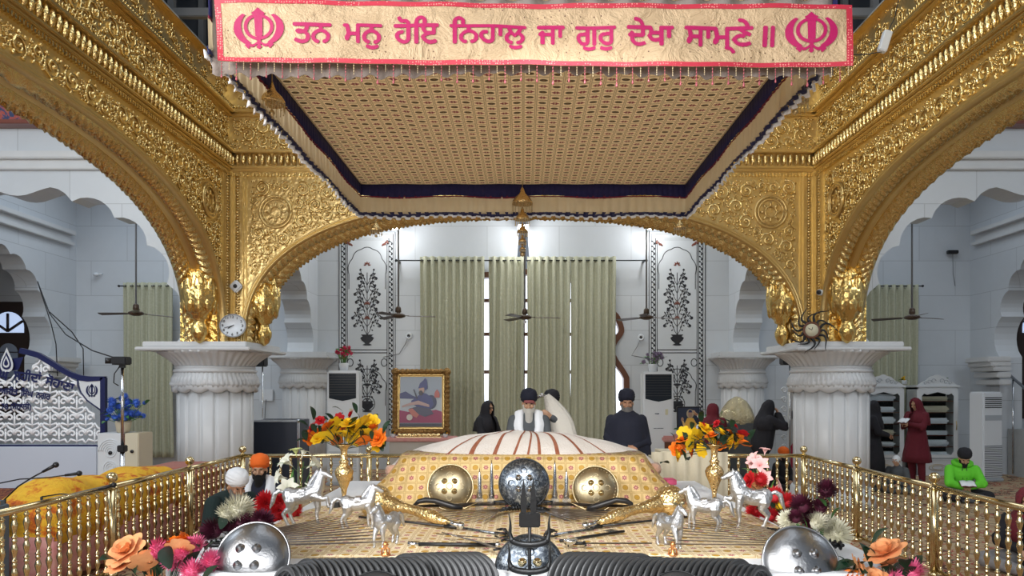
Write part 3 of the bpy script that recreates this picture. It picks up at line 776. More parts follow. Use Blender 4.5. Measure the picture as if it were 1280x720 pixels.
vs_ = SC.view_settings; vs_.view_transform = 'Standard'; vs_.look = 'None'; vs_.gamma = 1; vs_.use_curve_mapping = False; vs_.exposure = 0
# ================================================================== canopy and banner
CW, CY0, CY1, CZT = 1.77, 4.05, 7.85, 4.13
can = thing('canopy', 'square gold brocade canopy with navy and cream pleated valance hanging over the weapon table', 'canopy', (0, 0, 0))
mb = MB(); mb.sheet(lambda u, v: (-CW+2*CW*u, CY0+(CY1-CY0)*v, CZT-.03*math.sin(PI*u)*math.sin(PI*v)+.004*math.sin(u*40)*math.sin(v*4)), 50, 40)
mb.build('brocade_panel', M['canopybrocade'], can)
def valance(name, z0, z1, m, off, amp, fr, sides='lrb', jag=0):
    mb = MB(); rnd = random.Random(5); path = []
    def run(a, b, n):
        for i in range(n): t = i/n; path.append((a[0]+(b[0]-a[0])*t, a[1]+(b[1]-a[1])*t))
    W_ = CW+off
    run((-W_, CY0), (-W_, CY1+off), 420); run((-W_, CY1+off), (W_, CY1+off), 420); run((W_, CY1+off), (W_, CY0), 421)
    vs = []; n = len(path)
    for i, (x, y) in enumerate(path):
        w_ = amp*math.sin(i*fr)+amp*.5*math.sin(i*fr*.37+1)
        if 419 < i < 841: q = (0, w_)
        else: q = (w_, 0)
        sag = .012*math.sin(i*.05)+jag*(1 if (i//6) % 2 else -1)
        for k, zz in enumerate((z1, (z0+z1)/2, z0+sag)): vs.append((x+q[0]*(.3+.5*k), y+q[1]*(.3+.5*k), zz))
    mb.add(vs, [(i*3+k, (i+1)*3+k, (i+1)*3+k+1, i*3+k+1) for i in range(n-1) for k in range(2)])
    o = mb.build(name, m, can)
    return o if m is M['creamsatin'] else solid(o, .006)
valance('navy_band', 4.0, 4.14, M['navyband'], 0, .004, .9)
valance('maroon_piping', 3.985, 4.003, mat('maroon_piping', (.16, .005, .03), .7), .002, .004, .9)
valance('cream_pleats', 3.815, 3.99, M['creamsatin'], .006, .010, .55)
valance('navy_hem', 3.79, 3.83, M['navy'], .010, .012, .55, jag=.006)
valance('white_lining', 3.772, 3.81, M['whitecloth'], .03, .014, .55, jag=.01)
# tubes and ties carrying the canopy
mb = MB()
for x in (-CW, CW): mb.tube([(x, CY0, CZT+.03), (x, CY1, CZT+.03)], .02, 8)
for y in (CY0, CY1): mb.tube([(-CW, y, CZT+.03), (CW, y, CZT+.03)], .02, 8)
for x in (-CW, CW):
    for y in (CY0, CY1): mb.tube([(x, y, CZT+.03), (x*.98, y, 7.9)], .006, 5)
mb.build('frame_and_wires', M['beam'], can)
# scalloped net lining just behind the banner
mb = MB()
def scal(u, v):
    x = -CW+2*CW*u; s_ = .016*math.sin(u*9)+.009*math.sin(u*PI*76)
    return (x, 4.10+.02*math.sin(u*120), 4.12-(.425+s_+.012*math.sin(u*PI))*v)
mb.sheet(scal, 240, 3); solid(mb.build('net_flounce', M['greylace'], can), .004)
ban = thing('banner', 'cream sequin banner with magenta Gurmukhi lettering and red trim across the top', 'banner', (0, 0, 0))
XL, XR, YB = -1.716, 1.827, 4.0
def bz(u, v):      # v 0 bottom .. 1 top
    zb = 3.722-.032*u-.012*math.sin(PI*u); zt = 4.066-.034*u-.008*math.sin(PI*u)
    return zb+(zt-zb)*v
def bpt(u, v, o=0):
    y = YB+.006*math.sin(u*23+v*3)+.004*math.sin(u*61-v*5)+.006*math.sin(v*4+u*9)-o
    x = XL+(XR-XL)*u
    if u < .06: x += .02*(1-v)*(1-u/.06)
    return (x, y, bz(u, v))
mb = MB(); mb.sheet(lambda u, v: bpt(u, v), 260, 26); solid(mb.build('cloth', M['banner'], ban), .004)
tw = .062; mb = MB(); tu = .030/3.54*1.15
mb.sheet(lambda u, v: bpt(u, v*tw*1.2+.0, .005), 200, 2); mb.sheet(lambda u, v: bpt(u, 1-v*tw*1.2, .005), 200, 2)
mb.sheet(lambda u, v: bpt(u*tu, v, .005), 2, 26); mb.sheet(lambda u, v: bpt(1-u*tu, v, .005), 2, 26)
mb.build('red_trim', M['bannertrim'], ban)
words = [('ਤਨ', 367, 415), ('ਮਨੁ', 429, 478), ('ਹੋਇ', 492, 549), ('ਿਨਹਾਲੁ', 562, 658), ('ਜਾ', 671, 706), ('ਗੁਰੁ', 719, 770), ('ਦੇਖਾ', 783, 842), ('ਸਾਮ੍ਣੇ', 855, 941), ('॥', 953, 968)]
def letters_to(f): return f
for wd, a, b in words:
    def fx(t, y, x, a=a, b=b):
        px = a+(b-a)*t; u = ((px-CX)/F*YB-XL)/(XR-XL)
        py = 53.5+(px-367)*.0068 - y*36.5          # base line and size of the letters
        z = CZ+(CY-py)/F*YB; v = (z-bz(u, 0))/(bz(u, 1)-bz(u, 0))
        return bpt(u, v, .0075)
    m_, w_ = text_mb(wd, fx, .038, 70); m_.build('lettering', M['magenta'], ban)
for cx_, cy_, hw_, hh_ in ((323.5, 36, 31, 25), (1013, 41.5, 31, 25.5)):
    def f(x, z, cx_=cx_, cy_=cy_, hw_=hw_, hh_=hh_):
        px, py = cx_+x*hw_, cy_-z*hh_; u = ((px-CX)/F*YB-XL)/(XR-XL); zz = CZ+(CY-py)/F*YB
        return bpt(u, (zz-bz(u, 0))/(bz(u, 1)-bz(u, 0)), .0075)
    khanda(f).build('emblem', M['magenta'], ban)
mb = MB(); zz = 0
mb.tube([(0, 0, 0), (0, 0, -.085)], .0012, 4)
for i in range(5): mb.ball((0, 0, -.012-i*.017), (.0045, .0045, .006), 6)
mb.ball((0, 0, -.09), (.007, .007, .010), 6)
bme = mb.mesh('bead_string', M['bead'])
mb = MB(); mb.tube([(0, 0, 0), (0, 0, -.07)], .0012, 4)
for i in range(4): mb.ball((0, 0, -.012-i*.017), (.004, .004, .006), 6)
bme2 = mb.mesh('bead_string', M['creamsatin'])
for i in range(80):
    u = .006+i*.0125
    place(None, 'bead_string', bme if i % 2 == 0 else bme2, ban, Vector(bpt(u, 0)), (0, 0, 0), (.85 if i % 2 == 0 else .6)+.3*random.random())
tag(can, can['label'], 'canopy')
# golden tiered parasol ornaments
def chhatar(loc, tiers, label, sc=1):
    t = thing('parasol_ornament', label, 'ornament', loc, 0)
    z = 0; r = .088*sc
    for k in range(tiers):
        mb = MB(); mb.lathe([(.006, z+.02), (.012*sc, z), (r*.3, z-r*.45), (r*.75, z-r*.9), (r*.98, z-r*1.25), (r, z-r*1.5), (r*.95, z-r*1.5)], n=24, mod=lambda i, a: 1+.04*math.sin(12*a))
        dome = mb.build('dome', M['goldsequin'] if False else M['brass_orn'], t)
        mb = MB()
        for j in range(16):
            a = 2*PI*j/16; p = (r*.96*math.cos(a), r*.96*math.sin(a)); mb.tube([(p[0], p[1], z-r*1.5), (p[0], p[1], z-r*2.1)], .0025, 4); mb.ball((p[0], p[1], z-r*2.15), .006*sc, 5)
        mb.build('bead_fringe', M['brass2'], t)
        z -= r*1.75+.02*sc; r *= .72
    mb = MB(); mb.tube([(0, 0, .12), (0, 0, z)], .004, 5); mb.ball((0, 0, z-.02), .022*sc, 8); mb.build('cord', M['brass2'], t)
    return t
chhatar(P(340, 106, 4.95), 1, 'brass parasol ornament hanging at the front left corner of the canopy')
chhatar(P(994, 104, 4.95), 1, 'brass parasol ornament hanging at the front right corner of the canopy')
chhatar(P(653, 236, 7.7), 5, 'five tiered brass parasol ornament hanging at the middle of the canopy rear edge', 1.25)
chhatar(P(470, 277, 7.95), 1, 'small brass parasol ornament below the rear left corner of the canopy', .8)
chhatar(P(850, 274, 7.95), 1, 'small brass parasol ornament below the rear right corner of the canopy', .8)

# ================================================================== brass railing
mb = MB()
unit = [(.010, 0), (.016, .008), (.016, .016), (.009, .024), (.011, .05), (.018, .085), (.019, .10), (.013, .125), (.009, .14), (.015, .15), (.015, .158), (.010, .168)]
pr = [(.014, .05), (.014, .075)]
for k in range(4): pr += [(r*(1.42), .08+z*1.16+k*.197) for r, z in unit]
pr += [(.012, .872), (.012, .885)]
mb.lathe(pr, n=10); bal_me = mb.mesh('baluster', M['brass'])
mb = MB(); mb.tube([(0, 0, 0), (0, 0, .90)], .042, 20); mb.lathe([(.06, 0), (.06, .03), (.045, .045)], n=20)
mb.lathe([(.042, .885), (.05, .892), (.05, .90), (.03, .91), (.02, .925), (.03, .935), (.03, .942), (.015, .95)], n=20)
post_me = mb.mesh('post', M['brass'])
mb = MB(); mb.ball((0, 0, 1.0), .055, 20); fin_me = mb.mesh('finial_ball', M['brass'])
def rail_panel(a, b, label, n, endpost=False):
    a, b = Vector(a), Vector(b); t = thing('brass_railing', label, 'railing', a, math.atan2((b-a).y, (b-a).x)); L = (b-a).length
    MB().tube([(0, 0, .905), (L, 0, .905)], .030, 14).build('handrail', M['brass'], t)
    MB().tube([(0, 0, .06), (L, 0, .06)], .02, 10).build('bottom_rail', M['brass'], t)
    for i in range(n): place(None, 'baluster', bal_me, t, (L*(i+.75)/(n+.5), 0, 0))
    for x in ([0, L] if endpost else [0]):
        place(None, 'post', post_me, t, (x, 0, 0)); place(None, 'finial_ball', fin_me, t, (x, 0, 0))
    return t
YR = [4.0, 5.65, 7.3, 9.0]
for s, sd in ((-1, 'left'), (1, 'right')):
    for i, y in enumerate(YR):
        y1 = YR[i+1] if i < 3 else 10.7
        if i == 0: continue
        where = {1: 'nearest the camera', 2: 'middle section', 3: 'section by the %s marble column' % sd}[i]
        rail_panel((s*4.17, y, 0), (s*4.17, y1, 0), 'polished brass railing down the %s side, %s' % (sd, where), 11)
rail_panel((-4.17, 10.7, 0), (-2.29, 10.7, 0), 'brass railing at the back, left section behind the seated bearded men', 12)
rail_panel((-2.29, 10.7, 0), (2.37, 10.7, 0), 'brass railing at the back, long middle section behind the white blanket', 28)
rail_panel((2.37, 10.7, 0), (4.17, 10.7, 0), 'brass railing at the back, right section behind the pink lilies', 12, True)

# ================================================================== platform and cloths
t = thing('platform', 'low white cloth covered platform under the weapons display', 'platform', (0, 0, 0))
mb = MB(); mb.box((-2.0, 5.2, 0), (2.0, 8.3, .842), .03); mb.box((-2.25, 4.5, 0), (2.25, 5.45, .842), .03); mb.box((-2.0, 4.1, 0), (2.0, 4.6, .842), .03); mb.build('covered_top', M['whitecloth'], t)
mb = MB(); mb.box((-2.0, 3.35, 0), (2.0, 4.12, .60), .03); mb.build('front_step', M['whitecloth'], t)
bc = MB()
def tb(u, v):
    x = -1.95+3.9*u; y = 4.5+1.95*v
    if v > .45 : x *= 1-(v-.45)*.12
    z = .853+.004*math.sin(u*37+v*11)+.003*math.sin(v*31-u*9)
    return (x, y, z)
bc.sheet(tb, 90, 50)
bc.sheet(lambda u, v: (-1.95+3.9*u, 4.5-.03*v, .853-.06*v+.008*math.sin(u*60)), 90, 2)
tag(solid(bc.build('brocade_tablecloth', M['brocade_table']), .008), 'cream and gold brocade cloth with flowers spread under the weapons', 'cloth')
def blob_shape():
    pass
# brocade draped seat rising behind the weapons
mb = MB(); NU, NV = 72, 14
def md(u, v):     # v 0 floor edge .. 1 top; u around front from left to right
    a = PI*(1+u)                        # from left, round the front, to right
    c, s_ = math.cos(a), math.sin(a)
    hw = 1.60-.42*v+.05*math.sin(v*PI)*-1; dp = 1.0-.28*v
    x = hw*math.copysign(abs(c)**.42, c); y = 7.35+dp*math.copysign(abs(s_)**.35, s_)
    z = .845+.42*v-.02*math.sin(PI*v)
    return (x+.012*math.sin(u*55)*(1-v), y+.01*math.sin(u*70+v*3), z)
mb.sheet(md, NU, NV); top = [md(i/NU, 1) for i in range(NU+1)]
mb.add(top+[(0, 7.3, 1.275)], [(i, i+1, NU+1) for i in range(NU)])

t = tag(solid(mb.build('brocade_throne_cover', M['brocade']), .01), 'gold brocade with pink flowers draped over the raised seat behind the shields', 'cloth')
# blanket
mb = MB()
def bl(u, v, o=0):
    x = -1.30+2.6*u; h = .215*(1-abs(2*u-1)**2.0); 
    y = 6.72+1.5*v+.30*(abs(2*u-1)**3)
    prof = math.sin(min(1, v*2.2)*PI/2)
    z = 1.14+.03*math.sin(u*PI)+(.05+h)*prof*(1 if v < .6 else 1-(v-.6)**2*1.5)+.006*math.sin(u*31)+.004*math.sin(u*17+v*20)
    if u < .12: z -= .03*(1-u/.12)
    return (x, y, z+o)
mb.sheet(bl, 90, 30)
mb.sheet(lambda u, v: (bl(u, 0)[0], bl(u, 0)[1]+.02*v, bl(u, 0)[2]-.03*v), 90, 1)
bk = tag(solid(mb.build('fur_blanket', M['blanket']), .03), 'white pile blanket with rust stripes folded over the brocade seat', 'blanket')
mb = MB(); mb.tube([Vector(bl(i/60, 0, .0)) + Vector((0, -.012, -.012)) for i in range(61)], [.028+.035*abs(i/30-1)**4 for i in range(61)], 10)
mb.sheet(lambda u, v: bl(u*.13, v, .012), 16, 20); mb.sheet(lambda u, v: bl(1-u*.13, v, .012), 16, 20)
mb.build('peach_edge', M['blanketpeach'], bk)
mb = MB()
for u0, u1, cv, w0 in ((.50, .18, .05, .010), (.49, .30, .08, .016), (.495, .385, .02, .013), (.505, .455, -.03, .008), (.51, .56, .03, .010), (.52, .63, .05, .013), (.53, .74, .04, .012), (.54, .86, .05, .008), (.505, .51, .04, .007)):
    vs = []
    for k in range(19):
        q = k/18; v = .80*(1-q)+.01; u = u0+(u1-u0)*(q**1.1)+cv*math.sin(PI*q)*(1 if u1 > .5 else -1)*.6; w_ = w0*(.22+.42*q)
        vs += [bl(u-w_, v, .019), bl(u+w_, v, .019)]
    mb.add(vs, [(2*k, 2*k+1, 2*k+3, 2*k+2) for k in range(18)])
mb.build('rust_stripes', M['stripe'], bk)
# white sheet over the rear of the platform, cream knit cover
mb = MB(); mb.box((1.55, 8.45, 0), (2.35, 9.0, 1.16), .08)
mb.sheet(lambda u, v: (1.5+.9*u, 8.43+.02*math.sin(u*40), .5+.66*v), 40, 4)
t = tag(mb.build('draped_stand', M['creamknit']), 'low stand draped in a cream cable knit cloth right of the blanket', 'stand')
tag(MB().box(P(829, 603, 8.1), P(846, 600, 7.9), .004).build('folded_cloth', mat('bright_pink_cloth', (.8, .12, .25), .8)), 'small pink folded cloth at the foot of the cream knit stand', 'cloth')

# ================================================================== shields
def shield(loc, R, depth, tilt, mts, label, bosses=4, orn=0, bm_=None):
    t = thing('round_shield', label, 'shield', loc, 0, rot=(math.radians(-tilt), 0, 0))
    n = 14; prof = [(R*math.sin(i/n*1.35)/math.sin(1.35), depth*(math.cos(i/n*1.35)-math.cos(1.35))/(1-math.cos(1.35))) for i in range(n+1)]
    outer = [(r, z) for r, z in prof]; prof2 = outer+[(R*1.0, -.008), (R*.97, -.008), (R*.6, depth*.45), (0, depth*.8)]
    MB().lathe(prof2, n=56, axis='y').build('bowl', mts[0], t)
    MB().lathe([(R*.965, .008), (R*1.0, .014), (R*1.02, .0), (R*1.0, -.012), (R*.96, -.008), (R*.965, .008)], n=56, axis='y', cap=False).build('rim', mts[1], t)
    def zz(r): 
        a = math.asin(min(1, r/R*math.sin(1.35))); return depth*(math.cos(a)-math.cos(1.35))/(1-math.cos(1.35))
    br = R*.30; bme_ = MB(); s_ = R/.2
    bme_.lathe([(.026*s_, 0), (.026*s_, .004), (.017*s_, .006), (.016*s_, .012), (.012*s_, .02), (.004*s_, .025), (0, .026)], n=16, axis='y')
    bmesh_ = bme_.mesh('boss', bm_ or mts[1])
    for k in range(bosses):
        a = PI/4+k*PI/2; place(None, 'boss', bmesh_, t, (br*math.cos(a), -zz(br)+.002, br*math.sin(a)))
    if orn:
        mb = MB()
        for k in range(4):
            a = k*PI/2; c_ = (R*.50*math.cos(a), -zz(R*.5)-.002, R*.50*math.sin(a)); mb.tube([(c_[0]+R*.12*math.cos(q*PI/8), c_[1], c_[2]+R*.12*math.sin(q*PI/8)) for q in range(17)], .0035, 5)
        for k in range(16):
            a = k*PI/8; mb.ball((R*.14*math.cos(a), -zz(R*.14)-.001, R*.14*math.sin(a)), .006, 5); 
        for k in range(40): a = k*PI/20; mb.ball((R*.86*math.cos(a), -zz(R*.86), R*.86*math.sin(a)), (.006, .003, .006), 5)
        mb.build('engraving', mts[1], t)
    return t
pl = P(563, 609, 6.22); shield(pl, .198, .085, 14, (M['brass_sh'], M['brass_sh']), 'round brass shield with four bosses leaning on the brocade, left one', orn=1, bm_=M['brass'])
pl = P(744, 611, 6.22); shield(pl, .198, .085, 14, (M['brass_sh'], M['brass_sh']), 'round brass shield with four bosses leaning on the brocade, right one', orn=1, bm_=M['brass'])
pl = P(655, 604.5, 6.1); shield(pl, .213, .08, 10, (M['steel_dark'], M['iron']), 'dark etched steel shield standing at the centre behind the twin blades', orn=1, bm_=M['steel'])
pl = P(316, 699, 4.25); shield(pl, .22, .10, 22, (M['steel_sh'], M['steel_sh']), 'large bright steel shield standing at the front left corner of the table')
pl = P(1001, 706, 4.25); shield(pl, .228, .10, 22, (M['steel_sh'], M['steel_sh']), 'large bright steel shield standing at the front right corner of the table')
pl = P(662, 712, 4.25); sh = shield(pl, .205, .08, 12, (M['steel_dark'], M['iron']), 'dark ornate steel shield with gold bosses behind the horned stand at the front centre', orn=1, bm_=M['brass'])
# ================================================================== horned stand, trident blades at the centre
t = thing('horned_stand', 'black iron stand with bull horns and twin blades in front of the gold bossed shield', 'stand', (P(662, 700, 4.12).x, 4.08, .60))
def loc(px, py, d=4.08): q = P(px, py, d); return (q.x-t.location.x, q.y-t.location.y, q.z-t.location.z)
MB().tube([(0, 0, 0), loc(662, 640)], .010, 8).build('central_rod', M['iron'], t)
mb = MB(); mb.box((-.06, -.015, loc(0, 659)[2]), (.06, .03, loc(0, 641)[2]), .006); mb.build('socket_block', M['iron'], t)
for px in (654.5, 666.5):
    a = loc(px, 645); b = loc(px, 597)
    mb = MB(); mb.prism([(a[0]-.014, a[2]), (a[0]+.014, a[2]), (a[0]+.018, a[2]+.08), (a[0]+.008, b[2]-.05), (a[0], b[2]), (a[0]-.008, b[2]-.05), (a[0]-.018, a[2]+.08)], -.006, .004); mb.build('twin_blade', M['iron'], t)
for sc_, py0, w_, h_ in ((1, 672, 23, 30), (1, 706, 24, 26)):
    pts = []
    for k in range(33):
        a = PI+PI*k/32; x = w_*math.cos(a)*(1.05 if abs(math.cos(a)) < .95 else 1)
        y = py0+h_*.0-10*math.sin(a)*-1*-1
        pts.append((662+x, py0-8*math.sin(a)*1.0 if False else py0+9*abs(math.sin(a))))
    left = [(662-w_-3+2*math.sin(q*PI), py0-h_*q) for q in (1, .8, .6, .4, .2)]; right = [(662+w_+3-2*math.sin(q*PI), py0-h_*q) for q in (.2, .4, .6, .8, 1)]
    full = left+pts+right; n = len(full)
    mb = MB(); mb.tube([loc(x, y, 4.03) for x, y in full], [  .003+.015*min(1, 1.9*math.sin(PI*i/(n-1)))**1.2 for i in range(n)], 8); mb.build('horns', M['iron'], t)
MB().lathe([(.0, 0), (.10, 0), (.10, .02), (.03, .04), (.012, .12)], n=20).build('foot', M['iron'], t)
# ================================================================== rings (quoits)
mb = MB(); R = .2
mb.lathe([(R, -.004), (R*1.005, 0), (R, .004), (R*.80, .009), (R*.785, 0), (R*.80, -.009), (R, -.004)], n=64, axis='y', cap=False)
ring_me = mb.mesh('steel_quoit', M['ring'])
def quoit(px, py, d, rz, sc, label, g):
    o = bpy.data.objects.new('steel_quoit', ring_me); C.objects.link(o)
    p = P(px, py, d); o.location = (p.x, p.y, p.z-R*sc); o.rotation_euler = (math.radians(-12), 0, math.radians(rz)); o.scale = (sc,)*3
    tag(o, label, 'quoit', g)
for s, sd in ((-1, 'left'), (1, 'right')):
    L1 = 'large dark grey steel quoit in the tall row just %s of centre' % sd
    for k in range(12):
        px = 654+s*(140-k*9.5) if True else 0
        quoit(654+s*(62+k*7.8), 690.5+.05*k*k*.3, 3.98-.0*k+.012*k, s*38, .93, L1, 'quoits in the tall %s row' % sd)
    L2 = 'dark grey steel quoit in the long lower row on the %s' % sd
    for k in range(17): quoit(654+s*(142+k*8.2), 697+k*.12, 3.98+.006*k, s*42, .88, L2, 'quoits in the lower %s row' % sd)
    L3 = 'smaller dark grey steel quoit at the outer %s end of the row' % sd
    for k in range(5): quoit(654+s*(272+k*7), 704+k*.8, 4.02, s*45, .75, L3, 'smaller quoits at the %s end' % sd)
    p = P(654-s*186 if False else 654+s*(-186 if s > 0 else 186)*(-1 if s > 0 else -1)*(1), 712, 3.7)
    xx = 468 if s < 0 else 850
    p = P(xx, 711, 3.7)
    shield((p.x, p.y, p.z-.175), .17, .05, 35, (M['ring'], M['iron']), 'low dark steel shield in front of the quoits on the %s' % sd, bosses=0)
# ================================================================== swords
def sword_meshes(L, w, curve, hilt='talwar'):
    n = 16; up, dn = [], []
    for i in range(n+1):
        q = i/n; c = curve*q*q; ww = w*(1-.12*q) if q < .82 else w*(1-.12*.82)*max(0, 1-(q-.82)/.18)**.8
        up.append((q*L, c+ww/2)); dn.append((q*L, c-ww/2))
    b = MB(); poly = up+dn[::-1][1:]
    vs = []; 
    for (x, y), (x2, y2) in zip(up, dn): vs += [(x, y, 0), (x, (y+y2)/2, .0035), (x2, y2, 0), (x, (y+y2)/2, -.0035)]
    b.add(vs, [(i*4+j, i*4+(j+1) % 4, (i+1)*4+(j+1) % 4, (i+1)*4+j) for i in range(n) for j in range(4)], False)
    h = MB(); h.tube([(-.11, 0, 0), (-.07, 0, 0), (-.03, 0, 0), (.0, 0, 0)], [.009, .013, .011, .010], 8)
    h.tube([(-.004, -.05, 0), (-.004, 0, 0), (-.004, .05, 0)], [.008, .006, .008], 8); h.lathe([(0, -.004), (.026, -.002), (.024, .003), (0, .006)], c=(-.115, 0, 0), n=14, axis='x')
    h.ball((-.13, 0, 0), .010, 8)
    return b.mesh('blade', M['blade']), h.mesh('hilt', M['iron'])
sw1 = sword_meshes(.84, .022, .03); sw2 = sword_meshes(.62, .034, .05); sw3 = sword_meshes(.9, .022, 0.0)
def sword(ms, loc, ang, label, g=None, tilt=0, name='sword', sc=1, roll=0):
    t = thing(name, label, 'sword', loc, ang, g, rot=(roll, tilt, ang)); t.scale = (sc,)*3
    place(None, 'blade', ms[0], t, (0, 0, 0)); place(None, 'hilt', ms[1], t, (0, 0, 0)); return t
for s, sd in ((-1, 'left'), (1, 'right')):
    ox, oy = s*1.88, 4.58
    for k in range(13):
        a = math.radians(.5+k*4.6); ang = a if s < 0 else PI-a
        sword(sw1, (ox-s*.010*k, oy+.046*k, .905), ang, 'thin steel sword in the fan of blades at the %s end of the table' % sd, 'swords fanned out on the %s' % sd, tilt=-.005, sc=1.18-.045*k, roll=.25)
    for k in range(8):
        a = math.radians(8+k*9)
        ang = (PI+a) if s < 0 else -a
        sword(sw2, (s*(.12+.01*k), 6.02-.02*k, .90), ang, 'dark bladed sword in the fan below the centre shield, %s half' % sd, 'swords fanned below the centre shield on the %s' % sd, tilt=.04, sc=1.05-.05*k, roll=.3)
    for k in range(5):
        sword(sw3, (s*(.05+.05*k), 6.06+.012*k, .925+.004*k), (PI+.03*k-.02 if s < 0 else -.03*k+.02), 'long straight steel sword lying just under the centre shield, pointing %s' % sd, 'long straight swords pointing %s' % sd, tilt=.03)
# crossing weapons in the middle ground
def laid(name, label, cat, p, q, build):
    p, q = Vector(p), Vector(q); d = q-p
    t = thing(name, label, cat, p, 0, rot=(0, -math.atan2(d.z, math.hypot(d.x, d.y)), math.atan2(d.y, d.x))); build(t, d.length); return t
def mace_rod(t, L):
    MB().tube([(0, 0, 0), (L, 0, 0)], .013, 10).build('shaft', M['iron'], t)
    MB().tube([(-.01, 0, 0), (.06, 0, 0)], .019, 10).build('collar', M['steel'], t); MB().ball((L, 0, 0), .02, 10).build('end_knob', M['steel'], t)
def axe(t, L):
    MB().tube([(0, 0, 0), (L, 0, 0)], .010, 8).build('shaft', M['iron'], t)
    mb = MB(); mb.add([(L*.86, 0, -.004), (L*.80, .10, 0), (L*.98, .12, 0), (L*.95, 0, .004), (L*.9, 0, .012)], [(0, 1, 2, 3), (0, 4, 3), (1, 4, 2), (0, 1, 4), (4, 2, 3)], False); mb.build('axe_head', M['steel_dark'], t)
def ornhead(t, L):
    MB().tube([(0, 0, 0), (L, 0, 0)], .009, 8).build('shaft', M['steel_dark'], t)
    mb = MB()
    for k in range(7):
        a = k*2*PI/7; mb.tube([(L, .03*math.cos(a), .03*math.sin(a)), (L+.05, .045*math.cos(a), .045*math.sin(a)), (L+.09, .01*math.cos(a), .01*math.sin(a))], .007, 5)
    mb.build('flanged_head', M['iron'], t)
Z = .875
def TP(px, py, z=Z): d = (CZ-z)*F/(py-CY); return P(px, py, d)
laid('gun_barrel', 'dark metal barrel rod lying left of the horned stand', 'rod', TP(512, 680), TP(622, 681), mace_rod)
laid('sword', 'bright straight sword lying across the barrel rod, left of centre', 'sword', TP(630, 676), TP(545, 669), lambda t, L: (MB().xf(Matrix.Identity(4)), place(None, 'blade', sw3[0], t, (0, 0, .01), sc=(L/.9, 1, 1)), place(None, 'hilt', sw3[1], t, (0, 0, .01))))
laid('sword', 'dark curved sword crossing down toward the horned stand from the left', 'sword', TP(625, 690), TP(560, 668), lambda t, L: (place(None, 'blade', sw2[0], t, (0, 0, .02), sc=(L/.62, 1, 1)), place(None, 'hilt', sw2[1], t, (0, 0, .02))))
laid('flanged_mace', 'black flanged mace lying left of the horned stand, head to the centre', 'mace', TP(578, 660), TP(622, 667), ornhead)
laid('flanged_mace', 'black flanged mace lying right of the horned stand, head to the centre', 'mace', TP(742, 661), TP(694, 668), ornhead)
laid('battle_axe', 'dark steel axe lying right of the horned stand', 'axe', TP(700, 676), TP(780, 664), axe)
t = laid('sword', 'long dark sword with cup hilt lying right of the horned stand', 'sword', TP(732, 681), TP(815, 681), lambda t, L: (place(None, 'blade', sw3[0], t, (0, 0, .01), sc=(L/.9, 1.2, 1.5)), place(None, 'hilt', sw3[1], t, (0, 0, .01))))
mb = MB(); mb.lathe([(0, -.03), (.03, -.02), (.045, 0), (.048, .01), (.04, .012)], c=(-.10, -.02, .03), n=18); mb.build('hand_guard', M['steel'], t)
# horn shaped golden covers and black hilts
for s, sd in ((-1, 'left'), (1, 'right')):
    a = P(654+s*183, 628, 5.75); b = P(654+s*94, 653, 5.35); k = P(654+s*78, 657, 5.28)
    t = thing('golden_horn', 'embossed golden horn with a domed end and silver knob, %s of the two' % sd, 'horn', (a.x, a.y, .86))
    o = Vector((a.x, a.y, .86)); pts = [a+(b-a)*i/20-o for i in range(21)]
    for i, p in enumerate(pts): p.z += .02*math.sin(PI*i/20)
    rad = [.030+.034*(1-i/20)+.012*math.sin(i*.5) for i in range(21)]
    MB().tube(pts, rad, 24, mod=lambda i, t_: 1+.05*math.sin(t_*2+i*1.1)).build('horn_body', M['brass_orn'], t)
    c = a-o
    MB().ball(c, (.135, .135, .14), 24).build('domed_end', M['brass_orn'], t)
    mb = MB(); mb.lathe([(.137, -.02), (.145, -.01), (.145, .01), (.137, .02)], c=c, n=30, cap=False); mb.build('band', M['brass'], t)
    mb = MB(); mb.tube([b-o, k-o], [.022, .018], 12); mb.ball(k-o, .028, 14); mb.build('silver_knob', M['steel'], t)
    p = TP(654+s*205, 646, .88); q = TP(654+s*84, 659, .88)
    laid('black_staff', 'thin black staff lying under the golden horn on the %s' % sd, 'staff', p, q, lambda t, L: (MB().tube([(0, 0, 0), (L, 0, 0)], .009, 8).build('shaft', M['black'], t), MB().tube([(L-.1, 0, 0), (L, 0, 0)], .015, 8).build('ferrule', M['iron'], t)))
    # curved hilt leaning before the brass shield
    P3 = [(517, 632), (523, 627), (532, 625), (544, 626), (556, 630), (566, 633), (578, 635)] if s < 0 else [(791, 637), (789, 630), (782, 626), (770, 625), (758, 629), (745, 633), (734, 636)]
    t = thing('curved_dagger', 'dagger with a curved black handle lying before the %s brass shield' % sd, 'dagger', P(P3[-1][0], P3[-1][1]+3, 5.98))
    pts = [P(x, y, 5.98)-t.location for x, y in P3]
    MB().tube(pts, [.010, .020, .024, .022, .026, .026, .016], 12).build('handle', M['black'], t)
    e = pts[-1]; MB().tube([e, e+Vector((-s*.02, 0, -.003)), e+Vector((-s*.16, .01, .06))], [.012, .008, .003], 6).build('blade', M['brass2'], t)
# upright spikes on clear blocks
for px, h, nm in ((599.5, 585, 'outer one on the left'), (614.5, 575, 'inner one on the left'), (693.5, 575, 'inner one on the right'), (708, 585, 'outer one on the right')):
    p = P(px, 623, 6.15)
    t = thing('spear_point', 'small silver spear point on a clear block, %s of centre' % nm, 'spear point', (p.x, p.y, .86))
    zt = P(px, h, 6.15).z-.86
    MB().box((-.035, -.03, 0), (.035, .03, p.z-.86), .006).build('clear_block', M['acrylic'], t)
    MB().lathe([(.022, p.z-.86), (.026, p.z-.83), (.016, p.z-.78), (.018, p.z-.70), (.010, zt-.06), (.001, zt)], n=10).build('spike', M['steel'], t)

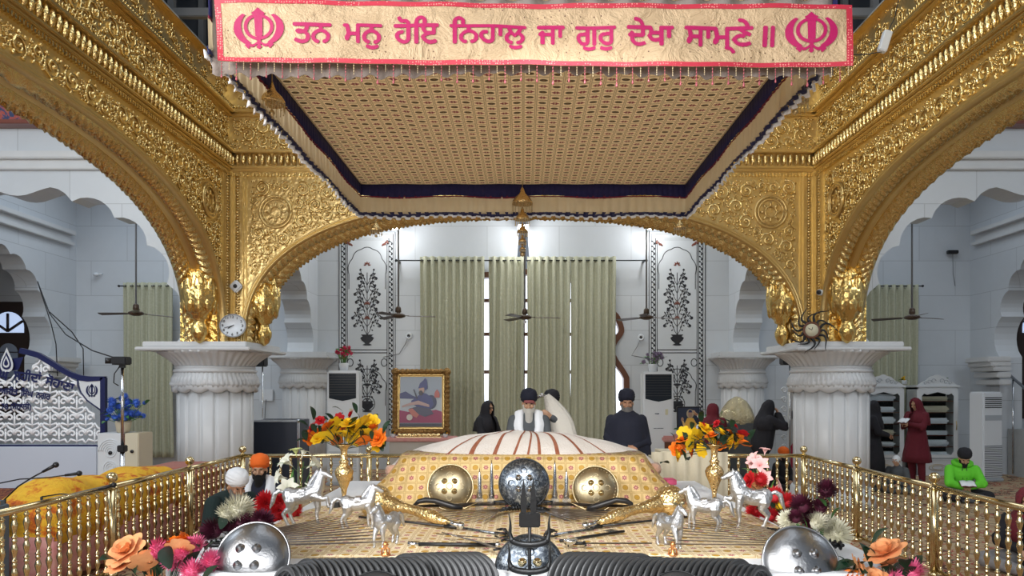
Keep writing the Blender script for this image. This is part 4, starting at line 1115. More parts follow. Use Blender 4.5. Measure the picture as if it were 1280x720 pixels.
# ================================================================== horses
def horse(loc, h, rz, label, pose='stand'):
    t = thing('horse_figurine', label, 'figurine', loc, rz); k = h/.40
    mb = MB()
    V = lambda x, y, z: Vector((x, y*1.15, z))*k
    rear = {'stand': 0, 'prance': .05}[pose]
    ch = V(.085, 0, .235+rear*.5); hp = V(-.095, 0, .225-rear*.1)     # chest, haunch
    capsule(mb, hp, V(-.01, 0, .215+rear*.15), .066*k, .062*k); capsule(mb, V(-.01, 0, .215+rear*.15), ch, .062*k, .064*k)
    mb.ball(hp+V(-.012, 0, .012), (.062*k, .060*k, .064*k)); mb.ball(ch+V(.012, 0, .0), (.052*k, .055*k, .066*k))
    nk = V(.125, 0, .33+rear*.7); capsule(mb, ch+V(.015, 0, .02), nk, .056*k, .038*k)
    capsule(mb, nk, nk+V(.005, 0, .03), .038*k, .030*k)
    hd = nk+V(.012, 0, .035); mz = hd+V(.072, 0, -.035 if pose == 'stand' else -.03)
    capsule(mb, hd, hd+V(.03, 0, -.010), .031*k, .027*k); capsule(mb, hd+V(.03, 0, -.01), mz, .026*k, .016*k); mb.ball(mz, (.020*k, .017*k, .017*k))
    for s in (-1, 1): capsule(mb, hd+V(-.008, s*.013, .018), hd+V(-.006, s*.016, .043), .007*k, .003*k)
    if pose == 'stand':
        legs = [((.09, .03), [(.095, .03, .13), (.085, .03, .07), (.09, .03, .008)]), ((.09, -.03), [(.115, -.03, .135), (.13, -.03, .075), (.125, -.03, .008)]),
                ((-.10, .03), [(-.085, .03, .14), (-.125, .03, .085), (-.105, .03, .008)]), ((-.10, -.03), [(-.105, -.03, .14), (-.145, -.03, .085), (-.135, -.03, .008)])]
    else:
        legs = [((.09, .03), [(.10, .03, .13), (.09, .03, .075), (.098, .03, .008)]), ((.09, -.03), [(.15, -.03, .205), (.185, -.03, .215), (.195, -.03, .145)]),
                ((-.10, .03), [(-.075, .03, .14), (-.12, .03, .085), (-.09, .03, .008)]), ((-.10, -.03), [(-.10, -.03, .14), (-.15, -.03, .09), (-.115, -.03, .008)])]
    for i, ((x, y), j) in enumerate(legs):
        top = (ch if i < 2 else hp)+V(0, y*.9, -.03); p = [top]+[V(*q) for q in j]
        rr = [.038, .023, .015, .0125] if i < 2 else [.052, .028, .016, .0125]
        for a in range(3): capsule(mb, p[a], p[a+1], rr[a]*k, rr[a+1]*k, 8)
        mb.ball(p[3]+V(.006, 0, .0), (.015*k, .012*k, .010*k), 8)
    body = fuse(mb, .0048*k**.5, 'body', M['silver'], t, 1)
    mb = MB()
    for i in range(7):      # mane locks
        q = i/6; p = hd+(ch+V(.0, 0, .06)-hd)*q+V(-.026, 0, .012)
        capsule(mb, p+V(-.006, 0, 0), p+V(-.026, (.014 if i % 2 else -.014), -.035), .019*k, .009*k, 8)
    capsule(mb, hd+V(0, 0, .022), hd+V(.025, 0, .008), .009*k, .005*k, 8)
    fuse(mb, .005*k**.5, 'mane', M['silver'], t, 1)
    mb = MB(); tl = [hp+V(-.055, 0, .03), hp+V(-.095, 0, .045), hp+V(-.13, 0, .02), hp+V(-.145, 0, -.04), hp+V(-.165, 0, -.09)]
    for a in range(4): capsule(mb, tl[a], tl[a+1], (.012, .017, .02, .018)[a]*k, (.017, .02, .018, .006)[a]*k, 8)
    fuse(mb, .005*k**.5, 'tail', M['silver'], t, 1)
    mb = MB(); mb.box((-.04*k, -.074*k, .235*k), (.03*k, .074*k, .284*k), .012*k); mb.build('saddle', M['silver'], t)
    return t
def TB(px, py): d = (CZ-.857)*F/(py-CY); p = P(px, py, d); return (p.x, p.y, .857)
horse(TB(380, 656), .395, .05, 'largest silver horse on the left, one foreleg raised, near the red flowers', 'prance')
horse(TB(448, 660), .33, .12, 'silver horse standing beside the left golden horn', 'stand')
horse(TB(483, 682), .29, -PI/2-.5, 'small silver horse facing the camera left of the long quoit row', 'stand')
horse(TB(938, 658), .395, PI-.05, 'largest silver horse on the right, one foreleg raised, beside the white chrysanthemum', 'prance')
horse(TB(880, 663), .33, PI-.25, 'silver horse standing beside the right golden horn', 'stand')
horse(TB(838, 684), .29, -PI/2+.5, 'small silver horse facing the camera right of the long quoit row', 'stand')
for px, sd in ((482, 'left'), (841, 'right')):
    p = TB(px, 694)
    t = thing('brass_bird_stand', 'tiny copper coloured stand at the front edge, below the small %s horse' % sd, 'stand', p)
    mb = MB(); mb.lathe([(.03, 0), (.03, .008), (.012, .02), (.010, .05), (.02, .065), (.012, .08), (0, .09)], n=12)
    for s in (-1, 1): mb.tube([(0, 0, .05), (s*.022, 0, .04), (s*.026, 0, 0)], .006, 6)
    mb.build('copper_body', mat('copper_'+sd, (.62, .27, .10), .3, .9), t)
# ================================================================== vases
mb0 = [(.0, 0), (.075, 0), (.078, .02), (.05, .035), (.022, .06), (.02, .10), (.028, .15), (.055, .22), (.082, .28), (.088, .315), (.07, .35), (.042, .37), (.040, .39), (.05, .40), (.034, .42), (.030, .46), (.032, .50), (.045, .535), (.07, .555), (.066, .55), (.02, .5)]
def vase(px, nm):
    p = TB(px, 631); t = thing('brass_vase', 'tall engraved brass vase holding yellow and orange roses on the %s' % nm, 'vase', (p[0], p[1], .845))
    MB().lathe([(r*.95, z) for r, z in mb0[4:]], n=32).build('vase_body', M['brass_orn'], t)
    MB().lathe(mb0[:5]+[(.02, .07)], n=28).build('dark_foot', M['black'], t)
    mb = MB(); mb.box((-.10, -.16, .0), (-.0, -.06, .05), .01); mb.build('base_block', M['black'], t)
    return t
vase(430, 'left'); vase(893, 'right')
# ================================================================== flowers
def rand_rot(r, tilt=.9): return (r.uniform(-tilt, tilt), r.uniform(-tilt, tilt), r.uniform(0, 6.28))
def fl_mum(R, n, m, seed, spread=1.0):
    r = random.Random(seed); mb = MB()
    for i in range(n):
        z = 1-1.45*(i+.5)/n; a = i*2.39996+r.uniform(-.1, .1); q = math.sqrt(max(0, 1-z*z))
        d = Vector((q*math.cos(a), q*math.sin(a), z)).normalized(); side = d.cross(Vector((0, 0, 1))); side = side.normalized() if side.length > .01 else Vector((1, 0, 0))
        L = R*r.uniform(.85, 1.08); w = R*.085; p1 = d*L*.55+side*0; p2 = d*L+Vector((0, 0, .10*R*(1-z)))
        b = d*R*.15; up = side.cross(d)*w*.5
        mb.add([b-side*w*.4, b+side*w*.4, p1+side*w+up, p1-side*w+up, p2+up*1.6], [(0, 1, 2, 3), (3, 2, 4)], True)
    mb.ball((0, 0, 0), R*.5, 8)
    return mb.mesh('blossom', m)
def cup(mb, c, r0, h, w, tilt, az, curl=.3):
    vs = []
    for j in range(5):
        t = j/4; ww = w*(.55+.6*math.sin(PI*.75*t))*(1 if t < .9 else .72)
        for k in range(5):
            s_ = (k-2)/2; x = r0*(.25+t*math.sin(tilt)*1.0)+curl*r0*t*t; z = h*t*math.cos(tilt)-.15*h*(s_*s_)*0
            x -= .35*w*s_*s_
            y = ww*s_; vs.append((c[0]+x*math.cos(az)-y*math.sin(az), c[1]+x*math.sin(az)+y*math.cos(az), c[2]+z))
    mb.add(vs, [(j*5+k, j*5+k+1, (j+1)*5+k+1, (j+1)*5+k) for j in range(4) for k in range(4)])
def fl_rose(R, m, seed):
    r = random.Random(seed); mb = MB()
    for ring, (n, t, h, w) in enumerate(((3, .25, .75, .34), (5, .6, .8, .42), (6, 1.0, .75, .5), (7, 1.35, .6, .52))):
        for k in range(n): cup(mb, (0, 0, -.25*R), R*(.45+.18*ring), R*h*r.uniform(.9, 1.15), R*w, t, 2*PI*k/n+ring*.5+r.uniform(-.15, .15))
    mb.ball((0, 0, 0), R*.28, 8)
    return mb.mesh('blossom', m)
def fl_lily(R, m, seed):
    mb = MB()
    for k in range(6):
        az = k*PI/3; vs = []
        for j in range(7):
            t = j/6; x = R*(.08+1.0*t**1.6); z = R*(.9*math.sin(t*PI*.62)-.15*t); w = R*.37*math.sin(PI*(.06+.93*t))**.8
            for s_ in (-1, 0, 1): vs.append((x*math.cos(az)-w*s_*math.sin(az), x*math.sin(az)+w*s_*math.cos(az), z-.06*R*(1-abs(s_))))
        mb.add(vs, [(j*3+k2, j*3+k2+1, (j+1)*3+k2+1, (j+1)*3+k2) for j in range(6) for k2 in range(2)])
    for k in range(5): mb.tube([(0, 0, 0), (.12*R*math.cos(k*1.26), .12*R*math.sin(k*1.26), R*.9)], R*.02, 4)
    mb.tube([(0, 0, -.5*R), (0, 0, .05*R)], [R*.05, R*.12], 8)
    return mb.mesh('blossom', m)
def leaf_mesh(L, w, m):
    mb = MB(); vs = []
    for j in range(7):
        t = j/6; ww = w*math.sin(PI*(.05+.93*t))**.8; z = L*.35*math.sin(t*2.2)
        for s_ in (-1, 0, 1): vs.append((L*t, ww*s_, z-.2*ww*(1-abs(s_))))
    mb.add(vs, [(j*3+k, j*3+k+1, (j+1)*3+k+1, (j+1)*3+k) for j in range(6) for k in range(2)])
    return mb.mesh('leaf', m)
LF = leaf_mesh(.10, .02, M['leaf']); LFD = leaf_mesh(.11, .026, M['leafdark']); LFL = leaf_mesh(.26, .014, M['stem'])
def bouquet(name, label, base, items, leaves=14, lf=None, lr=.10, lz=(.0, .1), seed=1, cat='flowers', stems=True, lsc=1):
    """items: (mesh, world position, scale, tilt)"""
    r = random.Random(seed); b = Vector(base); t = thing(name, label, cat, b)
    sm = MB()
    for me, p, sc, tl in items:
        p = Vector(p)-b; d = Vector((p.x, p.y-.10, max(.05, p.z*.6)))
        if tl is None: rot = rand_rot(r, .7); rot = (rot[0]+.8, rot[1], rot[2])
        else: rot = tl
        place(None, 'blossom', me, t, p, rot, sc)
        if stems: sm.tube([(p.x*.12, p.y*.12, 0), (p.x*.5, p.y*.5+.02, p.z*.5), p*.88+Vector((0, .05, -.01))], .003, 5)
    if stems: sm.build('stems', M['leafdark'] if lf is LFD else M['stem'], t)
    cz = sum((Vector(p).z for _, p, _, _ in items))/len(items)-b.z
    for i in range(leaves):
        me, p, sc, tl = items[i % len(items)]; p = Vector(p)-b; a = r.uniform(0, 6.28); q = p+Vector((r.uniform(-lr, lr)*.5, r.uniform(-lr, lr)*.5, -r.uniform(*lz)))
        place(None, 'leaf', lf or LF, t, q, (r.uniform(-.5, .5), r.uniform(-.9, .3), a), lsc*r.uniform(.7, 1.3))
    return t
MY = fl_rose(.06, M['f_yellow'], 1); MO = fl_rose(.06, M['f_orange'], 2); MP = fl_rose(.08, M['f_peach'], 3); MR = fl_rose(.05, M['f_red'], 4)
MuP = fl_mum(.085, 150, M['f_pink'], 5); MuM = fl_mum(.10, 190, M['f_maroon'], 6); MuW = fl_mum(.11, 190, M['f_white'], 7); MuR = fl_mum(.10, 190, M['f_red'], 8)
MuY = fl_mum(.07, 110, M['f_yellow'], 12); Lw = fl_lily(.088, M['f_lily'], 9); Lp = fl_lily(.085, M['f_pinklily'], 10); MuB = fl_mum(.055, 50, M['f_blue'], 11); MuV = fl_mum(.06, 70, M['f_mauve'], 13)
def pts(d0, dd, seed, L):
    r = random.Random(seed); return [(me, P(x, y, d0+r.uniform(-dd, dd)), sc, None) for me, x, y, sc in L]
# yellow and orange roses in the brass vases
def vase_roses(cx, seed, flip, label, base):
    L = [(MY, 0, 543, 1.1), (MY, 14, 536, 1), (MY, 27, 540, 1.1), (MO, -32, 541, 1), (MY, -12, 533, 1.15), (MY, 6, 528, 1.1), (MY, 22, 528, 1.2), (MO, 36, 534, 1), (MO, -22, 534, 1.05), (MY, -33, 547, .9), (MO, -10, 548, 1), (MO, 42, 547, 1.1),
         (MY, 42, 555, .9), (MO, 24, 550, .9), (MY, 12, 549, .95), (MY, -24, 545, 1), (MO, 0, 536, .9), (MY, 34, 528, 1), (MR, -40, 534, .9), (MR, -6, 522, .7), (MR, 8, 518, .8), (MR, -30, 525, .7), (MO, -42, 547, .9)]
    L = [(a, cx+(-x if flip else x), y+((14 if x > 6 else 7) if flip else 0), s_*(.88 if flip else 1)) for a, x, y, s_ in L]
    it = pts(6.8, .12, seed, L)
    bouquet('rose_bouquet', label, base, it, 46, LFD, .16, (-.05, .09), seed)
b = TB(430, 631); vase_roses(430, 3, False, 'yellow and orange artificial roses in the brass vase on the left', (b[0], b[1], 1.36))
b = TB(893, 631); vase_roses(889, 8, True, 'yellow and orange artificial roses in the brass vase on the right', (b[0], b[1], 1.36))
# lilies left
b = P(374, 640, 6.6); b.z = .85
bouquet('white_lilies', 'tall white lilies with green stems left of the brass vase, behind the largest horse', (b.x, b.y, .85),
        [(Lw, P(362, 580, 6.6), 1.0, (.5, -.7, 0)), (Lw, P(388, 582, 6.6), 1.0, (.3, .9, .4)), (Lw, P(361, 612, 6.5), 1.05, (1.0, -.1, .2)), (Lw, P(354, 597, 6.65), .9, (.6, -1.3, 0)), (Lw, P(385, 606, 6.6), 1.0, (.5, 1.9, 0)),
         (fl_lily(.06, petal('pale_bud_petal', (.75, .78, .35), (.6, .7, .25)), 3), P(370, 567, 6.6), 1, (.1, -.1, 0)), (fl_lily(.06, M['f_lily'], 3), P(378, 569, 6.6), 1, (.1, .3, 1))], 8, LFL, .06, (.12, .3), 3, lsc=1)
b = P(957, 640, 6.3); b.z = .85
bouquet('pink_lilies', 'pink lilies on tall stems behind the largest silver horse on the right', (b.x, b.y, .85),
        [(Lp, P(950, 583, 6.3), .95, (.9, -.5, 0)), (Lp, P(945, 576, 6.35), .8, (.3, -.9, 0)), (Lp, P(954, 597, 6.25), .8, (1.3, .3, 0)), (Lp, P(966, 613, 6.2), 1.05, (1.3, .4, 1)), (Lp, P(956, 566, 6.3), .6, (.1, .1, 0)), (Lp, P(942, 578, 6.4), .7, (.9, -1.2, 0))], 8, LFL, .04, (.1, .3), 5)
# chrysanthemums left
b = P(350, 650, 5.9); bouquet('red_chrysanthemums', 'bright red chrysanthemums in front of the seated man in the orange turban', (b.x, b.y, .85),
        pts(5.9, .08, 2, [(MuR, 333, 629, 1.15), (MuR, 350, 632, 1.2), (MuR, 364, 640, 1.0), (MuR, 346, 645, 1.0), (MuR, 330, 644, 1)]), 8, LFD, .1, (.05, .12), 2)
b = P(290, 680, 5.1); bouquet('chrysanthemum_bunch', 'white and maroon chrysanthemums behind the front left steel shield', (b.x, b.y, .85),
        pts(5.1, .1, 4, [(MuW, 298, 637, 1.15), (MuW, 283, 643, .8), (MuM, 268, 663, 1.1), (MuM, 303, 655, 1.0), (MuM, 328, 652, .95), (MuM, 287, 657, .9), (MuM, 316, 648, .8), (MuW, 345, 640, .0001)]), 12, LFD, .12, (.05, .15), 4)
# chrysanthemums right
b = P(985, 650, 5.9); bouquet('red_and_yellow_chrysanthemums', 'red chrysanthemums with one yellow bloom and peach roses beside the pink lilies', (b.x, b.y, .85),
        pts(5.9, .08, 5, [(MuR, 968, 622, 1.0), (MuR, 985, 628, .9), (MuR, 962, 645, .95), (MuR, 945, 640, .9), (MuY, 975, 632, 1.1), (MP, 944, 606, .8), (MR, 935, 600, 1.1), (MuR, 950, 600, .7), (MuR, 977, 645, .9)]), 10, LFD, .1, (.05, .12), 6)
b = P(1015, 690, 5.0); bouquet('chrysanthemum_bunch', 'maroon and cream chrysanthemums behind the front right steel shield', (b.x, b.y, .85),
        pts(5.0, .1, 9, [(MuM, 1003, 633, 1.0), (MuM, 1026, 634, .9), (MuM, 1033, 614, .95), (MuM, 1012, 648, .9), (MuW, 1021, 654, .85), (MuW, 1044, 668, 1.15), (MuW, 985, 651, .75), (MuM, 995, 648, .7), (MuW, 1034, 655, .8)]), 12, LF, .12, (.05, .15), 7)
# front bunches
for sx, nm in ((-1, 'left'), (1, 'right')):
    pt = thing('planter', 'dark planter holding the blooms at the front %s corner' % nm, 'planter', (sx*2.33, 4.3, 0)); MB().lathe([(.16, 0), (.20, .02), (.26, .60), (.28, .62), (.24, .62), (.2, .5), (0, .5)], n=24).build('planter_bowl', M['black'], pt)
b = P(205, 760, 4.2); bouquet('mixed_bunch', 'pink chrysanthemums with peach and orange blooms at the front left of the table', (b.x, b.y, .62),
        pts(4.2, .08, 10, [(MP, 156, 686, 1.05), (MP, 187, 699, 1.0), (MO, 221, 677, 1.0), (MuP, 196, 687, .95), (MuP, 244, 684, .95), (MuP, 214, 702, .95), (MuP, 264, 704, 1.05), (MuP, 240, 715, 1.0), (MP, 150, 703, .8), (MuP, 228, 693, .8), (MP, 225, 683, .7), (MO, 232, 673, .6), (MP, 190, 718, .8)]), 16, LFD, .14, (.02, .15), 11, lsc=1.3)
b = P(1110, 760, 4.2); bouquet('mixed_bunch', 'peach rose, pink chrysanthemum and dark leaves at the front right of the table', (b.x, b.y, .62),
        pts(4.2, .05, 12, [(MP, 1105, 687, 1.1), (MP, 1075, 716, 1.0), (MP, 1112, 703, .7), (MuP, 1140, 716, 1.1), (MO, 1060, 722, 1.0), (MuP, 1118, 722, .8), (MP, 1092, 724, .9)]), 26, LFD, .16, (-.05, .12), 13, lsc=1.3)

# ================================================================== people
def turban(t, c, r, m, yaw=0, style=0, tilt=0):
    mb = MB(); R = Euler((tilt, 0, yaw)).to_matrix(); o = Vector((0, .012, .052)); ax, ay, az = r*.96, r*1.10, r*1.0
    mb.ball(c+R@o, (ax, ay, az), 24, rot=R)
    for s in (-1, 1):
        for k in range(5):       # wraps crossing over the brow
            tl = s*(.16+.17*k); z0 = -.25+.14*k; q = []
            for i in range(33):
                b = i*PI/16; d = Vector((math.cos(b), math.sin(b), z0+tl*math.cos(b)-.10*math.sin(b))); d = d/math.sqrt(d.x**2+d.y**2+d.z**2)
                q.append(c+R@(o+Vector((d.x*(ax-.004), d.y*(ay-.004), d.z*(az-.004)))))
            mb.tube(q, .0125, 8)
    return fuse(mb, .0085, 'turban', m, t, 1)
def head_parts(mb, c, yaw, pitch, k=1.0):
    R = Euler((pitch, 0, yaw)).to_matrix(); v = lambda x, y, z: c+R@(Vector((x, y, z))*k)
    mb.ball(v(0, .012, .025), (.075*k, .092*k, .09*k), 20, rot=R); mb.ball(v(0, -.018, -.045), (.055*k, .062*k, .062*k), 16, rot=R)
    mb.ball(v(0, -.062, -.085), (.026*k, .022*k, .020*k), 10); capsule(mb, v(0, -.083, .018), v(0, -.108, -.022), .009*k, .014*k, 10)
    for s in (-1, 1):
        mb.ball(v(s*.078, .01, -.01), (.012*k, .022*k, .034*k), 10, rot=R); mb.ball(v(s*.04, -.066, -.02), (.024*k, .018*k, .022*k), 10)
        capsule(mb, v(s*.012, -.082, .034), v(s*.05, -.070, .036), .010*k, .008*k, 8)
    capsule(mb, v(-.02, -.083, -.056), v(.02, -.083, -.056), .008*k, .008*k, 8)
    return v
def hand(mb, w, d, up, side, k=1.0, curl=.8):
    """palm from the wrist w along d; up = back of the hand, side = where the thumb leaves"""
    w = Vector(w); d = Vector(d).normalized(); up = Vector(up); up = (up-d*up.dot(d)).normalized(); sd = d.cross(up)*side
    for s in (-1, -.35, .35, 1): capsule(mb, w+sd*s*.018*k, w+d*.085*k+sd*s*.030*k, .014*k, .012*k, 8)
    for i, s in enumerate((1, .35, -.35, -1)):
        a = w+d*.088*k+sd*s*.031*k; L = (.040, .046, .043, .034)[i]*k; c1 = curl*.5; c2 = curl*1.1
        b = a+(d*math.cos(c1)-up*math.sin(c1))*L; e = b+(d*math.cos(c2)-up*math.sin(c2))*L*.8
        capsule(mb, a, b, .0105*k, .0095*k, 8); capsule(mb, b, e, .0095*k, .0080*k, 8)
    a = w+d*.025*k+sd*.032*k; b = a+(d*.6+sd*.75-up*.2).normalized()*.042*k; e = b+(d*.95+sd*.2-up*.3).normalized()*.032*k
    capsule(mb, a, b, .013*k, .011*k, 8); capsule(mb, b, e, .011*k, .009*k, 8)
def person(label, loc, rz, J, sk, top, bottom=None, tm=None, beard=None, veil=None, shawl=None, yaw=0, pitch=0, k=1.0, beard_len=.12, topname='jacket', extra=None, topr=1.0, cap=None):
    """J: pelvis, chest, neck, head, arms [(sh, el, wr)x2], legs [(hip, knee, ankle, toe)x2]; front is -y"""
    t = thing('person', label, 'person', loc, rz); t.scale = (k,)*3; V = Vector
    pel, ch, nk, hd = (V(J[q]) for q in ('pelvis', 'chest', 'neck', 'head'))
    mb = MB(); capsule(mb, pel, ch, .13, .14); mb.ball(ch, (.17, .11, .14)); capsule(mb, ch, nk, .09, .055); capsule(mb, nk, hd, .055, .055)
    hv = head_parts(mb, hd, yaw, pitch)
    for i, (a, b, c) in enumerate(J['arms']):
        capsule(mb, a, b, .05, .042); capsule(mb, b, c, .042, .028)
        hd_dir = (V(c)-V(b)).normalized(); hand(mb, c, V(J.get('hdir', hd_dir)) if 'hdir' in J else hd_dir, J.get('hup', (0, 0, 1)), 1 if i == 0 else -1)
    for a, b, c, e in J['legs']:
        capsule(mb, a, b, .085, .06); capsule(mb, b, c, .058, .038); capsule(mb, c, e, .036, .03)
    fuse(mb, .0088, 'body', sk, t, 1)
    mb = MB()
    for s in (-1, 1): mb.ball(hv(s*.033, -.078, .018), (.012, .008, .007), 8)
    mb.build('eyes', M['eye'], t)
    # upper garment
    mb = MB(); f = topr; capsule(mb, pel+V((0, 0, -.03)), ch, .165*f, .165*f, 16); mb.ball(ch+V((0, 0, .03)), (.215*f, .145*f, .15*f), 20); capsule(mb, ch+V((0, 0, .08)), nk+V((0, .01, -.005)), .12, .072)
    for a, b, c in J['arms']:
        a, b, c = V(a), V(b), V(c); capsule(mb, a, b, .075*f, .064*f); capsule(mb, b, c-(c-b)*.04, .064*f, .046*f)
    rnd = random.Random(int(abs(loc[0])*100))
    for a, b, c in J['arms']:       # folds at the elbow
        b = V(b)
        for q in range(3): mb.ball(b+V((rnd.uniform(-.03, .03), rnd.uniform(-.04, 0), rnd.uniform(-.04, .05))), .05*f, 8)
    fuse(mb, .014, topname, top, t, 2)
    if bottom:
        mb = MB(); mb.ball(pel+V((0, .0, -.03)), (.185, .15, .14), 16)
        for a, b, c, e in J['legs']:
            capsule(mb, a, b, .115, .088); capsule(mb, b, V(c), .085, .06)
        fuse(mb, .014, 'trousers', bottom, t, 2)
        mb = MB()
        for a, b, c, e in J['legs']: capsule(mb, V(c)+V((0, 0, 0)), e, .045, .038)
        fuse(mb, .012, 'socks', J.get('sock', M['greycloth']), t, 1)
    if tm: turban(t, hd+Euler((pitch, 0, yaw)).to_matrix()@V((0, .008, .035)), .108, tm, yaw, tilt=pitch-.12)
    if beard:
        mb = MB(); mb.ball(hv(0, -.045, -.085), (.062, .05, .05), 14)
        for s in (-1, 1): capsule(mb, hv(s*.064, -.005, -.02), hv(s*.045, -.045, -.08), .018, .03, 10); capsule(mb, hv(s*.006, -.093, -.043), hv(s*.036, -.083, -.058), .010, .009, 8)
        capsule(mb, hv(0, -.06, -.09), hv(0, -.065, -.09-beard_len), .052, .022+.02*(beard_len > .15), 12)
        mb.v = mb.v; fuse(mb, .010, 'beard', beard, t, 1)
    if veil:      # scarf over head and shoulders leaving the face open
        R = Euler((pitch, 0, yaw)).to_matrix(); n = 28; vs = []
        rows = 9
        prof = [(.03, .135, .03), (.075, .115, .06), (.105, .06, .10), (.115, 0, .12), (.115, -.07, .12), (.12, -.13, .13), (.19, -.19, .17), (.24, -.27, .2), (.26, -.42, .22)]
        mbv = MB()
        for j, (rx, z, ry) in enumerate(prof):
            for i in range(n+1):
                a = PI*(.5)+ (i/n-.5)*2*PI*(.82 if 1 < j < 5 else .93 if j >= 5 else 1.0)
                x = rx*math.cos(a); y = ry*math.sin(a)+.005
                w_ = 1+.05*math.sin(i*1.7+j)
                p = V((x*w_, y*w_, z)); p = (R@p if j < 6 else p)+(hd if j < 6 else V((hd.x, nk.y*.5+ch.y*.5, hd.z)))
                vs.append(p)
        mbv.add(vs, [(j*(n+1)+i, j*(n+1)+i+1, (j+1)*(n+1)+i+1, (j+1)*(n+1)+i) for j in range(len(prof)-1) for i in range(n)])
        solid(mbv.build('head_scarf', veil, t), .012)
    if cap: mb = MB(); mb.ball(hd+V((0, .012, .03)), (.09, .105, .095), 16); capsule(mb, hd+V((0, .09, .0)), hd+V((0, .12, -.08)), .04, .02); fuse(mb, .012, 'kerchief', cap, t, 1)
    if shawl:
        for s in (-1, 1):
            mb = MB(); q = [nk+V((s*.05, .08, .02)), nk+V((s*.11, .02, .01)), ch+V((s*.12, -.13, .06)), ch+V((s*.10, -.17, -.10)), pel+V((s*.11, -.19, .05)), pel+V((s*.12, -.2, -.12))]
            for a, b in zip(q, q[1:]): capsule(mb, a, b, .048, .050, 10); capsule(mb, a+V((s*.04, .012, 0)), b+V((s*.04, .012, 0)), .03, .034, 10)
            fuse(mb, .013, 'scarf', shawl, t, 1)
    if extra: extra(t, hv, hd, ch, pel, nk)
    return t
def seated(lean=.08, headf=.05, hands='lap', drop=0):
    A = {'lap': [((-.19, -lean, .54), (-.27, -.06-lean, .30), (-.09, -.27, .22)), ((.19, -lean, .54), (.27, -.06-lean, .30), (.09, -.27, .22))],
         'book': [((-.19, -lean, .54), (-.25, -.16-lean, .33), (-.06, -.33, .27)), ((.19, -lean, .54), (.25, -.16-lean, .33), (.08, -.33, .27))]}[hands]
    return dict(pelvis=(0, .04, .14), chest=(0, -lean*.7, .45), neck=(0, -lean-.01, .63), head=(0, -lean-headf, .76-drop), arms=A,
                legs=[((-.10, 0, .12), (-.38, -.22, .11), (-.06, -.38, .07), (.06, -.44, .05)), ((.10, 0, .12), (.38, -.22, .11), (.06, -.34, .07), (-.06, -.40, .05))], hup=(0, -.3, 1))
def standing(lean=0, arms='down', h=0):
    A = {'down': [((-.19, -lean*.8, 1.42), (-.25, -.02-lean, 1.14), (-.20, -.12-lean, .90)), ((.19, -lean*.8, 1.42), (.25, -.02-lean, 1.14), (.20, -.12-lean, .90))],
         'front': [((-.19, -lean*.8, 1.42), (-.24, -.08-lean, 1.16), (-.04, -.27-lean, 1.10)), ((.19, -lean*.8, 1.42), (.24, -.08-lean, 1.16), (.06, -.27-lean, 1.10))],
         'book': [((-.19, 0, 1.42), (-.22, -.10, 1.18), (-.07, -.32, 1.24)), ((.19, 0, 1.42), (.22, -.10, 1.18), (.07, -.32, 1.24))],
         'face': [((-.17, -lean, 1.40), (-.18, -.25-lean, 1.28), (-.05, -.2-lean, 1.50)), ((.17, -lean, 1.40), (.18, -.25-lean, 1.28), (.05, -.2-lean, 1.50))],
         'whisk': [((-.19, 0, 1.42), (-.26, -.08, 1.18), (-.16, -.2, 1.06)), ((.19, 0, 1.42), (.29, -.16, 1.28), (.10, -.40, 1.46))],
         'reach': [((-.17, -lean, 1.40), (-.22, -.2-lean, 1.30), (-.1, -.35-lean, 1.2)), ((.17, -lean, 1.40), (.3, -.28-lean, 1.45), (.28, -.5-lean, 1.58))]}[arms]
    return dict(pelvis=(0, 0, .96), chest=(0, -lean*.6, 1.30), neck=(0, -lean, 1.50), head=(0, -lean-.03, 1.635), arms=A,
                legs=[((-.10, 0, .92), (-.11, -.02, .50), (-.11, .02, .08), (-.12, -.13, .04)), ((.10, 0, .92), (.11, -.02, .50), (.11, .02, .08), (.12, -.13, .04))], hup=(0, -1, .3))
G = M['beard_g']
def at(px, d, z=0): q = P(px, 486, d); return (q.x, q.y, z)
# seated men beside the left railing
person('person in a white turban and dark green shawl seated by the left railing, bent forward', at(277, 8.4), .85, seated(.22, .10, drop=.06), M['skin'], mat('dark_green_wool', (.008, .022, .022), .9, 0, (60, .4)), M['blackcloth'], M['whitecloth'], G, yaw=0, pitch=.42, beard_len=.2, k=1.13, topr=1.15)
person('person in a bright orange turban with black beard and white shawl, seated at the left', at(326, 9.4), .15, seated(.04, .03), M['skin2'], M['navycloth'], M['blackcloth'], M['orange'], M['beard_b'], shawl=M['whitecloth'], pitch=.12, beard_len=.17, k=1.12, topr=1.05)
# behind the throne
def glasses(t, hv, hd, ch, pel, nk):
    mb = MB()
    for s in (-1, 1): mb.tube([hv(s*.036+.022*math.cos(a), -.098, .018+.018*math.sin(a)) for a in [i*PI/8 for i in range(17)]], .0035, 5)
    mb.build('glasses', M['black'], t)
person('person in black with a black head scarf and glasses standing before the olive curtain', at(607, 12.6), .9, standing(.03, 'front'), M['skin2'], M['blackcloth'], M['blackcloth'], veil=M['blackcloth'], pitch=.15, k=.955, topname='long_coat', extra=glasses)
def sash(t, hv, hd, ch, pel, nk):
    mb = MB(); mb.ball(hv(0, -.07, .045), (.07, .035, .028), 12); mb.ball(hv(.05, -.06, .03), (.03, .03, .02), 10); fuse(mb, .01, 'cloth_band', mat('rose_cloth_band', (.30, .09, .09), .8), t, 1)
person('person with a long white beard, dark turban and white scarf standing bent behind the blanket', at(661, 9.55), 0, standing(.13, 'front'), M['skin2'], M['greycloth'], M['blackcloth'], M['navycloth'], M['beard_w'], shawl=M['whitecloth'], pitch=.25, k=1.045, beard_len=.24, extra=sash)
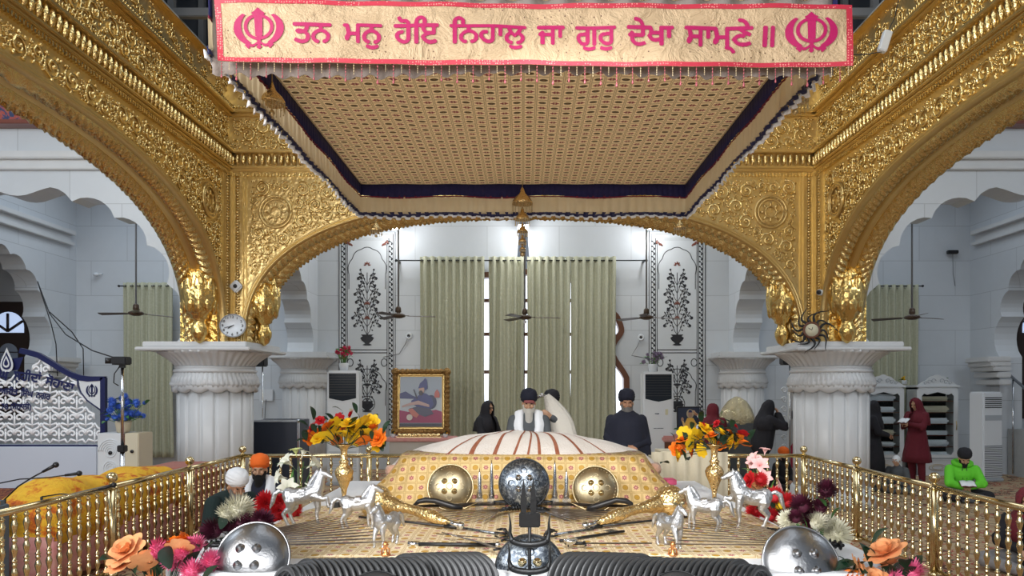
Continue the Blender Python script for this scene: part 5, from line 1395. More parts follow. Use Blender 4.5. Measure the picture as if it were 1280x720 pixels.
person('person in a black turban standing behind, half hidden by the white whisk', at(690, 10.0), -.3, standing(0, 'whisk'), M['skin2'], M['greycloth'], M['blackcloth'], M['blackcloth'], M['beard_b'], pitch=.1, k=1.04)
# white whisk (chaur)
a = P(683, 494, 9.7); bq = P(706, 552, 9.62); o = a
t = thing('white_whisk', 'long white hair whisk held up beside the bearded person', 'whisk', o)
pa = [(bq-a)*i/14-Vector((.0, 0, .0)) for i in range(15)]
for i, p in enumerate(pa): p.x += .035*math.sin(PI*i/14)
mb = MB(); mb.tube(pa, [.03+.145*math.sin(min(1, (i+.5)/11)*PI/2) for i in range(15)], 40, mod=lambda i, q: 1+.06*math.sin(q*13+i*.2), flat=(1, .55, 1)); mb.build('hair_tuft', mat('white_yak_hair', (.80, .76, .68), .9, 0, (80, .8, .02)), t)
mb = MB(); mb.tube([Vector((-.16, -.02, -.05)), Vector((-.05, 0, 0)), Vector((.01, 0, -.02))], .018, 10); mb.ball((-.06, 0, 0), .03, 10); mb.build('silver_handle', M['steel'], t)
def wrap(t, hv, hd, ch, pel, nk):     # shawl wrapped round body and arms
    mb = MB(); mb.ball(ch+Vector((0, -.02, .03)), (.275, .19, .20), 20); capsule(mb, ch+Vector((0, -.02, .0)), pel+Vector((0, -.02, -.2)), .25, .27, 20)
    for s in (-1, 1): capsule(mb, ch+Vector((s*.14, -.02, -.02)), pel+Vector((s*.17, -.05, -.1)), .15, .15, 14)
    mb.ball(nk+Vector((0, -.01, -.0)), (.115, .12, .07), 16); fuse(mb, .018, 'wrapped_shawl', M['navycloth'], t, 2)
person('person in a dark navy turban and wrapped navy shawl standing right of the blanket', at(783, 9.6), 0, standing(0, 'front'), M['skin'], M['navycloth'], M['blackcloth'], M['navycloth'], G, k=1.045, beard_len=.05, pitch=.1, extra=wrap)
person('person in a maroon hooded shawl with back turned near the gold mound', at(891, 13.3), 2.9, standing(0, 'front'), M['skin'], M['maroon'], M['blackcloth'], veil=M['maroon'], k=.92)
person('person leaning over the gold sequined mound with one arm in a white sleeve stretched out', at(903, 14.1), -1.3, standing(.25, 'reach'), M['skin2'], M['whitecloth'], M['blackcloth'], k=.88, pitch=.5, cap=M['blackcloth'])
person('person covered in a long black shawl with hands raised to the face', at(952, 13.0), 1.5, standing(.10, 'face'), M['skin'], M['blackcloth'], M['blackcloth'], veil=M['blackcloth'], pitch=.3, k=.96, topr=1.25, topname='long_coat')
def kameez(m, hem=.42, w=.27):
    def f(t, hv, hd, ch, pel, nk):
        mb = MB(); n = 40
        mb.lathe([(.165, 1.12), (.19, .98), (.215, .8), (w*.95, .6), (w, hem), (w-.01, hem), (.2, .8)], n=n, mod=lambda i, a: 1+.05*math.sin(a*7+i*.5)*(i > 1)); mb.build('long_tunic', m, t)
    return f
def with_book(m, hem, w):
    g = kameez(m, hem, w)
    def f(t, hv, hd, ch, pel, nk):
        g(t, hv, hd, ch, pel, nk)
    return f
person('person in a long black embroidered coat partly hidden by the right marble column', at(1088, 13.4), 1.2, standing(.04, 'front'), M['skin'], M['blackcloth'], M['blackcloth'], veil=M['blackcloth'], k=.95, extra=kameez(M['blackcloth'], .3, .26))
lady = at(1146, 14.4)
person('person in a maroon red tunic and head scarf standing and reading before the glass cabinets', lady, -1.15, standing(0, 'book'), M['skin2'], M['maroon'], M['maroon'], veil=M['maroon'], pitch=.35, k=.97, extra=kameez(M['maroon'], .45, .27))
def book(loc, rz, w, d, th, label, tilt=.5, m=None):
    t = thing('open_book', label, 'book', loc, 0, rot=(tilt, 0, rz))
    mb = MB(); mb.sheet(lambda u, v: ((u-.5)*w, (v-.5)*d, .012*abs(math.sin(u*PI*2))), 12, 2); solid(mb.build('pages', M['whitecloth'], t), .01)
    MB().box((-w/2-.004, -d/2-.004, -.016), (w/2+.004, d/2+.004, -.008), .002).build('cover', m or M['maroon'], t); return t
book((lady[0]-.36, lady[1]-.18, 1.27), -1.15, .20, .14, .01, 'small open book held by the person in maroon red', .6)
J = seated(.1, .06, 'lap')
person('child in a white kerchief and grey jacket sitting on the carpet below the cabinets', at(1124, 13.2), -.9, J, M['skin2'], M['greycloth'], M['greycloth'], k=.78, cap=M['whitecloth'], pitch=.1)
gm = at(1199, 12.3)
def hood(t, hv, hd, ch, pel, nk):
    mb = MB(); mb.tube([nk+Vector((.13*math.cos(a), .02+.10*math.sin(a), .02+.03*math.sin(a))) for a in [i*PI/8 for i in range(17)]], .042, 10); mb.ball(nk+Vector((0, .12, -.02)), (.13, .06, .11), 14); fuse(mb, .013, 'hood', M['green'], t, 1)
    mb = MB()
    for s in (-1, 1): mb.tube([nk+Vector((s*.03, -.10, .0)), ch+Vector((s*.035, -.155, .05)), ch+Vector((s*.03, -.17, -.06))], .005, 5)
    mb.build('drawstring', M['black'], t)
person('person in a lime green hooded sweatshirt and black turban sitting reading on the carpet', gm, -.25, seated(.16, .09, 'book', drop=.03), M['skin2'], M['green'], M['blackcloth'], M['blackcloth'], M['beard_b'], k=1.0, pitch=.55, beard_len=.03, topr=1.12, topname='hooded_sweatshirt', extra=hood)
book((gm[0]-.10, gm[1]-.40, .33), -.25, .22, .15, .01, 'open book held by the person in the green sweatshirt', .5, M['maroon'])
rp = at(1289, 7.5)
person('person in a dark red head scarf and black coat seated beyond the right railing', rp, -.7, seated(.12, .06, 'book'), M['skin2'], M['blackcloth'], mat('grey_patterned_cloth', (.12, .12, .13), .9, 0, (30, .4), ((.4, .4, .42), 18)), veil=M['redcloth'], k=1.0, pitch=.35)
person('small person in an orange turban seated on the floor behind the rear railing, right side', at(972, 13.6), .6, seated(.1, .05), M['skin'], M['blackcloth'], M['blackcloth'], M['orange'], M['beard_b'], k=.86, pitch=.3, beard_len=.08)
# ================================================================== curtains
def curtain(x0, x1, y, z0, z1, label, seed, grommets=True, m=None, flare=0):
    t = thing('curtain', label, 'curtain', ((x0+x1)/2, y, 0)); w = x1-x0; n = max(3, round(w/.17)); r = random.Random(seed)
    ph = [r.uniform(.7, 1.3) for _ in range(n+2)]
    def fn(u, v):
        k = u*n; i = int(k); a = ph[i]*(1-(k-i))+ph[min(i+1, n)]*(k-i)
        amp = .055*a*(1-.15*v)
        return (-w/2+w*u+.02*math.sin(u*9+v*5)*v, amp*math.sin(2*PI*k)+.02*math.sin(u*5+v*3)*v, z1-(z1-z0)*v)
    mb = MB(); mb.sheet(fn, n*12, 26); solid(mb.build('pleated_fabric', m or M['curtain'], t), .006)
    mb = MB()
    for i in range(n*2):
        x = -w/2+w*(i+.5)/(2*n); mb.tube([(x, .028*math.cos(a), z1-.07+.028*math.sin(a)) for a in [k*PI/4 for k in range(9)]], .006, 5)
    mb.build('grommets', M['steel'], t); return t
YC = 16.72
cx_ = lambda px: (px-CX)/F*YC
for i, (a, b, nm) in enumerate(((525, 605.5, 'leftmost of the four over the cusped window, behind the framed painting'), (611, 655, 'second from the left over the cusped window'),
                 (659, 713, 'third from the left over the cusped window'), (713.5, 770, 'rightmost of the four over the cusped window, beside the navy shawl man'.replace(' man', '')))):
    curtain(cx_(a), cx_(b), YC, .32, 4.97, 'long olive striped curtain, '+nm, i+1)
t = thing('curtain_rod', 'thin dark curtain rod carrying the four olive curtains', 'curtain rod', (0, YC, 4.88))
MB().tube([(cx_(495), 0, 0), (cx_(808), 0, 0)], .014, 8).build('rod', M['iron'], t)
for x in (cx_(495), cx_(808)):
    mb = MB(); mb.ball((x, 0, 0), .035, 10); mb.build('finial', M['iron'], t)
    mb = MB(); mb.box((x*.985-.02, .0, -.02), (x*.985+.02, .28, .02)); mb.build('bracket', M['iron'], t)
for s, a, b, nm in ((-1, 154, 216, 'left'), (1, 1110, 1148, 'right')):
    x0, x1 = (a-CX)/F*16.6, (b-CX)/F*16.6
    if s > 0: x0 -= .7
    curtain(x0, x1, 16.6, .32, 4.35 if s < 0 else 4.3, 'tall olive curtain in the %s aisle beyond the column' % nm, 10+s)
    t = thing('curtain_rod', 'dark curtain rod in the %s aisle' % nm, 'curtain rod', (0, 16.6, 4.27)); MB().tube([(x0-.1, 0, 0), (x1+.1, 0, 0)], .014, 8).build('rod', M['iron'], t)
    for x in (x0-.1, x1+.1): MB().ball((x, 0, 0), .03, 8).build('finial', M['iron'], t)
# ================================================================== ceiling fans
def fan(px, py, d, ang, label, bulb=False):
    p = P(px, py, d); t = thing('ceiling_fan', label, 'fan', p, ang)
    mb = MB(); mb.tube([(0, 0, .05), (0, 0, 6.98-p.z)], .016, 8); mb.build('down_rod', M['beam'], t)
    bm_ = MB().lathe([(.02, .17), (.05, .14), (.055, .06), (.03, .04), (.11, .02), (.135, 0), (.13, -.03), (.06, -.055), (0, -.06)], n=24); bm_.build('motor_hub', M['fan'], t)
    MB().lathe([(.03, 6.98-p.z-.14), (.07, 6.98-p.z-.04), (.075, 6.98-p.z)], n=16).build('ceiling_cup', M['fan'], t)
    bl_ = MB(); bl_.box((.09, -.02, -.012), (.2, .02, -.004)); vs = [(.17, -.045, -.02), (.17, .045, .0), (.68, .07, .0), (.70, 0, -.015), (.68, -.065, -.03), (.17, -.045, -.026), (.17, .045, -.006), (.68, .07, -.006), (.70, 0, -.021), (.68, -.065, -.036)]
    bl_.add(vs, [(0, 1, 2, 3, 4), (9, 8, 7, 6, 5), (0, 5, 6, 1), (1, 6, 7, 2), (2, 7, 8, 3), (3, 8, 9, 4), (4, 9, 5, 0)], False); me = bl_.mesh('blade', M['fan'])
    for k in range(3): place(None, 'blade', me, t, (0, 0, 0), (0, 0, k*2*PI/3))
    if bulb: MB().ball((0, 0, -.10), .035, 12).build('bulb', M['whitecloth'], t)
    return t
fan(656, 396, 14.0, .05, 'brown ceiling fan with a bulb hanging before the middle curtains', True)
fan(498, 394, 13.6, .15, 'brown ceiling fan hanging by the left floral inlay panel')
fan(808, 396, 13.8, .25, 'brown ceiling fan hanging by the right floral inlay panel')
fan(170, 391, 13.2, 3.1, 'brown ceiling fan in the left aisle before the olive curtain')
fan(1140, 396, 13.2, .3, 'brown ceiling fan in the right aisle before the olive curtain')
# ================================================================== air coolers
def ac(loc, w, h, rz, label, lower=False):
    t = thing('air_conditioner', label, 'air conditioner', loc, rz); d = .36
    mb = MB(); mb.box((-w/2, -d/2, .06), (w/2, d/2, h), .03); mb.build('casing', M['plastic'], t)
    MB().box((-w/2-.02, -d/2-.02, 0), (w/2+.02, d/2+.02, .07), .02).build('plinth', M['plastic2'], t)
    y = -d/2-.004
    if not lower:
        p = [(-w*.43, h*.975), (w*.43, h*.975), (w*.43, h*.76), (w*.2, h*.745), (0, h*.735), (-w*.2, h*.745), (-w*.43, h*.76)]
        MB().prism(p, y, y+.02).build('dark_display', mat('dark_gloss', (.012, .016, .022), .12), t)
        mb = MB()
        for k in range(9): mb.box((-w*.42, y-.004, h*.785+k*.045*h/2), (w*.42, y, h*.79+k*.045*h/2))
        mb.build('louvres', M['black'], t)
        mb = MB()
        for k in range(13): mb.box((-w*.44, y-.006, h*.12+k*.032), (w*.44, y+.004, h*.12+k*.032+.012), .002)
        mb.build('lower_grille', M['plastic2'], t)
        MB().box((w*.22, y-.002, h*.62), (w*.31, y+.004, h*.67)).build('energy_sticker', mat('pale_sticker', (.62, .6, .42), .5), t)
        mb = MB(); mb.box((-w*.12, y-.003, h*.625), (w*.02, y+.004, h*.635)); mb.box((-w*.16, y-.003, h*.50), (w*.16, y+.004, h*.505)); mb.build('badge_line', M['steel_dark'], t)
    else:
        mb = MB()
        for k in range(6): mb.box((-w*.42, y-.006, h*.82+k*.04), (w*.42, y+.004, h*.82+k*.04+.018), .003)
        mb.build('louvres', M['black'], t)
        MB().box((-w*.42, y-.004, h*.68), (w*.42, y+.006, h*.74)).build('control_strip', M['plastic2'], t)
        mb = MB()
        for k in range(18): mb.box((-w*.44, y-.005, h*.06+k*.036), (w*.44, y+.004, h*.06+k*.036+.014))
        mb.build('lower_grille', mat('grille_grey', (.14, .15, .17), .5), t)
    return t
a1 = at(431, 14.3); ac(a1, .62, 2.26, .0, 'tall white floor standing air conditioner with a pot of crimson flowers on top')
a2 = at(821, 14.3); ac(a2, .60, 2.24, .0, 'tall white floor standing air conditioner on the right, behind the person in the navy turban')
a3 = at(1232, 14.9); ac(a3, .50, 1.84, .25, 'white floor standing air conditioner with many louvres at the far right', True)
def potted(loc, me, n, R, label, sc=1, pm=None, seed=1, up=.16, pot=True, lf=LF):
    t = thing('flower_pot', label, 'flower pot', loc); r = random.Random(seed)
    MB().lathe([(.05*sc, 0), (.075*sc, .01), (.095*sc, .12*sc), (.09*sc, .15*sc), (.08*sc, .15*sc), (.06*sc, .06*sc)], n=20).build('pot', pm or M['plastic'], t)
    sm = MB()
    for i in range(n):
        a = r.uniform(0, 6.28); q = r.random()**.5*R; z = .15*sc+up+r.uniform(-.6, 1)*R*(1-.5*q/R); p = (q*math.cos(a), q*math.sin(a), z)
        place(None, 'blossom', me, t, p, rand_rot(r, 1.0), sc*r.uniform(.8, 1.2)); sm.tube([(0, 0, .1*sc), p], .004, 4)
        place(None, 'leaf', lf, t, (p[0], p[1], p[2]-.03), rand_rot(r, .6), r.uniform(.8, 1.4))
    sm.build('stems', M['stem'], t); return t
MuRs = fl_mum(.05, 40, petal('crimson_petal', (.45, .01, .06), (.6, .03, .1)), 21)
potted((a1[0]-.02, a1[1], 2.26), MuRs, 26, .17, 'pot of crimson flowers standing on the left air conditioner', 1.0, seed=3, up=.2)
potted((a2[0]-.08, a2[1], 2.24), MuV, 16, .20, 'pot of dry mauve flowers standing on the right air conditioner', 1.0, seed=5, up=.10)
# ================================================================== framed painting on its table
d = 14.5; q0, q1 = P(490, 543, d), P(562, 461, d); cxp = (q0.x+q1.x)/2
t = thing('framed_painting', 'painting of a seated figure in blue robes in a heavy carved gold frame', 'painting', (cxp, d, q0.z), rot=(-.04, 0, 0))
w, h = q1.x-q0.x, q1.z-q0.z
def fr_tube(mb, w, h, ins, r, n=8, mod=None):
    for a, b in (((-w/2+ins, ins), (w/2-ins, ins)), ((w/2-ins, ins), (w/2-ins, h-ins)), ((w/2-ins, h-ins), (-w/2+ins, h-ins)), ((-w/2+ins, h-ins), (-w/2+ins, ins))):
        L = math.hypot(b[0]-a[0], b[1]-a[1]); k = int(L/.02)
        mb.tube([(a[0]+(b[0]-a[0])*i/k, 0, a[1]+(b[1]-a[1])*i/k) for i in range(k+1)], r, n, mod=mod)
mb = MB(); fr_tube(mb, w, h, .055, .055, 10, lambda i, a: 1+.16*math.sin(i*1.3)+.08*math.sin(a*3+i)); 
for x in (-w/2+.06, w/2-.06):
    for z in (.06, h-.06): mb.ball((x, 0, z), (.085, .05, .085), 12)
mb.build('carved_frame', gold('old_gold_frame', (.50, .30, .10), (.16, .08, .03), .35, 50, 1, .85, .02), t)
mb = MB(); fr_tube(mb, w, h, .12, .022, 8); fr_tube(mb, w, h, .15, .012, 8); mb.build('inner_fillet', M['gold_plain'], t)
y = -.0
def flat(name, poly, m, yy, par=t): mb = MB(); mb.prism(poly, yy-.002, yy); mb.build(name, m, par)
mc = lambda nm, c: mat(nm, c, .35)
iw, ih = w/2-.15, h-.15
def PX(x, z): return ((x/100-.5)*2*iw, .15+(h-.3)*z/100)
def pp(*pts): return [PX(*p) for p in pts]
flat('picture', pp((0, 0), (100, 0), (100, 100), (0, 100)), mc('painted_sky', (.30, .36, .44)), -.004)
def ell(x, z, a, b, n=20): return pp(*[(x+a*math.cos(i*2*PI/n), z+b*math.sin(i*2*PI/n)) for i in range(n)])
pl_ = [('painted_plain', pp((0, 25), (100, 30), (100, 58), (0, 56)), (.42, .47, .52)), ('painted_hill', pp((0, 56), (0, 66), (14, 70), (30, 62), (45, 57), (45, 55)), (.02, .03, .14)), ('painted_carpet', pp((0, 8), (100, 8), (100, 30), (85, 34), (60, 30), (20, 30), (0, 33)), (.26, .01, .08)),
       ('painted_border', pp((0, 0), (100, 0), (100, 7), (0, 7)), (.03, .03, .05)), ('painted_shield', ell(74, 49, 13, 14), (.02, .03, .09)), ('painted_robe', pp((28, 52), (42, 60), (50, 67), (62, 66), (76, 58), (80, 44), (72, 34), (50, 34), (40, 40), (27, 47)), (.03, .04, .18)),
       ('painted_legs', pp((22, 36), (40, 40), (72, 36), (80, 26), (60, 20), (40, 26)), (.05, .05, .10)), ('painted_foot', pp((20, 34), (30, 37), (46, 24), (40, 18), (30, 22)), (.45, .13, .10)), ('painted_arm', pp((6, 42), (26, 48), (44, 52), (70, 44), (70, 39), (44, 44), (28, 43), (6, 38)), (.42, .28, .26)), ('painted_face', ell(52, 73, 6, 7), (.48, .30, .24)),
       ('painted_beard', ell(50, 67, 5, 5), (.03, .02, .03)), ('painted_turban', pp((44, 76), (48, 86), (56, 92), (60, 97), (64, 92), (66, 76), (60, 72), (58, 78)), (.02, .03, .17)), ('painted_ball', ell(24, 19, 7, 6), (.55, .50, .45)), ('painted_dome', pp((82, 58), (82, 66), (84, 70), (88, 74), (92, 70), (94, 66), (94, 58)), (.45, .10, .08)),
       ('painted_sword', pp((32, 74), (35, 74), (43, 56), (40, 55)), (.03, .03, .06))]
for i, (nm, poly, c) in enumerate(pl_): flat(nm, poly, mc(nm, c), -.007-.0025*i)
t2 = thing('side_table', 'table with a pink flowered cloth and pale front under the framed painting', 'table', (cxp, d, 0))
mb = MB(); mb.box((-w/2-.08, -.38, .86), (w/2+.15, .32, .935), .02); mb.build('pink_cloth', M['pinkcloth'], t2)
mb = MB(); mb.box((-w/2+.0, -.3, 0), (w/2+.06, .26, .88), .01); mb.build('carved_front', M['marble_warm'], t2)
tt = thing('gold_plinth', 'narrow carved gold ledge at the foot of the framed painting', 'ledge', (cxp, d-.25, .935))
mb = MB(); mb.tube([(-.42+i*.0168, 0, .045) for i in range(51)], .04, 8, mod=lambda i, a: 1+.2*math.sin(i*1.1)); mb.build('carved_bar', M['brass_orn'], tt)
mb = MB(); mb.box((-.44, -.04, 0), (.44, .05, .02)); mb.build('bar_base', M['brass2'], tt)
for s, nm in ((-1, 'left'), (1, 'right')): potted((cxp+s*.52, d-.2, .935), MY, 3, .04, 'small potted greenery at the %s foot of the framed painting' % nm, .5, seed=6, up=.02, lf=LFD)
# small portrait on the right
d = 14.4; q0, q1 = P(846, 542, d), P(877, 508, d); w, h = q1.x-q0.x, q1.z-q0.z
t = thing('framed_portrait', 'small dark framed portrait of a figure in yellow robes, behind the right roses', 'portrait', ((q0.x+q1.x)/2, d, q0.z), rot=(-.06, 0, 0))
mb = MB(); fr_tube(mb, w, h, .014, .014, 6); mb.build('frame', M['black'], t); mb = MB(); mb.box((w/2-.035, -.012, .03), (w/2-.02, .012, h-.03)); mb.build('silver_edge', M['steel'], t)
iw, ih = w/2-.02, h
def PX(x, z): return ((x/100-.5)*2*iw, .02+(h-.04)*z/100)
for i, (nm, poly, c) in enumerate((('portrait_ground', pp((0, 0), (100, 0), (100, 100), (0, 100)), (.02, .03, .06)), ('portrait_halo', ell(55, 75, 16, 18), (.45, .38, .25)), ('portrait_robe', pp((22, 0), (30, 35), (42, 58), (68, 58), (86, 30), (88, 0)), (.75, .45, .08)), ('portrait_face', ell(55, 72, 9, 13), (.4, .24, .17)), ('portrait_hand', ell(20, 52, 6, 9), (.4, .24, .17)), ('portrait_turban', pp((46, 80), (50, 90), (60, 90), (64, 80)), (.03, .03, .10)), ('portrait_sleeve', pp((18, 46), (25, 46), (34, 26), (24, 20)), (.7, .5, .2)))):
    flat(nm, poly, mc(nm, c), -.004-.003*i, t)
t = thing('side_table', 'low table with a pink cloth below the small portrait', 'table', ((q0.x+q1.x)/2, d, 0))
MB().box((-.6, -.35, .86), (.55, .3, .98), .03).build('pink_cloth', M['pinkcloth'], t); MB().box((-.55, -.3, 0), (.5, .26, .88), .01).build('table_body', M['wood'], t)
bb = Vector(((q0.x+q1.x)/2+.55, d-.25, .98))
bouquet('red_rose_bouquet', 'bunch of small red roses with green leaves between the portrait and the black shawl', bb, pts(14.1, .08, 31, [(MR, x, y, 1.1) for x, y in ((884, 530), (893, 532), (907, 534), (913, 540), (899, 526), (889, 540), (903, 545), (878, 524))]), 26, LF, .22, (-.16, .1), 6, lsc=1.3)
# ================================================================== flight case, wall speakers
t = thing('equipment_case', 'black panelled equipment case with aluminium edges behind the orange turban', 'case', at(351, 13.3)); w = .84; h = P(0, 525, 13.3).z
MB().box((-w/2, -.3, .05), (w/2, .3, h), .01).build('panels', mat('dark_navy_panel', (.012, .018, .035), .4), t)
mb = MB()
for x in (-w/2, w/2):
    for y in (-.3, .3): mb.box((x-.018, y-.018, .04), (x+.018, y+.018, h+.01))
for z in (.06, h):
    for y in (-.3, .3): mb.box((-w/2, y-.02, z-.02), (w/2, y+.02, z+.014))
mb.build('aluminium_edges', M['steel'], t)
mb = MB()
for x in (-w/2, w/2):
    for z in (.07, h-.01): mb.ball((x, -.3, z), .035, 10)
mb.build('corner_balls', M['steel'], t); mb = MB(); [mb.lathe([(0, 0), (.04, 0), (.04, .02), (0, .02)], c=(x, y, .03), n=10, axis='x') for x in (-w/2+.1, w/2-.1) for y in (-.2, .2)]; mb.build('castor', M['black'], t)
for s, px, py, nm in ((-1, 325, 452, 'left'), (1, 984, 450, 'right')):
    p = P(px, py, 14.2); t = thing('speaker', 'small black speaker on a thin pole behind the %s marble column' % nm, 'speaker', (p.x, p.y, 0))
    MB().box((-.12, -.12, p.z-.10), (.12, .12, p.z+.10), .02).build('speaker_box', M['black'], t); MB().tube([(.05, 0, .03), (.05, 0, p.z-.1)], .014, 8).build('pole', M['steel'], t)
    MB().lathe([(.18, 0), (.18, .02), (.03, .05)], c=(.05, 0, 0), n=18).build('foot', M['black'], t); MB().lathe([(.06, 0), (.07, .01), (.04, -.01), (0, -.01)], c=(0, -.12, p.z), n=16, axis='y').build('driver', M['greycloth'], t)
# ================================================================== clocks and cameras
p = P(291, 407, 11.12); R = .195
t = thing('wall_clock', 'round white wall clock with black numerals standing on the left column capital', 'clock', (p.x, p.y, p.z), rot=(-.08, 0, .12)); t.scale = (1.0, 1, .92)
MB().lathe([(0, .0), (R*.93, .0), (R*.95, .012), (R, .018), (R*1.02, 0), (R*.98, -.04), (0, -.04)], n=48, axis='y').build('case', M['plastic'], t)
mb = MB(); mb.lathe([(R*.93, .006), (R*.95, .02), (R*.99, .02), (R*1.01, .006)], n=48, axis='y', cap=False); mb.build('rim', mat('grey_rim', (.25, .27, .29), .4), t)
for k in range(1, 13):
    a = PI/2-k*PI/6; cxk, czk = R*.76*math.cos(a), R*.76*math.sin(a); s_ = .058
    m_, wd = text_mb(str(k), lambda tt_, y, x: (cxk+(x-.30*len(str(k)))*s_, -.004, czk+(y-.36)*s_), .05, 26); m_.build('numeral', M['black'], t)
for a, L, w_ in ((math.radians(198), .13, .008), (math.radians(214), .085, .012)): 
    MB().tube([(-.02*math.cos(a), -.010, -.02*math.sin(a)), (L*math.cos(a), -.010, L*math.sin(a))], w_*.6, 5).build('hand', M['black'], t)
p = P(1014, 413, 11.0)
t = thing('sunburst_clock', 'dark wavy sunburst clock with a cream face leaning on the right column capital', 'clock', p, rot=(-.1, 0, -.1))
MB().lathe([(0, .02), (.095, .02), (.10, .03), (.13, .03), (.135, 0), (0, -.02)], n=32, axis='y').build('dark_ring', M['wood'], t)
MB().lathe([(0, .034), (.097, .034), (.097, .02)], n=32, axis='y').build('face', mat('cream_face', (.62, .58, .42), .5), t)
mb = MB()
for k in range(14):
    a = k*2*PI/14+.2; L = (.34 if k in (0, 1, 2) else .27) if k % 2 == 0 else .20
    mb.tube([((.11+q*L)*math.cos(a+.28*math.sin(q*5)), 0, (.11+q*L)*math.sin(a+.28*math.sin(q*5))) for q in [i/8 for i in range(9)]], [.026*(1-i/8.5) for i in range(9)], 6)
mb.build('rays', M['iron'], t)
for a, L in ((2.6, .06), (1.3, .045)): MB().tube([(0, -.037, 0), (L*math.cos(a), -.037, L*math.sin(a))], .004, 5).build('hand', M['black'], t)
p = P(295, 358, 11.42); t = thing('security_camera', 'small white diamond shaped camera on the gilded pier above the round clock', 'camera', p)
mb = MB(); mb.box((-.08, -.03, -.08), (.08, .05, .08), .02); mb.xf(Matrix.Rotation(PI/4, 4, 'Y')); mb.build('housing', M['plastic'], t); MB().ball((0, -.035, 0), (.032, .03, .032), 14).build('lens', M['black'], t)
p = P(1030, 366, 11.2); t = thing('security_camera', 'white tube camera on the gilded pier above the sunburst clock', 'camera', p)
MB().tube([(-.10, -.06, 0), (.06, .1, .01)], [.045, .045], 16).build('tube_housing', M['plastic'], t); MB().tube([(-.115, -.075, 0), (-.095, -.055, 0)], .035, 14).build('lens', M['black'], t); MB().tube([(.03, .07, 0), (.08, .28, .03)], .02, 8).build('bracket', M['plastic'], t)
p = P(1106, 52, 8.75); t = thing('cable_box', 'small white cable box hanging from black wires on the upper right gilding', 'box', p, rot=(0, .3, 0))
MB().box((-.05, -.04, -.13), (.05, .04, .13), .01).build('box_body', M['plastic'], t)
MB().tube([(0, 0, .13), (.03, 0, .3), (-.01, -.05, .55), (.1, -.3, .9)], .006, 5).build('wire', M['black'], t); MB().tube([(0, 0, -.13), (-.15, .2, -.12), (-.25, .6, .05)], .006, 5).build('wire', M['black'], t)
for px, py, d_, nm in ((511, 420, 16.9, 'left'), (801, 422, 16.9, 'right')):
    p = P(px, py, d_); t = thing('cable_outlet', 'round cable outlet ring on the back wall, %s of the cusped window' % nm, 'outlet', p)
    MB().lathe([(.035, .0), (.075, .0), (.08, .03), (.035, .03), (.035, 0)], n=20, axis='y', cap=False).build('ring', M['plastic'], t); MB().lathe([(0, .01), (.036, .01), (.036, .02), (0, .02)], n=16, axis='y').build('dark_hole', M['black'], t)
    s = -1 if nm == 'left' else 1
    MB().tube([(0, -.02, 0), (-.08, -.03, -.2), (-.22, -.03, -.42), (-.6 if s < 0 else .2, -.03, -.5)], .009, 5).build('cable', M['beam'], t)
p = P(333, 494, 16.95); t = thing('switch_board', 'square white switch panel on the marble wall by the left half column', 'switch', p)
MB().box((-.16, -.02, -.14), (.16, .03, .14), .01).build('panel', M['plastic'], t); MB().tube([(0, -.02, -.1), (-.02, -.03, -.4), (-.03, -.03, -.7)], .008, 5).build('cable', M['black'], t)
p = P(1191, 315, 16.9); t = thing('wall_lamp', 'small black lamp box high on the right aisle wall with a hanging cable', 'lamp', p); MB().box((-.12, -.04, -.04), (.12, .06, .04), .01).build('lamp_box', M['black'], t); MB().tube([(0, 0, -.04), (.0, -.01, -.5), (.05, -.01, -.8)], .007, 5).build('cable', M['beam'], t)
p = P(120, 343, 16.9); t = thing('wall_camera', 'small white dome camera high on the left aisle wall', 'camera', p); MB().ball((0, 0, 0), (.07, .06, .05), 14).build('dome', M['plastic'], t); MB().tube([(.05, 0, 0), (.12, .05, .02)], .02, 8).build('bracket', M['plastic'], t)
for x, nm in ((-2.95, 'left'), (0, 'middle'), (2.95, 'right')):
    t = thing('flood_light', 'bright led flood light high on the back wall, %s one' % nm, 'light', (x, 16.55, 5.62))
    MB().box((-.13, 0, -.06), (.13, .05, .06), .01).build('lamp_housing', M['plastic'], t); MB().box((-.11, -.008, -.045), (.11, .0, .045)).build('lamp_face', M['lamp'], t); MB().box((-.02, .04, -.02), (.02, .44, .02)).build('arm', M['steel'], t)
    point('flood_bulb', (x, 16.35, 5.5), 34, .10)
# ================================================================== stage sign on the left
d = 10.9; o = P(0, 556, d)
t = thing('stage_sign', 'white fretwork sign with navy border, navy Gurmukhi lettering and emblems on the left stage', 'sign', (0, d, 0))
def S(px, py, off=0): q = P(px, py, d); return (q.x, q.z)
edge = [(-140, 470), (-110, 470), (-85, 466), (-60, 452), (-40, 440), (-22, 434), (-8, 440), (-5, 446)]
top = [(27, 436), (36, 438), (50, 442), (62, 449), (76, 458), (90, 466), (102, 470), (112, 471.5), (133, 471.5)]
outer = [S(x, y-1) for x, y in top]; 
inn = [S(x-1.5, y+5.5) for x, y in top[:-1]]+[S(127, 476)]
mb = MB()
n = len(top); vs = []
for (a, b), (c, e) in zip(outer, inn): vs += [(a, -.04, b), (c, -.04, e), (a, .03, b), (c, .03, e)]
mb.add(vs, [(4*i, 4*i+1, 4*i+5, 4*i+4) for i in range(n-1)]+[(4*i, 4*i+4, 4*i+6, 4*i+2) for i in range(n-1)]+[(4*i+2, 4*i+6, 4*i+7, 4*i+3) for i in range(n-1)], False)
a = S(127, 476); b = S(133, 557); mb.box((a[0], -.04, b[1]), (b[0], .03, S(0, 472)[1]))
a = S(-150, 557); mb.box((a[0], -.04, b[1]-.02), (b[0], .03, b[1]+.012))
a = S(99, 476); c = S(101, 488)
mb.tube([(S(x, y)[0], -.03, S(x, y)[1]) for x, y in ((98.5, 474), (99, 482), (103, 491), (110, 500), (118, 506), (128, 513))], .012, 6)
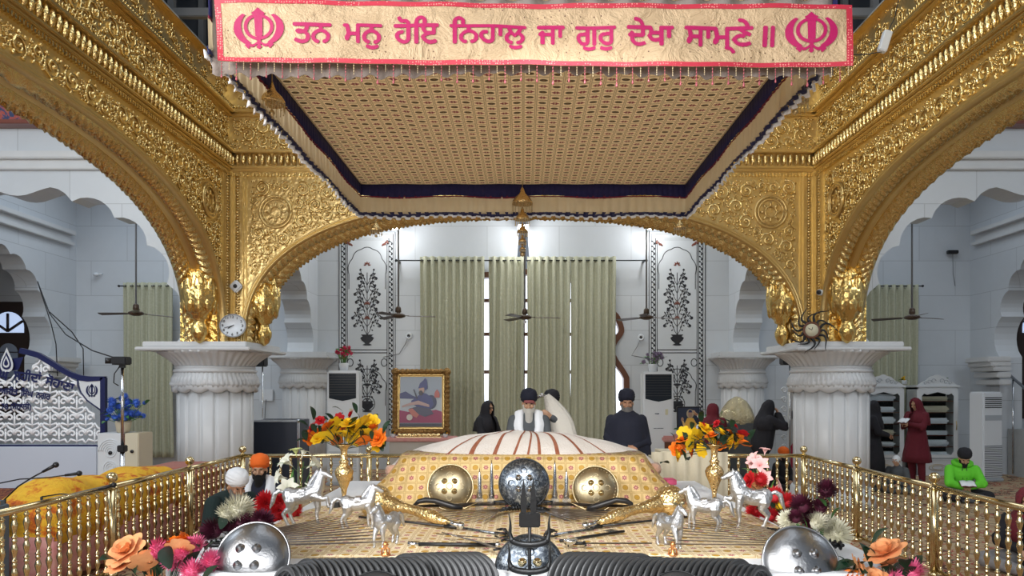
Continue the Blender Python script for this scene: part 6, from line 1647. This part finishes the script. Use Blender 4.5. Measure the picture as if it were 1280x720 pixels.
mb.build('navy_border', M['navy'], t)
poly = [S(*q) for q in ((100, 476), (127, 476), (127, 512), (118, 506), (110, 500), (103, 491))]
MB().prism(poly, -.03, .0).build('emblem_panel', M['paint'], t)
ec, er = S(116.5, 488), (7.0/F*d, 8.6/F*d)
khanda(lambda x, z: (ec[0]+x*er[0], -.036, ec[1]+z*er[1])).build('navy_emblem', M['navy'], t)
# fretwork
x0s, z0s = S(-60, 556)
def inside(u, z):
    px = CX+u*F/d; py = CY-(z-CZ)*F/d
    if not (-60 < px < 125 and py < 554): return False
    if px > 97 and py < 476+max(0, (px-99))*1.25: return False
    if -8 < px < 30 and py < 462: return False
    lim = np.interp(px, [-60, -8, 27, 50, 76, 102, 133], [458, 445, 443, 448, 464, 478, 480]); return py > lim
mb = MB(); cell = .27; q_ = 1.5
z = z0s+.15; row = 0
while z < S(0, 440)[1]:
    x = x0s+(.5*cell if row % 2 else 0)
    while x < S(128, 0)[0]:
        cx0, cz0 = x, z
        L3 = lambda *p: [(cx0+a_*q_, 0, cz0+b_*q_) for a_, b_ in p]
        if inside(cx0, cz0) and inside(cx0, cz0+cell*.45):
            for s in (-1, 1):
                mb.tube(L3(*[(s*(.045+.036*math.cos(a_)*(1-a_/9)), .01+.036*math.sin(a_)*(1-a_/9)) for a_ in [i*.6 for i in range(11)]]), .018, 5, flat=(1, .5, 1))
                mb.tube(L3((s*.088, 0), (s*.08, .05), (s*.03, .075), (0, .12)), [.018, .022, .018, .013], 5, flat=(1, .5, 1))
                mb.tube(L3((s*.09, -.085), (s*.06, -.045), (0, -.065)), [.016, .021, .016], 5, flat=(1, .5, 1))
            mb.tube(L3((0, -.085), (0, .03)), .016, 5, flat=(1, .5, 1)); mb.ball(L3((0, .045))[0], (.02, .01, .035), 6)
        x += cell
    z += cell*.90; row += 1
mb.build('fretwork', M['fret'], t)
MB().prism([S(-10, 452), S(28, 446), S(22, 462), S(8, 464), S(-10, 462)], .02, .03).build('dark_backing', M['navy'], t)
for sc_, m_ in ((1, M['paint']), (.72, M['navy']), (.5, M['paint']), (.30, M['navy'])):
    drop = []
    for i in range(41):
        a = 2*PI*i/40; r_ = (1-math.cos(a))/2; drop.append((math.sin(a)*r_**.8*.85 if True else 0, math.cos(a)))
    c0 = (10, 449+(1-sc_)*3.5); mb = MB(); mb.prism([S(c0[0]+x*15*sc_*.9, c0[1]+1-z*15.5*sc_) for x, z in drop[:-1]], -.03-.004*(1-sc_)*5, -.02); mb.build('flame_emblem', m_, t)
def sign_text(word, ax, ay, bx, by, hpx, bold):
    def fx(tt_, y, x):
        px = ax+(bx-ax)*tt_; py = ay+(by-ay)*tt_; nx, ny = -(by-ay), (bx-ax); L = math.hypot(nx, ny)
        q = P(px+nx/L*-y*hpx*-1*0+ (by-ay)/L*y*hpx, py-(bx-ax)/L*y*hpx, d); return (q.x, -.034, q.z)
    m_, _ = text_mb(word, fx, bold, 50); m_.build('lettering', M['navy'], t)
sign_text('ਿਸੰਘ', -14, 470, 11.5, 475, 15.5, .045); sign_text('ਸ਼ਹੀਦਾਂ', 18, 474, 53, 478.5, 15.5, .045); sign_text('ਸੋਹਾਣਾ', 57, 480, 93, 490, 15, .045)
sign_text('ਅਜੀਤ', 1, 492, 24, 494, 11, .045); sign_text('ਿਸੰਘ', 27, 494.5, 43, 496.5, 11, .045); sign_text('ਨਗਰ', 46, 497, 64.5, 500, 11, .045)
sign_text('78 (ਮੋਹਾਲੀ)', 3.5, 511.5, 41, 511.5, 10, .045)
mb = MB(); a, b = P(-170, 557, d), P(124, 612, d); mb.box((a.x, -.06, b.z), (b.x, .5, a.z-.01), .01); mb.build('white_base_panel', mat('blue_white_panel', (.55, .60, .68), .4), t)
t = thing('stage', 'low stage with a dark red patterned carpet at the far left', 'stage', (-8.6, 9.2, 0))
MB().box((-1.9, -2.2, 0), (2.2, 2.6, .38), .02).build('stage_body', M['black'], t); MB().box((-1.92, -2.22, .38), (2.22, 2.6, .405), .008).build('red_carpet', M['stagecarpet'], t)
# carved white stand with the blue flowers
q = P(138, 541, 10.4); t = thing('carved_stand', 'white carved stand with round relief and beige side holding the blue flower pot', 'stand', (q.x+.06, 10.5, 0), .0); h = q.z; 
MB().box((-.19, -.2, .0), (.17, .2, h), .01).build('white_body', M['paint'], t); MB().box((.20, -.2, 0), (.40, .2, h), .01).build('beige_side', M['creamknit'], t); MB().box((.165, -.18, 0), (.21, .2, h-.01)).build('dark_gap', M['wood'], t)
mb = MB()
for r_ in (.05, .08, .11, .14, .17): mb.tube([(r_*math.cos(a), -.205, h-.26+r_*math.sin(a)) for a in [i*PI/14 for i in range(15 if r_ > .1 else 29)]], .006, 5)
for r_ in (.04, .07, .10): mb.tube([(r_*math.cos(a), -.205, h-.5+r_*math.sin(a)) for a in [i*PI/14 for i in range(29)]], .006, 5)
mb.build('carved_rings', M['plastic'], t); MB().lathe([(0, .01), (.028, .01), (.028, 0), (0, 0)], c=(0, -.205, h-.28), n=16, axis='y').build('dark_hole', M['black'], t); MB().lathe([(0, .01), (.024, .01), (.024, 0), (0, 0)], c=(.31, -.205, h-.26), n=16, axis='y').build('dark_hole', M['black'], t)
potted((q.x+.16, 10.45, h), MuB, 44, .27, 'beige pot of blue and pale artificial flowers on the carved white stand', 1.15, M['creamknit'], 4, .12)
# camera on a pole
q = P(153, 458, 9.7); t = thing('camera_stand', 'black video camera on a tall steel pole in front of the blue flowers', 'camera', (q.x, q.y, 0))
MB().tube([(0, 0, .02), (0, 0, 1.1)], .032, 14).build('pole', M['steel'], t); MB().tube([(0, 0, 1.1), (0, 0, q.z)], .020, 12).build('pole', M['steel'], t); MB().box((-.05, -.05, 1.05), (.05, .05, 1.14), .01).build('clamp', M['black'], t)
mb = MB(); mb.box((-.12, -.08, q.z+.02), (.09, .08, q.z+.13), .015); mb.box((-.03, -.03, q.z-.02), (.03, .03, q.z+.03)); mb.tube([(-.13, -.02, q.z+.075), (-.20, -.06, q.z+.075)], .04, 12); mb.build('camera_body', M['black'], t)
MB().tube([(-.02, -.03, q.z), (-.08, -.05, q.z-.1), (-.09, -.05, q.z-.22), (-.03, -.04, q.z-.26)], .008, 5).build('cable', M['black'], t); MB().lathe([(.2, 0), (.2, .015), (.03, .04)], n=20).build('foot', M['black'], t)
t = thing('power_cable', 'thin black cables sagging across the left aisle to the camera on its pole', 'cable', P(47, 352, 14)); o = t.location.copy()
for L in ([(47, 352, 14), (62, 392, 13), (82, 418, 12), (115, 438, 10.5), (146, 448, 9.7)], [(47, 352, 14), (64, 405, 14), (70, 430, 14.2), (72, 470, 14.2)], [(62, 390, 13), (90, 415, 13.5), (104, 436, 14), (105, 490, 14)]):
    MB().tube([P(*q)-o for q in L], .010, 5).build('cable', M['black'], t)
# ================================================================== covered bed on the left
t = thing('covered_bench', 'long bench draped in orange and yellow velvet over pink cloth, beyond the left railing', 'bench', (-4.78, 8.1, 0))
def cover(u, v):
    a = PI*v; y = -1.3+2.55*u; x = -.62*math.cos(a)**1 if True else 0
    x = .36*math.copysign(abs(math.cos(a))**.6, -math.cos(a)); z = .44+.50*math.sin(a)**.55*(1-.30*abs(2*u-1)**5)+.045*math.sin(u*8)*math.sin(a)+.02*math.sin(u*23+v*7)
    if v in (0, 1): z = .40+.03*math.sin(u*30)
    return (x+.02*math.sin(u*34), y, z)
mb = MB(); mb.sheet(cover, 60, 22)
for y in (-1.3, 1.25):
    mb.sheet(lambda u, v: (cover(0 if y < 0 else 1, u)[0]*(v), y, .42+(cover(0 if y < 0 else 1, u)[2]-.42)*v), 22, 3)
solid(mb.build('velvet_cover', M['yellowcloth'], t), .02)
mb = MB(); mb.sheet(lambda u, v: (.35+.03*math.sin(u*60), -1.33+2.6*u, .46-.40*v), 90, 3); mb.sheet(lambda u, v: (-.34+.7*u, -1.32, .5-.44*v+.0), 20, 3); solid(mb.build('pink_skirt', M['pinkcloth'], t), .015)
MB().box((-.33, -1.25, 0), (.32, 1.2, .42), .02).build('bench_body', M['wood'], t)
t = tag(MB().box((-5.1, 9.45, 0), (-4.35, 10.4, .86), .08).build('covered_box', mat('rose_cloth', (.40, .16, .13), .85, 0, (20, .4))), 'low box covered in dusty rose cloth between the yellow bench and the left marble column', 'box')
# microphones
def mic(a, b, c, label, r=.018, mid=None):
    a, b, c = Vector(a), Vector(b), Vector(c); t = thing('microphone', label, 'microphone', c)
    MB().tube([c-c, (b-c)*.5+Vector((0, 0, .02)), b-c, (a-c)], .007, 6).build('boom', M['black'], t)
    d_ = (a-b).normalized(); mb = MB(); mb.tube([a-c-d_*.12, a-c], [.012, .017], 10); mb.build('mic_body', M['black'], t); MB().ball(a-c+d_*.015, r*1.35, 12).build('mic_head', M['black'], t)
    MB().tube([(0, 0, 0), (0, 0, -c.z+.02)], .012, 8).build('stand_pole', M['black'], t); mb = MB(); mb.lathe([(.12, -c.z), (.12, -c.z+.02), (.02, -c.z+.04)], n=16); mb.build('stand_foot', M['black'], t); return t
mic(P(68, 582, 6.6), P(40, 597, 6.6), P(6, 624, 6.7), 'black microphone on a gooseneck rising highest above the left railing', .02)
mic(P(97, 592, 6.9), P(60, 597, 6.9), P(-10, 606, 6.9), 'black microphone on a long thin horizontal boom left of the yellow velvet', .02)
mic(P(140, 607, 7.0), P(100, 619, 6.9), P(52, 621, 6.9), 'black microphone lying just above the handrail beside the brass finial', .02)
t = thing('instrument_case', 'blue grey case standing beyond the left railing at the picture edge', 'case', (-5.0, 6.15, 0))
MB().box((-.5, -.5, 0), (.28, .5, .88), .04).build('case_body', mat('slate_cloth', (.10, .14, .18), .7), t); MB().box((-.5, -.52, .72), (.28, -.49, .75)).build('zip', M['black'], t); MB().box((-.45, -.3, .88), (.1, .4, .95), .02).build('red_cloth', M['stagecarpet'], t)
# ================================================================== cabinets
def cabinet(x0, x1, y, label):
    w = x1-x0; t = thing('glass_cabinet', label, 'cabinet', ((x0+x1)/2, y, 0)); H = 1.93; dp = .45
    mb = MB(); mb.box((-w/2, -dp/2, .0), (-w/2+.04, dp/2, H)); mb.box((w/2-.04, -dp/2, 0), (w/2, dp/2, H)); mb.box((-w/2, dp/2-.03, 0), (w/2, dp/2, H)); mb.box((-w/2, -dp/2, H-.04), (w/2, dp/2, H)); mb.box((-w/2, -dp/2, 0), (w/2, dp/2, .34), .01)
    mb.box((-w/2-.03, -dp/2-.03, H), (w/2+.03, dp/2, H+.05), .01); mb.box((-w/2-.02, -dp/2-.02, .34), (w/2+.02, dp/2, .37), .008); mb.build('carcass', M['paint'], t)
    y_ = -dp/2-.015; dr = bpy.data.objects.new('door', None); C.objects.link(dr); dr.parent = t
    a, b = -w/2+.10, w/2-.10; ins = [(a+.05, .46), (b-.05, .46), (b, .53), (b, 1.74), (b-.05, 1.80), (b-.12, 1.77), (0, 1.83), (a+.12, 1.77), (a+.05, 1.80), (a, 1.74), (a, .53)]
    out = [(-w/2+.02, .39), (w/2-.02, .39), (w/2-.02, H-.02), (-w/2+.02, H-.02)]
    mb = MB(); mb.prism([(-w/2+.02, .39), (a, .39), (a, H-.02), (-w/2+.02, H-.02)], y_, y_+.03); mb.prism([(b, .39), (w/2-.02, .39), (w/2-.02, H-.02), (b, H-.02)], y_, y_+.03)
    mb.prism([(a, .39), (b, .39), (b, .53), (b-.05, .46), (a+.05, .46), (a, .53)], y_, y_+.03); mb.prism([(a, 1.74), (a+.05, 1.80), (a+.12, 1.77), (0, 1.83), (b-.12, 1.77), (b-.05, 1.80), (b, 1.74), (b, H-.02), (a, H-.02)], y_, y_+.03)
    dobj = mb.build('door_frame', M['paint'], dr)
    MB().box((a-.01, y_+.012, .44), (b+.01, y_+.018, 1.84)).build('door_glass', M['glass'], dr)
    MB().tube([(w/2-.06, y_-.02, 1.0), (w/2-.06, y_-.035, 1.1), (w/2-.06, y_-.02, 1.2)], .010, 6).build('handle', M['brass2'], dr)
    MB().box((-w/2+.04, dp/2-.05, .37), (w/2-.04, dp/2-.035, H-.04)).build('dark_lining', mat('dark_lining', (.04, .045, .05), .8), t)
    for k in range(5): MB().box((-w/2+.04, -dp/2+.02, .62+k*.25), (w/2-.04, dp/2-.03, .635+k*.25)).build('shelf', M['wood'], t)
    mb = MB(); n = 24; p_ = [(-w/2+.02, H+.05)]
    for i in range(n+1):
        u = i/n; zc = H+.06+.20*math.sin(PI*u)**1.6+.025*abs(math.sin(u*PI*5)); p_.append((-w/2+.03+(w-.06)*u, zc))
    p_.append((w/2-.02, H+.05)); mb.prism(p_, -dp/2, -dp/2+.03); mb.build('crest', M['paint'], t)
    mb = MB()
    for s in (-1, 1):
        for c_, r_ in ((.30, .04), (.20, .05), (.10, .055)): mb.tube([(s*w*c_+r_*math.cos(a_)*(1-a_/10), -dp/2-.006, H+.07+(.10-c_*.25)+r_*math.sin(a_)*(1-a_/10)) for a_ in [i*.6 for i in range(11)]], .007, 5)
    mb.build('crest_scrolls', M['plastic2'], t)
    mb = MB(); mb.tube([(.16*w*1.3*math.cos(a_), -dp/2-.005, .18+.07*math.sin(a_)) for a_ in [i*PI/12 for i in range(25)]], .006, 5); mb.tube([(.10*w*1.3*math.cos(a_), -dp/2-.005, .18+.045*math.sin(a_)) for a_ in [i*PI/12 for i in range(25)]], .006, 5); mb.build('oval_carving', M['brass2'], t)
    r = random.Random(int(x0*10))
    for k in range(6):
        mb = MB(); z = (.375 if k == 0 else .635+(k-1)*.25); hh = r.uniform(.09, .15)
        mb.box((-w/2+.12, -.13, z), (w/2-.12, .1, z+hh), .04)
        o = mb.build('folded_cloth_bundle', M['whitecloth'] if r.random() < .8 else M['creamknit']); o.location = t.location
        tag(o, 'folded pale cloth bundle on the %s shelf of the %s glass cabinet' % (('lowest', 'second', 'third', 'fourth', 'fifth', 'topmost')[k], 'left' if x0 < 8 else 'right'), 'cloth bundle', 'bundles in the %s cabinet' % ('left' if x0 < 8 else 'right'))
    return t
cabinet(7.42, 8.32, 15.95, 'white carved glass cabinet between the right marble column and the person in maroon red')
cabinet(8.60, 9.50, 15.95, 'white carved glass cabinet behind the person in maroon red, right one of the pair')
potted((8.42, 15.9, 2.0), MY, 4, .05, 'small pot of pale flowers on the cabinet tops', .6, seed=8, up=.03)
potted((9.28, 15.9, 1.985), fl_rose(.05, M['f_white'], 4), 4, .05, 'small pot of cream flowers on the right end of the right cabinet', .6, seed=9, up=.03)
# ornate white frame left of the right column
t = thing('ornate_frame', 'white scrollwork display frame with a red and white picture, beside the right column', 'frame', (5.62, 14.4, 0))
mb = MB(); fr_tube(mb, .66, 1.75, .02, .022, 6); mb.xf(Matrix.Translation((0, 0, .2))); mb.box((-.36, -.1, .0), (.36, .1, .22), .02); mb.build('white_frame', M['paint'], t)
mb = MB()
for s in (-1, 1):
    for k in range(9):
        z = .35+k*.19; mb.tube([(s*(.40+.055*math.cos(a)*(1-a/11)), 0, z+.07*math.sin(a)*(1-a/11)) for a in [i*.6 for i in range(14)]], .013, 6)
for k in range(5): mb.tube([(-.28+.14*k+.06*math.cos(a)*(1-a/11), 0, 2.0+.04*math.sin(k*.8)+.05*math.sin(a)*(1-a/11)) for a in [i*.6 for i in range(14)]], .013, 6)
mb.build('scrollwork', M['paint'], t)
flat2 = lambda nm, poly, m, yy: MB().prism(poly, yy-.002, yy).build(nm, m, t)
flat2('picture', [(-.28, .3), (.28, .3), (.28, 1.85), (-.28, 1.85)], mc('picture_ground', (.45, .44, .43)), .01); flat2('picture_red', [(-.27, .32), (.27, .32), (.27, .95), (-.12, .98), (-.27, .75)], mc('picture_red', (.35, .01, .04)), .004); flat2('picture_dark', [(-.25, 1.30), (.25, 1.30), (.25, 1.5), (-.1, 1.56), (-.25, 1.45)], mc('picture_dark', (.03, .03, .04)), .002)
flat2('lower_flower', [(-.10+.1*math.cos(a), .11+.06*math.sin(a)) for a in [i*PI/8 for i in range(16)]], M['f_red'], -.101)
# gold sequin mound on a dark stand
p = P(921, 527, 14.0); t = thing('gold_mound', 'heap of gold sequined cloth on a dark stand by the right half column', 'cloth', (p.x, p.y, 0))
MB().lathe([(.34, p.z-.04), (.33, p.z+.1), (.27, p.z+.25), (.17, p.z+.40), (.05, p.z+.48), (0, p.z+.49)], n=40, mod=lambda i, a: 1+.07*math.sin(a*7+i)).build('sequin_cloth', M['goldsequin'], t)
MB().box((-.42, -.35, 0), (.42, .35, p.z-.02), .02).build('dark_stand', M['greycloth'], t)
# steps with a handrail at the far right
t = thing('stair', 'grey stone steps with a steel handrail at the far right', 'stairs', (11.4, 14.6, 0)); mb = MB()
for k in range(6): mb.box((-.7, -.8+k*.3, .17*k), (.9, 1.3, .17*(k+1)))
mb.build('steps', M['stone'], t); mb = MB(); mb.tube([(-.72, -.9, .9), (-.72, 1.2, 2.2)], .03, 8); [mb.tube([(-.72, -.7+q*.9, .05), (-.72, -.7+q*.9, 1.0+q*.55)], .018, 6) for q in range(3)]; mb.build('handrail', M['steel'], t)
